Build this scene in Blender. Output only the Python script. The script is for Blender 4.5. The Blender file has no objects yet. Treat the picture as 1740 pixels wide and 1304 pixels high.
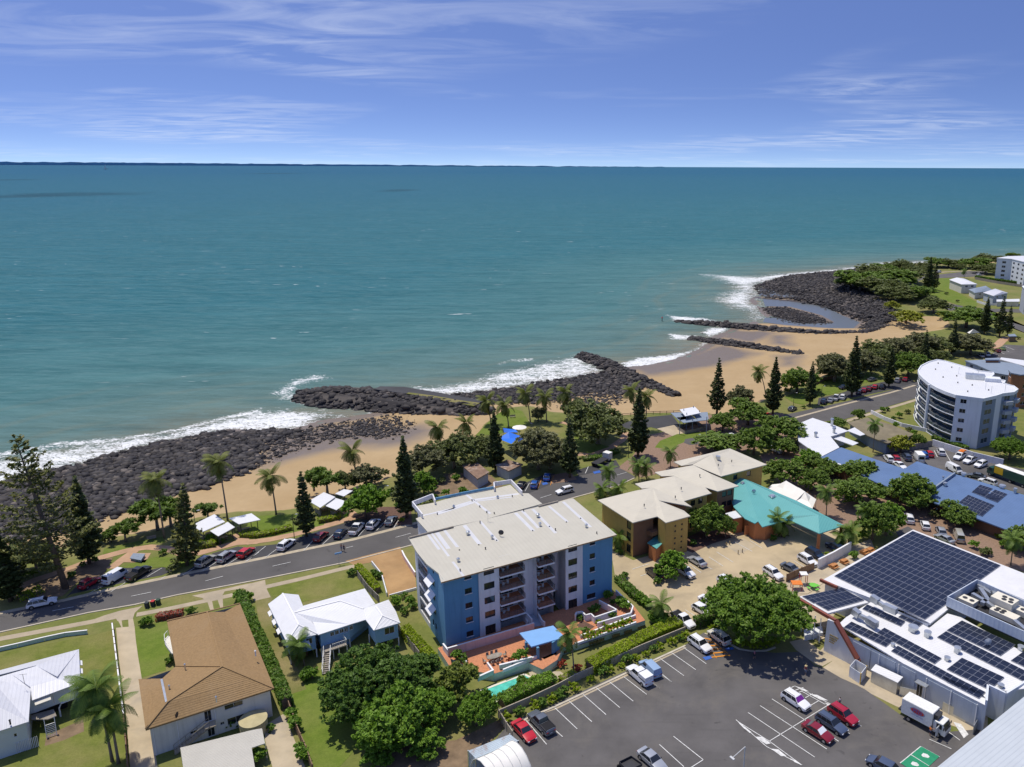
import bpy,math,random
import numpy as np
from mathutils import Vector,Matrix,noise as mnoise
random.seed(7);RNG=np.random.default_rng(11)
scn=bpy.context.scene
COL=scn.collection
# ---------------------------------------------------------------- camera
CAMH=80.0
FPX,PPX,PPY,ROLL=1307.0,1000.0,613.0,0.0037
PITCH=math.atan((613-282.3)/FPX)
CP,SP,CR,SR=math.cos(PITCH),math.sin(PITCH),math.cos(ROLL),math.sin(ROLL)
cam_d=bpy.data.cameras.new('camera');cam=bpy.data.objects.new('camera',cam_d);COL.objects.link(cam)
cam_d.sensor_fit='HORIZONTAL';cam_d.sensor_width=36.0;cam_d.lens=36.0*FPX/1740.0
cam_d.shift_x=(870-PPX)/1740.0;cam_d.shift_y=-(652-PPY)/1740.0
cam_d.clip_start=1.0;cam_d.clip_end=150000.0
_R=Vector((1,0,0));_U=Vector((0,SP,CP));_F=Vector((0,CP,-SP))
_r=_R*CR+_U*SR;_u=-_R*SR+_U*CR
cam.matrix_world=Matrix(((_r.x,_u.x,-_F.x,0),(_r.y,_u.y,-_F.y,0),(_r.z,_u.z,-_F.z,CAMH),(0,0,0,1)))
scn.camera=cam
# ---------------------------------------------------------------- sky and sun
SUN_AZ=math.atan2(-0.77,0.64);SUN_EL=math.radians(71)
world=bpy.data.worlds.new('World');scn.world=world;world.use_nodes=True
nt=world.node_tree;nt.nodes.clear()
def N(t,typ,**kw):
 n=t.nodes.new(typ)
 for k,v in kw.items():
  if isinstance(k,str)and hasattr(n,k):setattr(n,k,v)
 return n
def MATH(t,op,a,b=None,clamp=False):
 n=t.nodes.new('ShaderNodeMath');n.operation=op;n.use_clamp=clamp
 for i,x in enumerate((a,b)):
  if x is None:continue
  if isinstance(x,(int,float)):n.inputs[i].default_value=x
  else:t.links.new(x,n.inputs[i])
 return n.outputs[0]
def RAMP(t,fac,stops,interp='LINEAR'):
 n=t.nodes.new('ShaderNodeValToRGB');cr=n.color_ramp;cr.interpolation=interp
 while len(cr.elements)>1:cr.elements.remove(cr.elements[-1])
 for i,(p,c)in enumerate(stops):
  e=cr.elements[0]if i==0 else cr.elements.new(p)
  e.position=p;c=c if hasattr(c,'__len__')else(c,c,c);e.color=(*c[:3],1)
 t.links.new(fac,n.inputs[0]);return n.outputs[0]
def MIX(t,fac,a,b,mode='MIX'):
 n=t.nodes.new('ShaderNodeMix');n.data_type='RGBA';n.blend_type=mode
 for k,x in((0,fac),(6,a),(7,b)):
  sock=n.inputs[k]
  if isinstance(x,(int,float)):sock.default_value=x if k==0 else(x,x,x,1)
  elif isinstance(x,(tuple,list)):sock.default_value=(*x[:3],1)
  else:t.links.new(x,sock)
 return n.outputs[2]
def NOISE(t,vec,scale,detail=4,rough=.55,dist=0.0):
 n=t.nodes.new('ShaderNodeTexNoise');n.inputs['Scale'].default_value=scale
 n.inputs['Detail'].default_value=detail;n.inputs['Roughness'].default_value=rough;n.inputs['Distortion'].default_value=dist
 if vec is not None:t.links.new(vec,n.inputs['Vector'])
 return n.outputs['Fac']
def MAPPING(t,vec,scale=(1,1,1),rot=(0,0,0),loc=(0,0,0)):
 n=t.nodes.new('ShaderNodeMapping');n.inputs['Scale'].default_value=scale;n.inputs['Rotation'].default_value=rot;n.inputs['Location'].default_value=loc
 t.links.new(vec,n.inputs['Vector']);return n.outputs[0]
tc=nt.nodes.new('ShaderNodeTexCoord');sx=nt.nodes.new('ShaderNodeSeparateXYZ');nt.links.new(tc.outputs['Generated'],sx.inputs[0])
zz=MATH(nt,'ADD',MATH(nt,'MULTIPLY',MATH(nt,'MAXIMUM',sx.outputs[2],0.0),3.9),0.12)
cb=nt.nodes.new('ShaderNodeCombineXYZ');nt.links.new(sx.outputs[0],cb.inputs[0]);nt.links.new(sx.outputs[1],cb.inputs[1]);nt.links.new(zz,cb.inputs[2])
nv=nt.nodes.new('ShaderNodeVectorMath');nv.operation='NORMALIZE';nt.links.new(cb.outputs[0],nv.inputs[0])
sky=nt.nodes.new('ShaderNodeTexSky');sky.sky_type='NISHITA';sky.sun_disc=False
sky.sun_elevation=SUN_EL;sky.sun_rotation=SUN_AZ;sky.altitude=80;sky.air_density=1.0;sky.dust_density=0.2;sky.ozone_density=3.0
nt.links.new(nv.outputs[0],sky.inputs['Vector'])
hs=nt.nodes.new('ShaderNodeHueSaturation');hs.inputs['Hue'].default_value=0.516;hs.inputs['Saturation'].default_value=1.10;hs.inputs['Value'].default_value=1.02
nt.links.new(sky.outputs[0],hs.inputs['Color'])
dz=MATH(nt,'ADD',MATH(nt,'MAXIMUM',sx.outputs[2],0.0),0.045)
pl=nt.nodes.new('ShaderNodeCombineXYZ');nt.links.new(MATH(nt,'DIVIDE',sx.outputs[0],dz),pl.inputs[0]);nt.links.new(MATH(nt,'DIVIDE',sx.outputs[1],dz),pl.inputs[1])
pv=MAPPING(nt,pl.outputs[0],scale=(.34,.30,1),rot=(0,0,.5),loc=(5.1,2.2,0))
big=NOISE(nt,pv,.75,3,.5,.6)
fine=NOISE(nt,MAPPING(nt,pl.outputs[0],scale=(1.0,1.9,1),rot=(0,0,-.5)),.95,8,.6,1.1)
cm=MATH(nt,'MULTIPLY',RAMP(nt,big,[(.46,0),(.74,1)]),RAMP(nt,fine,[(.40,0),(.80,1)]))
cm=MATH(nt,'MULTIPLY',cm,.8,True)
csky=MIX(nt,cm,hs.outputs[0],(5.9,6.4,7.4))
bg=nt.nodes.new('ShaderNodeBackground');bg.inputs[1].default_value=0.14;nt.links.new(csky,bg.inputs[0])
wo=nt.nodes.new('ShaderNodeOutputWorld');nt.links.new(bg.outputs[0],wo.inputs[0])
sd=bpy.data.lights.new('sun','SUN');sd.energy=4.0;sd.angle=math.radians(0.53);sd.color=(1.0,.93,.80)
sun=bpy.data.objects.new('sun',sd);COL.objects.link(sun)
_sdir=Vector((math.sin(SUN_AZ)*math.cos(SUN_EL),math.cos(SUN_AZ)*math.cos(SUN_EL),math.sin(SUN_EL)))
sun.rotation_euler=_sdir.to_track_quat('Z','Y').to_euler();sun.location=_sdir*300
vs=scn.view_settings;vs.view_transform='Standard';vs.look='None';vs.gamma=1.0;vs.exposure=0.0;vs.use_curve_mapping=False
scn.cycles.max_bounces=5;scn.cycles.transparent_max_bounces=6;scn.cycles.caustics_reflective=False;scn.cycles.caustics_refractive=False
scn.cycles.sample_clamp_indirect=4.0
# ---------------------------------------------------------------- survey: a photo pixel at a known height is a place on the ground
def G(px,py,z=0.0):
 dx,dy=px-PPX,py-PPY
 u=dx*CR+dy*SR;v=-dx*SR+dy*CR
 t=(z-CAMH)/(-FPX*SP-v*CP)
 return Vector((u*t,(FPX*CP-v*SP)*t,z))
_S=440/1740.0;_Q=200/1304.0
TILE={'A':(0,700,_S),'B':(0,980,_S),'C':(420,700,_S),'D':(420,980,_S),'E':(680,800,_S),'F':(760,1000,_S),'H':(1000,740,_S),'I':(1100,980,_S),'J':(1340,880,400/1230.0),'K':(1300,680,_S),'L':(1300,400,_S),'M':(700,580,_S),'N':(1000,500,_S),'b':(1540,400,_Q),'c':(1540,580,_Q),'d':(1500,740,_Q),'e':(680,820,220/1594.0),'f':(680,940,220/1594.0),'g':(860,900,220/1434.0),'h':(1540,1000,_Q),'r':(440,560,460/1740.0),'a':(0,820,240/1304.0),'p':(0,0,1.0)}
def PX(t,x,y):
 o=TILE[t];return o[0]+x*o[2],o[1]+y*o[2]
def T(t,x,y,z=0.0):return G(*PX(t,x,y),z)
def project(p):
 Z=p[2]-CAMH;F=p[1]*CP-Z*SP;v=-p[1]*SP-Z*CP
 u=p[0]*FPX/F;v=v*FPX/F
 return PPX+u*CR-v*SR,PPY+u*SR+v*CR
def height_of(base,top_y,zb=0.0):
 lo,hi=zb,90.0
 for _ in range(40):
  m=(lo+hi)/2
  if project((base.x,base.y,m))[1]>top_y:lo=m
  else:hi=m
 return lo-zb
 # ---------------------------------------------------------------- object helpers
BASE={}
def thing(name,label,cat,loc=(0,0,0),group=None,rotz=0.0):
 o=bpy.data.objects.new(name,None);COL.objects.link(o);o.empty_display_size=.3
 o.location=loc;o.rotation_euler=(0,0,rotz);BASE[o.name]=Vector(loc)
 o['label']=label;o['category']=cat
 if group:o['group']=group
 return o
def tag(o,label,cat,group=None,kind=None):
 o['label']=label;o['category']=cat
 if group:o['group']=group
 if kind:o['kind']=kind
 return o
class MB:
 def __init__(s):s.v=[];s.f=[];s.m=[];s.cur=0
 def add(s,vs,fs):
  b=len(s.v);s.v.extend([tuple(x)for x in vs])
  for f in fs:s.f.append([b+i for i in f]);s.m.append(s.cur)
  return s
 def poly(s,pts):return s.add(pts,[list(range(len(pts)))])
 def box(s,c,sz,rz=0.0,tilt=None):
  hx,hy,hz=sz[0]/2,sz[1]/2,sz[2]/2;ca,sa=math.cos(rz),math.sin(rz)
  vs=[]
  for z in(-hz,hz):
   for x,y in((-hx,-hy),(hx,-hy),(hx,hy),(-hx,hy)):
    vs.append((c[0]+x*ca-y*sa,c[1]+x*sa+y*ca,c[2]+z))
  return s.add(vs,[(3,2,1,0),(4,5,6,7),(0,1,5,4),(1,2,6,5),(2,3,7,6),(3,0,4,7)])
 def beam(s,a,b,w,h,up=(0,0,1)):
  a=Vector(a);b=Vector(b);d=(b-a).normalized();r=d.cross(Vector(up))
  if r.length<1e-4:r=Vector((1,0,0))
  r.normalize();u=r.cross(d)
  vs=[p+r*(i*w/2)+u*(j*h/2)for p in(a,b)for i,j in((-1,-1),(1,-1),(1,1),(-1,1))]
  return s.add(vs,[(3,2,1,0),(4,5,6,7),(0,1,5,4),(1,2,6,5),(2,3,7,6),(3,0,4,7)])
 def tube(s,pts,rad,n=7,cap=True):
  pts=[Vector(p)for p in pts];k=len(pts);rad=rad if hasattr(rad,'__len__')else[rad]*k
  vs=[];fs=[]
  for i,p in enumerate(pts):
   d=(pts[min(i+1,k-1)]-pts[max(i-1,0)]).normalized()
   r=d.cross(Vector((0.13,1,0.07)));r=r if r.length>.05 else d.cross(Vector((1,0,0)));r.normalize();u=d.cross(r)
   for j in range(n):
    a=2*math.pi*j/n;vs.append(p+(r*math.cos(a)+u*math.sin(a))*rad[i])
  for i in range(k-1):
   for j in range(n):fs.append((i*n+j,i*n+(j+1)%n,(i+1)*n+(j+1)%n,(i+1)*n+j))
  if cap:fs.append(tuple(reversed(range(n))));fs.append(tuple(range((k-1)*n,k*n)))
  return s.add(vs,fs)
 def prism(s,poly,z0,z1,bottom=False):
  n=len(poly);zt=z1 if hasattr(z1,'__len__')else[z1]*n
  ar=sum(poly[i][0]*poly[(i+1)%n][1]-poly[(i+1)%n][0]*poly[i][1]for i in range(n))
  if ar<0:poly=list(reversed(poly));zt=list(reversed(zt))
  vs=[(p[0],p[1],z0)for p in poly]+[(p[0],p[1],zt[i])for i,p in enumerate(poly)]
  fs=[tuple(range(n,2*n))]+[(i,(i+1)%n,n+(i+1)%n,n+i)for i in range(n)]
  if bottom:fs.append(tuple(reversed(range(n))))
  return s.add(vs,fs)
 def slab(s,pts,th):
  """a sheet with thickness: top face pts (any 3D polygon), skirt and underside th lower"""
  n=len(pts);pts=[Vector(p)for p in pts]
  vs=pts+[p-Vector((0,0,th))for p in pts]
  fs=[tuple(range(n)),tuple(reversed(range(n,2*n)))]+[(i,n+i,n+(i+1)%n,(i+1)%n)for i in range(n)]
  return s.add(vs,fs)
 def cone(s,c,r0,r1,h,n=12,axis='z'):
  vs=[];fs=[]
  for z,r in((0,r0),(h,r1)):
   for j in range(n):
    a=2*math.pi*j/n;q=(r*math.cos(a),r*math.sin(a),z)
    if axis=='y':q=(q[0],q[2],q[1])
    if axis=='x':q=(q[2],q[0],q[1])
    vs.append((c[0]+q[0],c[1]+q[1],c[2]+q[2]))
  for j in range(n):fs.append((j,(j+1)%n,n+(j+1)%n,n+j))
  fs.append(tuple(reversed(range(n))));fs.append(tuple(range(n,2*n)))
  return s.add(vs,fs)
 def mesh(s,name,mats,off=None,smooth=False):
  me=bpy.data.meshes.new(name);off=off or Vector((0,0,0))
  me.from_pydata([(v[0]-off[0],v[1]-off[1],v[2]-off[2])for v in s.v],[],s.f)
  for m in(mats if isinstance(mats,(list,tuple))else[mats]):me.materials.append(MAT[m]if isinstance(m,str)else m)
  if max(s.m,default=0):me.polygons.foreach_set('material_index',s.m)
  if smooth:me.polygons.foreach_set('use_smooth',[True]*len(me.polygons))
  me.update();return me
 def build(s,name,mats,parent=None,smooth=False):
  top=parent
  while top is not None and top.parent is not None:top=top.parent
  off=BASE.get(top.name,Vector((0,0,0)))if top is not None else None
  o=bpy.data.objects.new(name,s.mesh(name,mats,off,smooth));COL.objects.link(o)
  if parent is not None:o.parent=parent
  return o
def struct(o,kind='structure'):o['kind']=kind;return o
def fast_mesh(name,V,F,mat,smooth=False):
 me=bpy.data.meshes.new(name);V=np.ascontiguousarray(V,np.float32);F=np.ascontiguousarray(F,np.int32);k=F.shape[1]
 me.vertices.add(len(V));me.vertices.foreach_set('co',V.ravel())
 me.loops.add(F.size);me.loops.foreach_set('vertex_index',F.ravel())
 me.polygons.add(len(F));me.polygons.foreach_set('loop_start',np.arange(len(F),dtype=np.int32)*k)
 me.materials.append(MAT[mat]if isinstance(mat,str)else mat)
 if smooth:me.polygons.foreach_set('use_smooth',np.ones(len(F),bool))
 me.update(calc_edges=True);return me
def ob(name,me,parent=None,loc=None):
 o=bpy.data.objects.new(name,me);COL.objects.link(o)
 if parent is not None:o.parent=parent
 if loc is not None:o.location=loc
 return o
def copy_tree(o,parent=None):
 c=o.copy();COL.objects.link(c)
 if parent is not None:c.parent=parent
 for ch in o.children:copy_tree(ch,c)
 return c
 # ---------------------------------------------------------------- materials
MAT={}
def pos_node(t,obj=False):
 if obj:return t.nodes.new('ShaderNodeTexCoord').outputs['Object']
 return t.nodes.new('ShaderNodeNewGeometry').outputs['Position']
def new_mat(name):
 m=bpy.data.materials.new(name);m.use_nodes=True;MAT[name]=m
 return m,m.node_tree,m.node_tree.nodes['Principled BSDF']
def BUMP(t,h,strength,dist,bsdf):
 b=t.nodes.new('ShaderNodeBump');b.inputs['Strength'].default_value=strength;b.inputs['Distance'].default_value=dist
 t.links.new(h,b.inputs['Height']);t.links.new(b.outputs[0],bsdf.inputs['Normal'])
def mat(name,col,rough=.8,var=.14,scale=.6,detail=5,bump=0.0,bscale=6.0,metal=0.0,spec=.35,stain=None,obj=False,coat=0.0,streak=0.0):
 m,t,b=new_mat(name)
 b.inputs['Roughness'].default_value=rough;b.inputs['Metallic'].default_value=metal
 b.inputs['Specular IOR Level'].default_value=spec;b.inputs['Coat Weight'].default_value=coat
 if var or stain:
  p=pos_node(t,obj);n1=NOISE(t,p,scale,detail,.6)
  c=MIX(t,RAMP(t,n1,[(.3,0),(.7,1)]),tuple(x*(1-var)for x in col),tuple(min(1,x*(1+var))for x in col))
  if streak:
   n3=NOISE(t,MAPPING(t,p,scale=(1.6,1.6,.10)),1.0,5,.65);c=MIX(t,MATH(t,'MULTIPLY',RAMP(t,n3,[(.5,0),(.75,1)]),streak),c,tuple(x*.62 for x in col))
  if stain:
   n2=NOISE(t,p,stain[1],6,.65,.5);c=MIX(t,MATH(t,'MULTIPLY',RAMP(t,n2,[(.5,0),(.72,1)]),stain[2]),c,stain[0])
  t.links.new(c,b.inputs['Base Color'])
 else:b.inputs['Base Color'].default_value=(*col,1)
 if bump:
  p=pos_node(t,obj);BUMP(t,NOISE(t,p,bscale,4,.6),bump,.05,b)
 return m
def ribbed(name,col,ang,period,rough=.5,depth=.5,var=.07,metal=0.0,stain=None,spec=.4):
 """painted sheet roofing: ribs run along the angle (degrees, in plan)"""
 m=mat(name,col,rough,var,.35,4,metal=metal,stain=stain,spec=spec);t=m.node_tree;b=t.nodes['Principled BSDF']
 v=MAPPING(t,pos_node(t),rot=(0,0,-math.radians(ang)),scale=(1,1,1))
 w=t.nodes.new('ShaderNodeTexWave');w.bands_direction='Y';w.inputs['Scale'].default_value=0.314/period;t.links.new(v,w.inputs['Vector'])
 h=RAMP(t,w.outputs['Fac'],[(.55,0),(.8,1)])
 src=b.inputs['Base Color'].links[0].from_socket
 t.links.new(MIX(t,MATH(t,'MULTIPLY',h,.10),src,tuple(x*.8 for x in col)),b.inputs['Base Color'])
 BUMP(t,h,depth,.06,b);return m
def leafmat(name,dark,light,trans=.22,rough=.55):
 dark=(dark[0]*2.7,dark[1]*2.2,dark[2]*1.8);light=(light[0]*2.5,light[1]*2.15,light[2]*1.9)
 m,t,b=new_mat(name);g=t.nodes.new('ShaderNodeNewGeometry')
 n=NOISE(t,t.nodes.new('ShaderNodeTexCoord').outputs['Object'],.75,3,.55)
 f=MATH(t,'ADD',MATH(t,'MULTIPLY',g.outputs['Random Per Island'],.5),MATH(t,'MULTIPLY',RAMP(t,n,[(.34,0),(.66,1)]),.5))
 c=MIX(t,f,dark,light)
 b.inputs['Roughness'].default_value=rough;b.inputs['Specular IOR Level'].default_value=.25;t.links.new(c,b.inputs['Base Color'])
 tr=t.nodes.new('ShaderNodeBsdfTranslucent');t.links.new(MIX(t,1.0,c,(1.3,1.5,.6),'MULTIPLY'),tr.inputs['Color'])
 mx=t.nodes.new('ShaderNodeMixShader');mx.inputs[0].default_value=trans
 t.links.new(b.outputs[0],mx.inputs[1]);t.links.new(tr.outputs[0],mx.inputs[2]);t.links.new(mx.outputs[0],t.nodes['Material Output'].inputs['Surface'])
 return m
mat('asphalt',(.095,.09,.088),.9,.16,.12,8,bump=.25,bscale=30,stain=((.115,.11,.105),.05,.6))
mat('asphalt_old',(.108,.102,.10),.9,.24,.12,9,bump=.25,bscale=30,stain=((.155,.142,.125),.11,.8))
for nm in('asphalt','asphalt_old'):
 t=MAT[nm].node_tree;b=t.nodes['Principled BSDF'];src=b.inputs['Base Color'].links[0].from_socket;p=pos_node(t)
 oil=RAMP(t,NOISE(t,p,.55,3,.5,.6),[(.66,0),(.76,.6)]);c=MIX(t,oil,src,(.045,.043,.043))
 seam=RAMP(t,NOISE(t,MAPPING(t,p,scale=(.05,1.1,1),rot=(0,0,-.58)),1.0,4,.6),[(.6,0),(.72,.35)]);t.links.new(MIX(t,seam,c,(.07,.067,.066)),b.inputs['Base Color'])
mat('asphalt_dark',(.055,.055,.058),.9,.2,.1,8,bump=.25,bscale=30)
mat('concrete',(.45,.375,.26),.9,.16,.25,8,bump=.15,bscale=12,stain=((.27,.24,.20),.15,.6))
mat('concrete_lot',(.45,.36,.225),.9,.15,.12,8,bump=.15,bscale=12,stain=((.27,.22,.15),.1,.75))
mat('concrete_path',(.39,.325,.23),.9,.15,.3,8,stain=((.25,.22,.17),.2,.5))
mat('tan_drive',(.37,.23,.105),.9,.18,.2,8,stain=((.27,.16,.07),.12,.8))
mat('brick_pave',(.25,.165,.115),.9,.22,2.2,6,stain=((.24,.15,.10),.15,.6))
mat('pink_path',(.44,.28,.175),.9,.15,.5,6,stain=((.34,.22,.15),.2,.5))
mat('terracotta',(.52,.22,.11),.85,.2,3.0,5,stain=((.40,.17,.09),.3,.5))
mat('paint_white',(.72,.72,.69),.8,.1,3)
mat('line_white',(.62,.62,.60),.85,.25,2.5,8)
mat('line_orange',(.62,.25,.03),.85,.2,2.5)
mat('line_blue',(.04,.12,.42),.85,.2,2.5)
mat('line_green',(.02,.24,.12),.85,.15,1.5)
mat('kerb',(.50,.45,.36),.9,.18,.8,6)
mat('gutter',(.42,.36,.26),.9,.2,.8,6)
mat('white_wall',(.72,.72,.74),.8,.05,.4,6,stain=((.62,.60,.58),.3,.35),streak=.5)
mat('off_white',(.66,.64,.58),.8,.07,.4,6,streak=.5)
mat('cream_trim',(.70,.66,.55),.7,.05,1)
mat('pink_wall',(.70,.50,.47),.8,.06,.4,streak=.5)
mat('mint_wall',(.48,.62,.52),.8,.07,.4,6,stain=((.36,.48,.40),.4,.4),streak=.5)
mat('blue_wall',(.125,.30,.48),.8,.05,.35,6,stain=((.10,.26,.42),.3,.4),streak=.5)
mat('blue_canopy',(.20,.40,.72),.55,.05,.5)
mat('house_blue',(.30,.50,.74),.75,.06,.5)
mat('grey_wall',(.40,.43,.47),.8,.06,.4,streak=.5)
mat('greyblue_wall',(.22,.27,.34),.7,.06,.4,streak=.5)
mat('tower_white',(.70,.73,.77),.75,.04,.3,streak=.5)
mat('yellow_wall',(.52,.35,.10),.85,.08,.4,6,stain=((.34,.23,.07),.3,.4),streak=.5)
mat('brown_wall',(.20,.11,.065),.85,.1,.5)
mat('orange_wall',(.50,.20,.08),.85,.08,.5,streak=.5)
mat('brick_brown',(.33,.15,.075),.85,.15,2)
mat('grey_clad',(.42,.47,.54),.7,.06,.4,streak=.5)
mat('render_white',(.66,.69,.73),.8,.04,.4,streak=.5)
mat('white_trim',(.78,.78,.78),.6,.03,1)
mat('dark_metal',(.05,.05,.055),.5,.1,2,metal=.3)
mat('galv',(.55,.58,.60),.38,.12,1.2,metal=.75)
mat('light_grey',(.55,.56,.56),.6,.06,1)
mat('timber',(.23,.15,.09),.85,.25,1.5)
mat('timber_grey',(.28,.25,.21),.9,.25,1.2)
mat('orange_timber',(.45,.20,.07),.7,.15,2)
mat('fascia_brown',(.24,.075,.05),.6,.08,.8)
mat('fence_tan',(.40,.35,.27),.9,.12,1.5)
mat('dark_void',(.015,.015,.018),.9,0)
mat('bark',(.16,.12,.09),.95,.3,2,obj=True)
mat('bark_pale',(.30,.25,.20),.95,.25,2,obj=True)
mat('palm_trunk',(.22,.18,.14),.95,.25,3,obj=True)
mat('mulch',(.13,.075,.055),.95,.35,2.5,8,bump=.3,bscale=8)
mat('soil',(.20,.14,.085),.95,.3,.6,8,bump=.3,bscale=5)
mat('glass',(.018,.022,.028),.08,.0,spec=.7)
mat('glass_blue',(.03,.055,.085),.1,.3,.3,spec=.7)
mat('rubber',(.02,.02,.02),.8,0)
mat('rim',(.45,.46,.48),.35,0,metal=.8)
mat('lamp_white',(.7,.72,.75),.2,0,spec=.6)
mat('lamp_red',(.35,.015,.015),.25,0,spec=.6)
mat('plate',(.65,.63,.55),.6,0)
mat('bin_green',(.02,.06,.035),.6,.1,3)
mat('bin_dark',(.03,.04,.045),.6,.1,3)
mat('red_plastic',(.45,.03,.03),.5,.08,3)
mat('orange_plastic',(.70,.20,.03),.5,.08,3)
mat('green_plastic',(.15,.50,.06),.5,.08,3)
mat('yellow_paint',(.70,.45,.03),.6,.08,2)
mat('sail_white',(.78,.76,.70),.7,.05,.4)
mat('sail_blue',(.02,.16,.70),.6,.05,.5)
mat('tank',(.46,.40,.22),.8,.15,.8)
mat('gold_sign',(.42,.30,.08),.5,.15,4)
mat('letter_red',(.55,.06,.05),.6,0)
mat('letter_blue',(.06,.12,.40),.6,0)
mat('letter_white',(.75,.75,.75),.6,0)
for nm,c in dict(white=(.78,.79,.80),silver=(.42,.44,.47),pearl=(.62,.60,.52),grey=(.14,.16,.19),black=(.015,.016,.02),red=(.50,.012,.02),maroon=(.20,.008,.018),crimson=(.36,.012,.03),blue=(.02,.10,.38),navy=(.012,.03,.07),steel=(.09,.12,.19),lime=(.25,.35,.10),green=(.02,.07,.05),beige=(.50,.49,.43),yellow=(.65,.42,.02),skyblue=(.28,.40,.58)).items():
 mat('car_'+nm,c,.28,0,spec=.55,coat=.5,metal=.35 if nm in('silver','grey','steel','beige')else 0)
leafmat('leaf_mango',(.012,.034,.008),(.055,.11,.018))
leafmat('leaf_bright',(.02,.055,.008),(.10,.19,.022))
leafmat('leaf_poinciana',(.02,.052,.008),(.085,.155,.022),.3)
leafmat('leaf_street',(.022,.050,.010),(.09,.15,.028))
leafmat('leaf_olive',(.028,.042,.014),(.085,.115,.045),.18)
leafmat('leaf_casuarina',(.030,.040,.020),(.095,.11,.060),.15)
leafmat('leaf_pine',(.014,.026,.010),(.050,.070,.024),.12)
leafmat('leaf_pine_open',(.020,.032,.010),(.085,.10,.030),.12)
leafmat('leaf_palm',(.022,.040,.008),(.085,.105,.025),.15)
leafmat('leaf_palm_green',(.018,.045,.009),(.075,.125,.025),.2)
leafmat('leaf_hedge',(.055,.10,.005),(.15,.215,.012),.25)
leafmat('leaf_hedge_dark',(.02,.055,.010),(.07,.13,.02),.2)
leafmat('leaf_redbush',(.08,.015,.012),(.20,.05,.03),.15)
leafmat('leaf_redgreen',(.03,.05,.012),(.10,.14,.025),.2)
leafmat('leaf_yellowgreen',(.05,.075,.010),(.18,.21,.03),.2)
# ================================================================ terrain, sea, shore
SEA=-4.5
def grassmat(name,a,b_,dry,amt):
 m,t,b=new_mat(name);p=pos_node(t);n1=NOISE(t,p,.7,6,.65);n2=NOISE(t,p,.13,6,.6);n3=NOISE(t,p,4.0,5,.65)
 c=MIX(t,RAMP(t,n1,[(.3,0),(.7,1)]),a,b_);c=MIX(t,MATH(t,'MULTIPLY',RAMP(t,n2,[(.42,0),(.68,1)]),amt),c,dry);c=MIX(t,RAMP(t,n3,[(.4,0),(.8,.5)]),c,tuple(x*.6 for x in a))
 t.links.new(c,b.inputs['Base Color']);b.inputs['Roughness'].default_value=.95;b.inputs['Specular IOR Level'].default_value=.15;BUMP(t,n3,.6,.08,b)
grassmat('lawn',(.115,.145,.026),(.185,.205,.045),(.27,.23,.095),.6)
grassmat('lawn_green',(.10,.155,.02),(.16,.215,.034),(.22,.22,.07),.45)
grassmat('lawn_dry',(.14,.145,.04),(.20,.20,.065),(.29,.235,.12),.85)
def W2(lst,z):return np.array([G(x,y,z)[:2]for x,y in lst])
coast_px=[(-320,1040),(-60,966),(0,956),(60,943),(120,928),(170,915),(215,910),(255,903),(280,898),(310,885),(345,878),(400,870),(440,870),(500,866),(520,855),(560,845),(610,832),(648,818),(690,800),(720,792),(745,775),(775,765),(800,752),(815,735),(822,722),(845,705),(865,693),(900,690),(935,700),(970,703),(1000,703),(1030,712),(1050,708),(1100,702),(1140,702),(1200,702),(1215,705),(1240,702),(1280,690),(1329,665),(1394,643),(1440,618),(1477,586),(1528,576),(1566,566),(1600,561),(1614,555),(1611,545),(1591,538),(1563,538),(1535,546),(1520,545),(1505,527),(1480,510),(1455,500),(1434,486),(1440,472),(1462,465),(1487,457),(1515,452),(1560,451),(1650,449),(1740,444),(2150,428)]
water_px=[(-320,925),(-60,838),(0,822),(60,806),(130,790),(190,772),(250,757),(330,738),(400,728),(455,733),(500,728),(540,714),(600,707),(640,700),(652,690),(700,683),(760,672),(800,668),(860,660),(920,650),(980,640),(1030,630),(1050,625),(1068,623),(1101,620),(1142,611),(1177,597),(1201,583),(1197,577),(1215,570),(1235,562),(1240,557),(1283,546),(1298,540),(1290,530),(1283,522),(1270,512),(1285,500),(1280,487),(1300,478),(1350,467),(1430,460),(1490,452),(1560,447),(1650,444.5),(1740,439),(2150,423)]
coastW=W2(coast_px,-.4);waterW=W2(water_px,SEA)
def dist_poly(P,L,closed=False):
 d=np.full(len(P),1e9);n=len(L)
 for i in range(n if closed else n-1):
  a,b=L[i],L[(i+1)%n];ab=b-a;t=np.clip(((P-a)@ab)/max(ab@ab,1e-9),0,1)
  q=P-(a+t[:,None]*ab);d=np.minimum(d,q[:,0]**2+q[:,1]**2)
 return np.sqrt(d)
def inside(P,L):
 r=np.zeros(len(P),bool);n=len(L);x,y=P[:,0],P[:,1]
 for i in range(n):
  (x1,y1),(x2,y2)=L[i],L[(i+1)%n]
  if y1==y2:continue
  c=((y1>y)!=(y2>y))&(x<(x2-x1)*(y-y1)/(y2-y1)+x1);r^=c
 return r
def soft(P,L,w):
 """1 inside, falling to 0 over w metres outside the outline"""
 ins=inside(P,L);d=dist_poly(P,L,True);return np.where(ins,np.clip(.5+d/w/2,0,1),np.clip(.5-d/w/2,0,1))
close_land=np.array([[1200,60],[1200,-200],[-400,-200]]);landW=np.vstack([coastW,close_land])
close_sea=np.array([[1500,60],[1500,-400],[-500,-400]]);dryW=np.vstack([waterW,close_sea])
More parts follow.
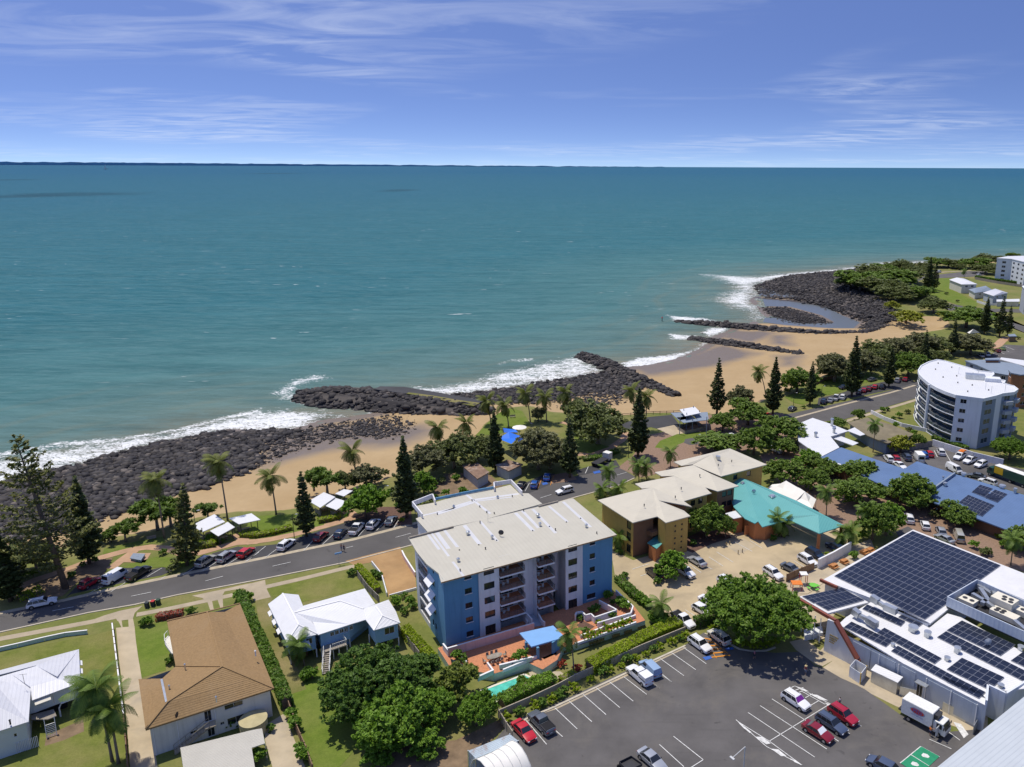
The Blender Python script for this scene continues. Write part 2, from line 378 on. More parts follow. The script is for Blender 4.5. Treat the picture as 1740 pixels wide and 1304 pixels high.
rock_px=[([(-100,850),(0,815),(130,788),(250,755),(340,737),(430,728),(500,730),(520,738),(470,742),(440,755),(432,775),(440,795),(400,812),(330,838),(260,860),(200,880),(130,903),(60,922),(-100,960)],1.0,5),([(430,740),(500,730),(560,718),(600,715),(640,720),(650,740),(600,745),(540,752),(480,775),(440,790)],.34,14),([(600,712),(660,705),(700,722),(680,745),(640,748),(610,735)],.30,10),([(690,674),(760,668),(860,658),(960,642),(1030,630),(1062,640),(1090,662),(1060,674),(1000,668),(960,682),(900,690),(840,690),(760,690)],1.0,5),([(940,676),(1000,668),(1060,672),(1060,690),(1000,700),(950,700)],.32,9),([(1282,484),(1340,466),(1430,459),(1490,451),(1475,465),(1440,480),(1452,498),(1490,512),(1512,530),(1524,552),(1490,562),(1462,562),(1474,548),(1440,535),(1400,520),(1350,509),(1300,504)],1.0,9),([(1296,521),(1335,521),(1390,536),(1412,548),(1360,550),(1320,541)],1.0,6),([(1283,503),(1330,508),(1400,514),(1400,520),(1330,515),(1290,510)],1.0,6)]
rockW=[(W2(p,-3.6),v,s)for p,v,s in rock_px]
pool_px=[[(1296,509),(1350,513),(1410,521),(1442,537),(1474,549),(1460,561),(1410,560),(1340,554),(1296,548),(1300,541),(1320,541),(1360,549),(1408,548),(1390,537),(1340,522),(1300,521)],[(1292,488),(1330,498),(1372,503),(1376,508),(1330,507),(1290,503)]]
poolW=[W2(p,SEA)for p in pool_px]
wet_px=[[(1068,622),(1142,611),(1180,596),(1228,580),(1260,592),(1292,601),(1230,620),(1140,635),(1090,640)],[(1235,558),(1300,561),(1325,566),(1310,574),(1280,582),(1245,576),(1215,570)],[(425,745),(480,735),(560,716),(650,712),(662,742),(560,765),(450,800)],[(560,735),(640,730),(720,722),(745,735),(690,760),(600,765),(530,775),(480,775)],[(1320,606),(1360,608),(1355,626),(1325,626)],[(1300,566),(1305,585),(1345,590),(1340,570)]]
wetW=[W2(p,-3.4)for p in wet_px]
def fbm2(P,s,seed=0.0):
 out=np.zeros(len(P));a=1.0;tot=0
 for o in range(4):
  k=s*2**o;ph=seed+o*17.3
  out+=a*(np.sin(P[:,0]*k+ph+1.7*np.sin(P[:,1]*k*.7+ph))*np.cos(P[:,1]*k*1.1-ph+1.3*np.sin(P[:,0]*k*.8)))
  tot+=a;a*=.55
 return out/tot
xs=np.concatenate([np.arange(-230,250,1.6),np.arange(250,760,4.0)]);ys=np.concatenate([np.arange(-40,110,6.0),np.arange(110,440,1.6),np.arange(440,900,3.0)])
GX,GY=np.meshgrid(xs,ys);TP=np.stack([GX.ravel(),GY.ravel()],1)
land=inside(TP,landW);dl=dist_poly(TP,coastW);dry=inside(TP,dryW);dw=dist_poly(TP,waterW)
tt=dl/(dl+dw+1e-6);beach=-.3-1.1*np.clip(dl/5,0,1)-(-SEA-1.4)*tt**.9
TZ=np.where(land,np.where(dl<3,-.25*(1-dl/3),0.0),np.where(dry,beach,SEA-.25-np.clip(dw*.06,0,4)))
TZ+=np.where(land,0,.12*fbm2(TP,.35))
rk=np.zeros(len(TP));wet=np.clip(1.15-dw/9.0,0,1)*dry
for L_,v,s_ in rockW:rk=np.maximum(rk,soft(TP,L_,s_)*v)
rk=np.where(land&(dl>2),0,rk)
TZ=np.where(land,TZ,np.where(rk>.6,np.maximum(TZ,SEA+.15*(dry))+.25*fbm2(TP,1.1,3)*dry,TZ))
for L_ in poolW:
 s_=soft(TP,L_,6);TZ=TZ*(1-s_)+s_*(SEA-.3);wet=np.maximum(wet,soft(TP,L_,14))
for L_ in wetW:wet=np.maximum(wet,.8*soft(TP,L_,10))
nx,ny=len(xs),len(ys);ii=np.arange(nx*ny).reshape(ny,nx)
TF=np.stack([ii[:-1,:-1].ravel(),ii[:-1,1:].ravel(),ii[1:,1:].ravel(),ii[1:,:-1].ravel()],1)
m,t,b=new_mat('terrain')
def ATT(t,n):a=t.nodes.new('ShaderNodeAttribute');a.attribute_name=n;return a.outputs['Fac']
p=pos_node(t)
n_big=NOISE(t,p,.06,6,.6);n_mid=NOISE(t,p,.5,6,.65);n_fine=NOISE(t,p,2.2,5,.65)
sand=MIX(t,RAMP(t,n_big,[(.3,0),(.7,1)]),(.38,.265,.135),(.44,.32,.175));sand=MIX(t,MATH(t,'MULTIPLY',RAMP(t,n_mid,[(.35,0),(.75,1)]),.35),sand,(.31,.22,.115))
wetc=MIX(t,n_mid,(.155,.122,.092),(.205,.165,.13))
wm=RAMP(t,MATH(t,'ADD',ATT(t,'wet'),MATH(t,'MULTIPLY',MATH(t,'SUBTRACT',n_big,.5),.5)),[(.25,0),(.6,1)])
sand=MIX(t,wm,sand,wetc)
rockc=MIX(t,RAMP(t,n_fine,[(.35,0),(.65,1)]),(.022,.021,.022),(.085,.078,.075));rockc=MIX(t,RAMP(t,n_big,[(.45,0),(.7,.6)]),rockc,(.085,.06,.05))
rm=RAMP(t,MATH(t,'ADD',ATT(t,'rock'),MATH(t,'MULTIPLY',MATH(t,'SUBTRACT',NOISE(t,p,.8,10,.72),.5),1.5)),[(.42,0),(.56,1)])
shore=MIX(t,rm,sand,rockc)
g1=MIX(t,RAMP(t,n_mid,[(.3,0),(.7,1)]),(.12,.145,.032),(.185,.20,.05));g1=MIX(t,RAMP(t,n_big,[(.42,0),(.66,.75)]),g1,(.26,.215,.09));g1=MIX(t,RAMP(t,n_fine,[(.4,0),(.8,.45)]),g1,(.085,.105,.02))
gm=RAMP(t,MATH(t,'ADD',ATT(t,'land'),MATH(t,'MULTIPLY',MATH(t,'SUBTRACT',n_mid,.5),.5)),[(.45,0),(.58,1)])
t.links.new(MIX(t,gm,shore,g1),b.inputs['Base Color'])
t.links.new(RAMP(t,MATH(t,'MULTIPLY',wm,MATH(t,'SUBTRACT',1.0,gm)),[(0,.95),(1,.45)]),b.inputs['Roughness']);b.inputs['Specular IOR Level'].default_value=.3
BUMP(t,MIX(t,gm,n_mid,n_fine),.35,.12,b)
tm=fast_mesh('ground',np.column_stack([TP,TZ]),TF,'terrain',True)
for nm_,arr in(('wet',wet),('rock',rk),('land',np.clip(.5+np.where(land,dl,-dl)/4,0,1))):
 tm.attributes.new(nm_,'FLOAT','POINT').data.foreach_set('value',arr.astype(np.float32))
ground=struct(ob('ground',tm))
# ---------------------------------------------------------------- sea
foam_px=[([(-120,815),(0,775),(100,757),(200,748),(300,733),(380,712),(440,697),(500,697),(550,700),(560,712),(500,735),(440,738),(400,735),(330,742),(250,762),(190,778),(130,797),(60,812),(0,828),(-120,865)],.95,7),([(-120,808),(0,770),(100,752),(200,744),(300,729),(380,708),(440,694),(455,698),(380,714),(300,735),(200,750),(100,759),(0,778),(-120,816)],1.15,3),([(470,662),(495,646),(545,636),(560,642),(520,650),(500,665),(520,680),(545,688),(520,690),(480,678),(462,668)],1.0,5),([(560,706),(610,708),(640,698),(645,688),(656,695),(640,706),(600,716),(555,714)],.85,4),([(690,658),(760,656),(820,642),(850,630),(900,622),(960,610),(990,604),(1040,630),(980,644),(900,656),(830,668),(760,674),(690,668)],.9,6),([(780,662),(860,648),(930,636),(990,622),(1000,626),(930,642),(860,656),(790,668)],1.1,4),([(1050,620),(1080,608),(1130,604),(1180,596),(1200,578),(1204,585),(1150,613),(1100,623),(1070,627),(1048,624)],1.1,3.5),([(1190,566),(1205,558),(1240,556),(1236,563),(1205,573)],1.1,3),([(1135,536),(1200,541),(1230,548),(1150,549)],1.1,3),([(1135,567),(1185,570),(1178,578),(1140,577)],1.05,3),([(1190,466),(1280,470),(1340,464),(1430,456),(1490,448),(1490,453),(1430,462),(1340,471),(1292,483),(1284,500),(1292,520),(1300,541),(1285,547),(1270,530),(1240,520),(1215,512),(1230,500),(1250,490),(1230,478)],1.0,12),([(1270,474),(1340,465),(1430,457),(1490,449),(1490,452),(1430,461),(1340,470),(1280,480)],1.1,6),([(1490,446),(1560,444.5),(1680,441),(1760,436),(2100,421),(2100,427),(1740,445),(1650,450),(1560,452),(1490,453)],1.1,12),([(848,618),(868,611),(905,609),(905,612),(868,614),(850,620)],1.0,2.5),([(975,604),(990,598),(1000,602),(990,608)],1.0,2.5),([(880,612),(893,612),(893,615),(880,615)],1.2,2)]
sxs=np.concatenate([-np.geomspace(60000,260,26),np.arange(-240,240,1.8),np.arange(240,480,4),np.geomspace(490,60000,26)])
sys_=np.concatenate([[60,100,130],np.arange(140,420,1.8),np.arange(420,800,3.2),np.geomspace(810,90000,50)])
SX,SY=np.meshgrid(sxs,sys_);SPT=np.stack([SX.ravel(),SY.ravel()],1)
foam=np.zeros(len(SPT));near=(np.abs(SPT[:,0])<760)&(SPT[:,1]<1300)
for L_,v,s_ in foam_px:
 f_=np.zeros(len(SPT));f_[near]=soft(SPT[near],W2(L_,SEA),s_)*v;foam=np.maximum(foam,f_)
sdist=dist_poly(SPT,waterW)
wave=.16*np.sin(sdist/3.4+1.5*fbm2(SPT,.02))*np.clip(1-sdist/70,0,1)*(sdist>3)
nx,ny=len(sxs),len(sys_);ii=np.arange(nx*ny).reshape(ny,nx)
SF=np.stack([ii[:-1,:-1].ravel(),ii[:-1,1:].ravel(),ii[1:,1:].ravel(),ii[1:,:-1].ravel()],1)
m,t,b=new_mat('sea_water');p=pos_node(t)
sh=ATT(t,'shore')  # metres from the waterline
big=NOISE(t,MAPPING(t,p,scale=(.004,.012,1)),1.0,4,.55,.4)
f1=MATH(t,'ADD',MATH(t,'DIVIDE',sh,260.0),MATH(t,'MULTIPLY',MATH(t,'SUBTRACT',big,.5),.16))
c=RAMP(t,f1,[(0.0,(.22,.19,.14)),(.035,(.19,.195,.15)),(.12,(.13,.20,.18)),(.35,(.075,.185,.19)),(1.0,(.038,.15,.178))])
far=RAMP(t,MATH(t,'DIVIDE',sh,9000.0),[(0.02,0),(.2,.5),(1,1)]);c=MIX(t,far,c,(.012,.10,.195))
for x_,y_,w_,h_ in((130,330,150,5.0),(40,334,80,4.0),(676,324,42,3.0),(470,295,60,1.2),(10,306,70,1.5)):  # cloud shadows painted as dark patches into the water colour
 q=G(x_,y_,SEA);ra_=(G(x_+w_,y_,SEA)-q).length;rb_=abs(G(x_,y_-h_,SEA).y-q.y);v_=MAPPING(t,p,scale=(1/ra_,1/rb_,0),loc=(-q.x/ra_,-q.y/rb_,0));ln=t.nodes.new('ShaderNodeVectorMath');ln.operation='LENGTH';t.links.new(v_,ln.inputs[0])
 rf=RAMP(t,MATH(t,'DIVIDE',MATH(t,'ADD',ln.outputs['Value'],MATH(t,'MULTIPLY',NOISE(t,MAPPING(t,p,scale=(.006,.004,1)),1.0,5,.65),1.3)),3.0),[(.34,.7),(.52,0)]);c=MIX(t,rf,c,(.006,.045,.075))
fn=NOISE(t,MAPPING(t,p,scale=(.5,.85,1),rot=(0,0,.42)),1.0,10,.72,1.4);fn2=NOISE(t,MAPPING(t,p,scale=(.06,.14,1),rot=(0,0,.42)),1.0,4,.6,.5)
fsum=MATH(t,'ADD',MATH(t,'MULTIPLY',ATT(t,'foam'),.45),MATH(t,'ADD',MATH(t,'MULTIPLY',MATH(t,'SUBTRACT',fn,.5),1.6),MATH(t,'MULTIPLY',MATH(t,'SUBTRACT',fn2,.5),.45)))
fm=MATH(t,'MULTIPLY',RAMP(t,fsum,[(.30,0),(.40,.75),(.52,1)]),RAMP(t,ATT(t,'foam'),[(.08,0),(.2,1)]))
cap=NOISE(t,MAPPING(t,p,scale=(.07,.3,1),rot=(0,0,.1)),1.0,3,.5,.3);cap2=NOISE(t,MAPPING(t,p,scale=(.012,.012,1)),1.0,2,.5)
caps=MATH(t,'MULTIPLY',RAMP(t,cap,[(.70,0),(.74,.8)]),RAMP(t,cap2,[(.5,0),(.65,1)]))
caps=MATH(t,'MULTIPLY',caps,RAMP(t,MATH(t,'DIVIDE',sh,100.0),[(.25,0),(.6,1)]))
swell=NOISE(t,MAPPING(t,p,scale=(.02,.11,1),rot=(0,0,.12)),1.0,5,.6,.3)
c=MIX(t,RAMP(t,swell,[(.32,.45),(.66,0)]),c,(.006,.062,.075));c=MIX(t,RAMP(t,NOISE(t,MAPPING(t,p,scale=(.10,.42,1),rot=(0,0,.15)),1.0,8,.7,.4),[(.42,0),(.70,.5)]),c,(.13,.24,.25))
wn=NOISE(t,MAPPING(t,p,scale=(.016,.016,1)),1.0,4,.55,.3);wl=MATH(t,'SINE',MATH(t,'ADD',MATH(t,'DIVIDE',sh,3.4),MATH(t,'MULTIPLY',wn,7.0)))
wl=MATH(t,'MULTIPLY',RAMP(t,wl,[(.5,0),(.98,.28)]),MATH(t,'MULTIPLY',RAMP(t,MATH(t,'DIVIDE',sh,120.0),[(.04,.9),(.4,.7),(1,0)]),RAMP(t,NOISE(t,MAPPING(t,p,scale=(.03,.03,1)),1.0,3,.5),[(.42,0),(.6,1)])))
c=MIX(t,wl,c,(.20,.20,.14))  # silty backs of the small swells near the shore
c=MIX(t,MATH(t,'MAXIMUM',fm,caps),c,(.78,.80,.80))
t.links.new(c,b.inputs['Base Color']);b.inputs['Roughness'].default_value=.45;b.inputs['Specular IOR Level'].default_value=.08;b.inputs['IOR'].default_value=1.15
r1=NOISE(t,MAPPING(t,p,scale=(.18,.5,1),rot=(0,0,.15)),1.0,6,.6,.2)
hh=MATH(t,'ADD',MATH(t,'MULTIPLY',swell,1.2),r1);BUMP(t,hh,1.0,.9,b)
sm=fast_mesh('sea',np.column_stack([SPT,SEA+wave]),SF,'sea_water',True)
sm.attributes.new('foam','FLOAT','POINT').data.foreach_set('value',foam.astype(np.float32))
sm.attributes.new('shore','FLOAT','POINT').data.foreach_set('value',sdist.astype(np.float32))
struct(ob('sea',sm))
m,t,b=new_mat('pool_surface');b.inputs['Base Color'].default_value=(.12,.135,.14,1);b.inputs['Roughness'].default_value=.3;b.inputs['Specular IOR Level'].default_value=.5;BUMP(t,NOISE(t,pos_node(t),.8,5,.6),.12,.1,b)
for L_ in poolW:struct(MB().poly([(x_,y_,SEA+.18)for x_,y_ in(L_ if sum(L_[i][0]*L_[(i+1)%len(L_)][1]-L_[(i+1)%len(L_)][0]*L_[i][1]for i in range(len(L_)))>0 else L_[::-1])]).build('tidal_pool','pool_surface'))
# ---------------------------------------------------------------- far shore on the horizon
mb=MB();mat('hazed_trees',(.22,.40,.54),.95,.12,.0006)  # distance haze is painted into the pale blue base colour
prev=None
for i in range(320):
 px=-400+i*6.0;d=70000.0
 hpx=(2.4 if px<200 else 2.4-(px-200)/260.0)+.9*mnoise.noise((px*.045,0,0))+.7*mnoise.noise((px*.31,3,0))
 q=G(px,283.2+(px-1000)*.0037+10,SEA);dirv=Vector((q.x,q.y,0)).normalized();base=dirv*d;h=hpx*d/FPX
 cur=[(base.x,base.y,SEA-1),(base.x,base.y,CAMH+h),(base.x*1.08,base.y*1.08,SEA-1)]
 if hpx<-1.45:break
 if prev:mb.add(prev+cur,[(0,3,4,1),(1,4,5,2)])
 prev=cur
struct(mb.build('far_shore','hazed_trees'))
# ---------------------------------------------------------------- boulders
def ico():
 ph=(1+5**.5)/2;V=np.array([(-1,ph,0),(1,ph,0),(-1,-ph,0),(1,-ph,0),(0,-1,ph),(0,1,ph),(0,-1,-ph),(0,1,-ph),(ph,0,-1),(ph,0,1),(-ph,0,-1),(-ph,0,1)],float)
 V/=np.linalg.norm(V[0]);F=np.array([(0,11,5),(0,5,1),(0,1,7),(0,7,10),(0,10,11),(1,5,9),(5,11,4),(11,10,2),(10,7,6),(7,1,8),(3,9,4),(3,4,2),(3,2,6),(3,6,8),(3,8,9),(4,9,5),(2,4,11),(6,2,10),(8,6,7),(9,8,1)])
 return V,F
IV,IF=ico()
def rocks_mesh(name,C,S,matn):
 n=len(C);k=len(IV)
 V=np.repeat(IV[None],n,0)*(1+RNG.uniform(-.28,.28,(n,k,1)))
 V[:,:,2]*=RNG.uniform(.5,.85,(n,1));V[:,:,0]*=RNG.uniform(.8,1.35,(n,1))
 a=RNG.uniform(0,6.28,n);ca,sa=np.cos(a)[:,None],np.sin(a)[:,None]
 x,y=V[:,:,0]*ca-V[:,:,1]*sa,V[:,:,0]*sa+V[:,:,1]*ca
 V=np.stack([x,y,V[:,:,2]],2)*S[:,None,None]+C[:,None,:]
 F=(IF[None]+(np.arange(n)*k)[:,None,None]).reshape(-1,3)
 return fast_mesh(name,V.reshape(-1,3),F,matn)
m,t,b=new_mat('basalt');g=t.nodes.new('ShaderNodeNewGeometry');p=pos_node(t)
rc=RAMP(t,g.outputs['Random Per Island'],[(0,(.012,.011,.013)),(.5,(.034,.031,.034)),(.7,(.058,.050,.044)),(.85,(.068,.064,.066)),(.96,(.12,.102,.086)),(1,(.20,.17,.15))])
rc=MIX(t,RAMP(t,NOISE(t,p,1.5,5,.6),[(.4,0),(.7,.5)]),rc,(.05,.045,.043));t.links.new(rc,b.inputs['Base Color']);b.inputs['Roughness'].default_value=.75
b.inputs['Specular IOR Level'].default_value=.3
BUMP(t,NOISE(t,p,3,5,.7),.5,.1,b)
def tz(P):
 ix=np.clip(np.searchsorted(xs,P[:,0]),0,len(xs)-1);iy=np.clip(np.searchsorted(ys,P[:,1]),0,len(ys)-1)
 return TZ.reshape(len(ys),len(xs))[iy,ix]
def scatter(L,n,smin,smax,edge):
 lo,hi=L.min(0),L.max(0);P=RNG.uniform(lo,hi,(n*5,2));P=P[inside(P,L)][:n]
 S=smin+(smax*1.5-smin)*RNG.random(len(P))**4.5;P=P+RNG.normal(0,edge,P.shape)
 return P,S
for nm_,idx,n,s0,s1,lab in(('shore_rocks',0,22000,.14,.95,'broad flat of loose black basalt rocks below the surf'),('shore_rocks',3,10000,.15,.75,'dark rock shelf inside the angle of the long groyne'),('shore_rocks',5,22000,.2,.95,'black rocky headland point in the distance'),('shore_rocks',1,2600,.12,.5,'scattered dark stones on the wet tidal sand'),('shore_rocks',2,1200,.1,.5,'dark pebbly stones across the dry cove sand'),('shore_rocks',4,1500,.12,.5,'stones strewn over the sand beside the rock shelf'),('shore_rocks',6,2600,.2,.6,'low dark rock bar between the tidal pools')):
 P,S=scatter(rockW[idx][0],n,s0,s1,1.6)
 C=np.column_stack([P,tz(P)+S*.12]);o=ob(nm_,rocks_mesh(nm_,C,S,'basalt'));tag(o,lab,'rocks',kind='stuff')
def groyne(name,label,axis_px,halfw,top,zc,n,smin,smax,core=True,tipn=0):
 A=[G(x,y,zc)for x,y in axis_px];root=thing(name,label,'groyne',(A[0].x,A[0].y,SEA))
 hw=halfw if hasattr(halfw,'__len__')else[halfw]*len(A);tp=top if hasattr(top,'__len__')else[top]*len(A)
 seg=np.array([(A[i+1]-A[i]).length for i in range(len(A)-1)]);cum=np.concatenate([[0],np.cumsum(seg)])
 s=RNG.uniform(0,cum[-1],n);u=RNG.uniform(-1,1,n);C=[];S=[]
 for si,ui in zip(s,u):
  i=min(np.searchsorted(cum,si,'right')-1,len(seg)-1);f=(si-cum[i])/seg[i];q=A[i].lerp(A[i+1],f);d=(A[i+1]-A[i]).normalized();nn=Vector((-d.y,d.x,0))
  w=hw[i]*(1-f)+hw[i+1]*f;tpz=tp[i]*(1-f)+tp[i+1]*f
  z=SEA-.3+(tpz-SEA)*max(0,1-abs(ui)**1.6);pnt=q+nn*(ui*w);C.append((pnt.x-A[0].x,pnt.y-A[0].y,z-SEA));S.append(smin+(smax-smin)*random.random()**1.6)
 C=np.array(C);S=np.array(S);big=np.argsort(-S)[:40]
 rest=np.setdiff1d(np.arange(n),big);o=ob('boulders',rocks_mesh('boulders',C[rest],S[rest],'basalt'),root);o['kind']='stuff'
 for k in big:
  ob('boulder',rocks_mesh('boulder',np.zeros((1,3)),S[k:k+1]*1.25,'basalt'),root,C[k])
 mb=MB();rings=[]
 for i,q in enumerate(A):
  d=(A[min(i+1,len(A)-1)]-A[max(i-1,0)]).normalized();nn=Vector((-d.y,d.x,0))
  rings.append([q+nn*(x*hw[i])+Vector((0,0,(SEA-1 if abs(x)==1 else tp[i]-.5-abs(x)*1.0)-q.z))for x in(-1,-.55,0,.55,1)])
 for i in range(len(A)-1):
  for j in range(4):mb.poly([rings[i][j],rings[i+1][j],rings[i+1][j+1],rings[i][j+1]])
 mb.build('core','basalt',root);return root
g1r=groyne('rock_groyne','broad boulder breakwater with a rounded seaward head',[(505,664),(560,666),(640,672),(720,686),(790,697),(835,703)],[5,11,11,9,6,4],[-2.2,-.6,-.2,.2,.3,-.2],-2.0,1500,.6,1.5)
groyne('rock_groyne','long straight boulder groyne running seaward beside the rock shelf',[(990,600),(1030,616),(1080,642),(1150,675)],[4,5,4.5,3],[-2.6,-1.6,-1.4,-1.2],-3.0,900,.5,1.3)
groyne('rock_groyne','short low boulder groyne pointing at the surf from mid beach',[(1172,571),(1230,579),(1300,592),(1365,603)],[2.5,4.5,4.5,3.5],[-3.9,-2.4,-2.0,-2.0],-3.0,700,.6,1.4)
groyne('rock_groyne','farthest boulder groyne curving into the rocky headland',[(1150,542),(1215,548),(1300,557),(1400,567),(1470,566),(1510,556)],[2.5,4.5,5,5,5,4],[-4.0,-2.8,-2.2,-2.0,-1.9,-1.8],-3.0,1000,.7,1.7)
def band(pts,w,z=None):
 pts=[Vector(p)for p in pts];L_=[];R_=[]
 for i,p in enumerate(pts):
  d=(pts[min(i+1,len(pts)-1)]-pts[max(i-1,0)]);d.z=0;d.normalize();nn=Vector((-d.y,d.x,0));ww=w[i]if hasattr(w,'__len__')else w
  L_.append(p+nn*ww/2);R_.append(p-nn*ww/2)
 return L_+R_[::-1]
struct(MB().slab(band([T('r',x,y,.35)for x,y in((760,375),(900,385),(1100,415),(1300,448),(1420,470))],[4,7,6,5,5]),2.2).build('breakwater_track','asphalt_dark'))
struct(MB().slab(band([T('r',x,y,.42)for x,y in((955,408),(1100,430),(1260,460),(1400,482))],[1.5,2.5,3,4]),2).build('grass_strip','lawn_dry'))
# ================================================================ roads, paths, car parks, lawns
def Tp(t,pts,z=0.0):return[T(t,x,y,z)for x,y in pts]
NSH=[0]
def sheet(name,pts,matn,z=.03):
 NSH[0]+=1;z=z*.3+.0006*NSH[0]  # every sheet at a level of its own
 return struct(MB().poly([Vector((p[0],p[1],z))for p in ccw(pts)]).build(name,matn))
def ccw(pts):
 ar=sum(pts[i][0]*pts[(i+1)%len(pts)][1]-pts[(i+1)%len(pts)][0]*pts[i][1]for i in range(len(pts)))
 return list(pts)if ar>0 else list(reversed(pts))
def path(name,pts,w,matn,z=.045):return sheet(name,band(pts,w),matn,z)
def kerb(pts,w=.28,h=.13,matn='kerb',name='kerb'):
 mb=MB();pl_=band(pts,w);n=len(pl_)//2
 for i in range(n-1):mb.prism([pl_[i],pl_[i+1],pl_[2*n-2-i],pl_[2*n-1-i]],-.05,h)
 return struct(mb.build(name,matn))
def paint(parent,a,b,w=.12,z=.085,matn='line_white'):
 a=Vector(a);b=Vector(b);a.z=b.z=z
 return MB().poly(ccw(band([a,b],w))).build('painted_line',matn,parent)
rd_up=[(-200,1088),(-80,1062),(0,1044),(110,1022),(190,1003),(300,980),(440,952),(600,919),(700,893),(800,864),(897,838),(940,822),(985,808),(1020,798),(1050,793)]
rd_lo=[(1080,811),(1055,823),(1010,836),(980,844),(920,862),(800,897),(700,926),(590,955),(440,985),(300,1011),(230,1027),(150,1041),(0,1074),(-80,1092),(-200,1120)]
road=sheet('road',[G(*q)for q in rd_up+rd_lo],'asphalt',.05)
for x0,y0,x1,y1 in((89,1039,125,1032),(223,1014,257,1007),(349,988,379,980),(463,963,494,956),(588,932,600,929),(672,914,698,907),(918,847,937,841),(1049,808,1065,803),(-40,1066,0,1058)):
 paint(road,G(x0,y0),G(x1,y1),.13)
kerb([G(x,y+1)for x,y in rd_lo[:-1]],.3,.12)
path('gutter_edge',[G(x,y+.2)for x,y in rd_lo[2:-1]],.35,'gutter',.058)
path('gutter_edge',[G(x,y-2)for x,y in rd_up[1:12]],1.1,'gutter',.056)
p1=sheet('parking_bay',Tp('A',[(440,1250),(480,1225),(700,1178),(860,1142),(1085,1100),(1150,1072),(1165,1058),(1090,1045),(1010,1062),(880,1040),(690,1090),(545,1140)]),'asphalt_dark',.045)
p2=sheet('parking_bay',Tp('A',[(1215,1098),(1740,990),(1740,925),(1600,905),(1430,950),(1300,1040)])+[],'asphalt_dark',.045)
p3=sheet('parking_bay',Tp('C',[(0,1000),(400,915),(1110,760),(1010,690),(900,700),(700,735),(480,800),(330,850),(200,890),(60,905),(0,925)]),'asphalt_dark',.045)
for a,b_ in(((600,1222),(690,1175)),((745,1212),(850,1145)),((990,1110),(1088,1052)),((1080,1130),(1110,1108)),((1228,1100),(1310,1050)),((1365,1070),(1465,1005)),((1510,1040),(1595,985)),((1650,1010),(1740,945))):
 paint(p1 if a[0]<1200 else p2,T('A',*a),T('A',*b_))
for a,b_ in(((0,1005),(125,905)),((122,982),(205,920)),((380,935),(440,870)),((505,895),(580,825)),((630,865),(680,815)),((745,840),(800,780)),((870,800),(920,745)),((985,782),(1020,725))):
 paint(p3,T('C',*a),T('C',*b_))
path('footpath',[G(x,y)for x,y in((-80,1104),(0,1086),(150,1058),(205,1047))],1.5,'concrete_path')
path('footpath',[G(x,y)for x,y in((232,1045),(290,1034),(346,1022),(420,1006))],1.4,'concrete_path')
path('footpath',[G(x,y)for x,y in((450,998),(520,982),(577,968),(612,960))],1.4,'concrete_path')
sheet('driveway',Tp('B',[(790,290),(820,350),(825,420),(815,600),(830,800),(862,1000),(870,1150),(880,1320),(1065,1320),(1020,1040),(955,700),(915,460),(905,340),(893,280),(860,262),(865,340),(825,345),(815,280)]),'concrete',.05)
sheet('driveway',Tp('B',[(780,345),(900,335),(950,700),(1005,1040),(1060,1320),(878,1320),(845,900),(800,560)]),'concrete',.054)
sheet('driveway_apron',Tp('B',[(600,300),(700,262),(800,232),(930,205),(960,195),(905,245),(893,285),(790,300),(770,270),(690,300)]),'concrete_path',.052)
sheet('driveway_apron',Tp('B',[(1290,130),(1480,90),(1660,50),(1760,35),(1760,110),(1690,95),(1660,75),(1510,100),(1495,125),(1500,205),(1480,210),(1462,155),(1425,165),(1437,222),(1412,225),(1395,175),(1360,145)]),'concrete_path',.052)
sheet('driveway_apron',Tp('C',[(0,1160),(120,1130),(125,1165),(135,1200),(160,1250),(60,1285),(0,1200),(-60,1170)]),'concrete_path',.052)
sheet('driveway',Tp('C',[(660,1003),(1028,908),(1048,965),(1130,1100),(1138,1195),(952,1245),(925,1140),(900,1090),(850,1010),(720,1032)]),'tan_drive',.05)
sheet('lawn',Tp('B',[(905,340),(1130,300),(1160,520),(1110,560),(1115,630),(950,680),(918,460)]),'lawn_green',.03)
sheet('lawn',Tp('B',[(0,520),(770,360),(800,640),(850,1281),(0,1400),(-200,700)]),'lawn',.025)
sheet('dirt_patch',Tp('B',[(300,1140),(310,1075),(400,1030),(560,960),(565,1040),(430,1100)]),'soil',.035)
sheet('lawn',Tp('C',[(135,1190),(640,1075),(720,1050),(790,1180),(330,1290),(170,1240)]),'lawn',.03)
sheet('lawn',Tp('D',[(150,760),(330,650),(560,620),(1120,560),(1150,700),(620,1281),(430,1300),(280,850)]),'lawn_green',.03)
path('gravel_track',Tp('D',[(110,150),(150,330),(190,500),(280,650),(330,780)]),3.0,'lawn_dry',.04)
sheet('back_patio',Tp('D',[(120,1000),(250,920),(280,1000),(390,1281),(180,1320),(120,1100)]),'concrete',.05)
sheet('dirt_patch',Tp('D',[(1100,1130),(1400,1100),(1700,960),(1740,1000),(1480,1281),(800,1400),(900,1200)]),'soil',.035)
lot=sheet('car_park',[G(*q)for q in[(790,1420),(800,1310),(856,1240),(868,1227),(922,1206),(1058,1143),(1165,1096),(1196,1075),(1245,1103),(1318,1110),(1362,1108),(1385,1132),(1398,1135),(1470,1172),(1530,1215),(1600,1245),(1660,1240),(1720,1262),(1780,1300),(1800,1420)]],'asphalt_old',.05)
for a,b_ in(((530,890),(668,1052)),((690,925),(775,1000)),((717,800),(873,948)),((815,757),(972,900)),((908,712),(1067,852)),((1000,670),(1160,805)),((1087,628),(1250,762)),((1187,598),(1340,716)),((1285,565),(1425,674)),((1345,500),(1508,632)),((1425,470),(1590,590)),((1503,433),(1670,550)),((1587,400),(1740,510))):
 paint(lot,T('F',*a),T('F',*b_))
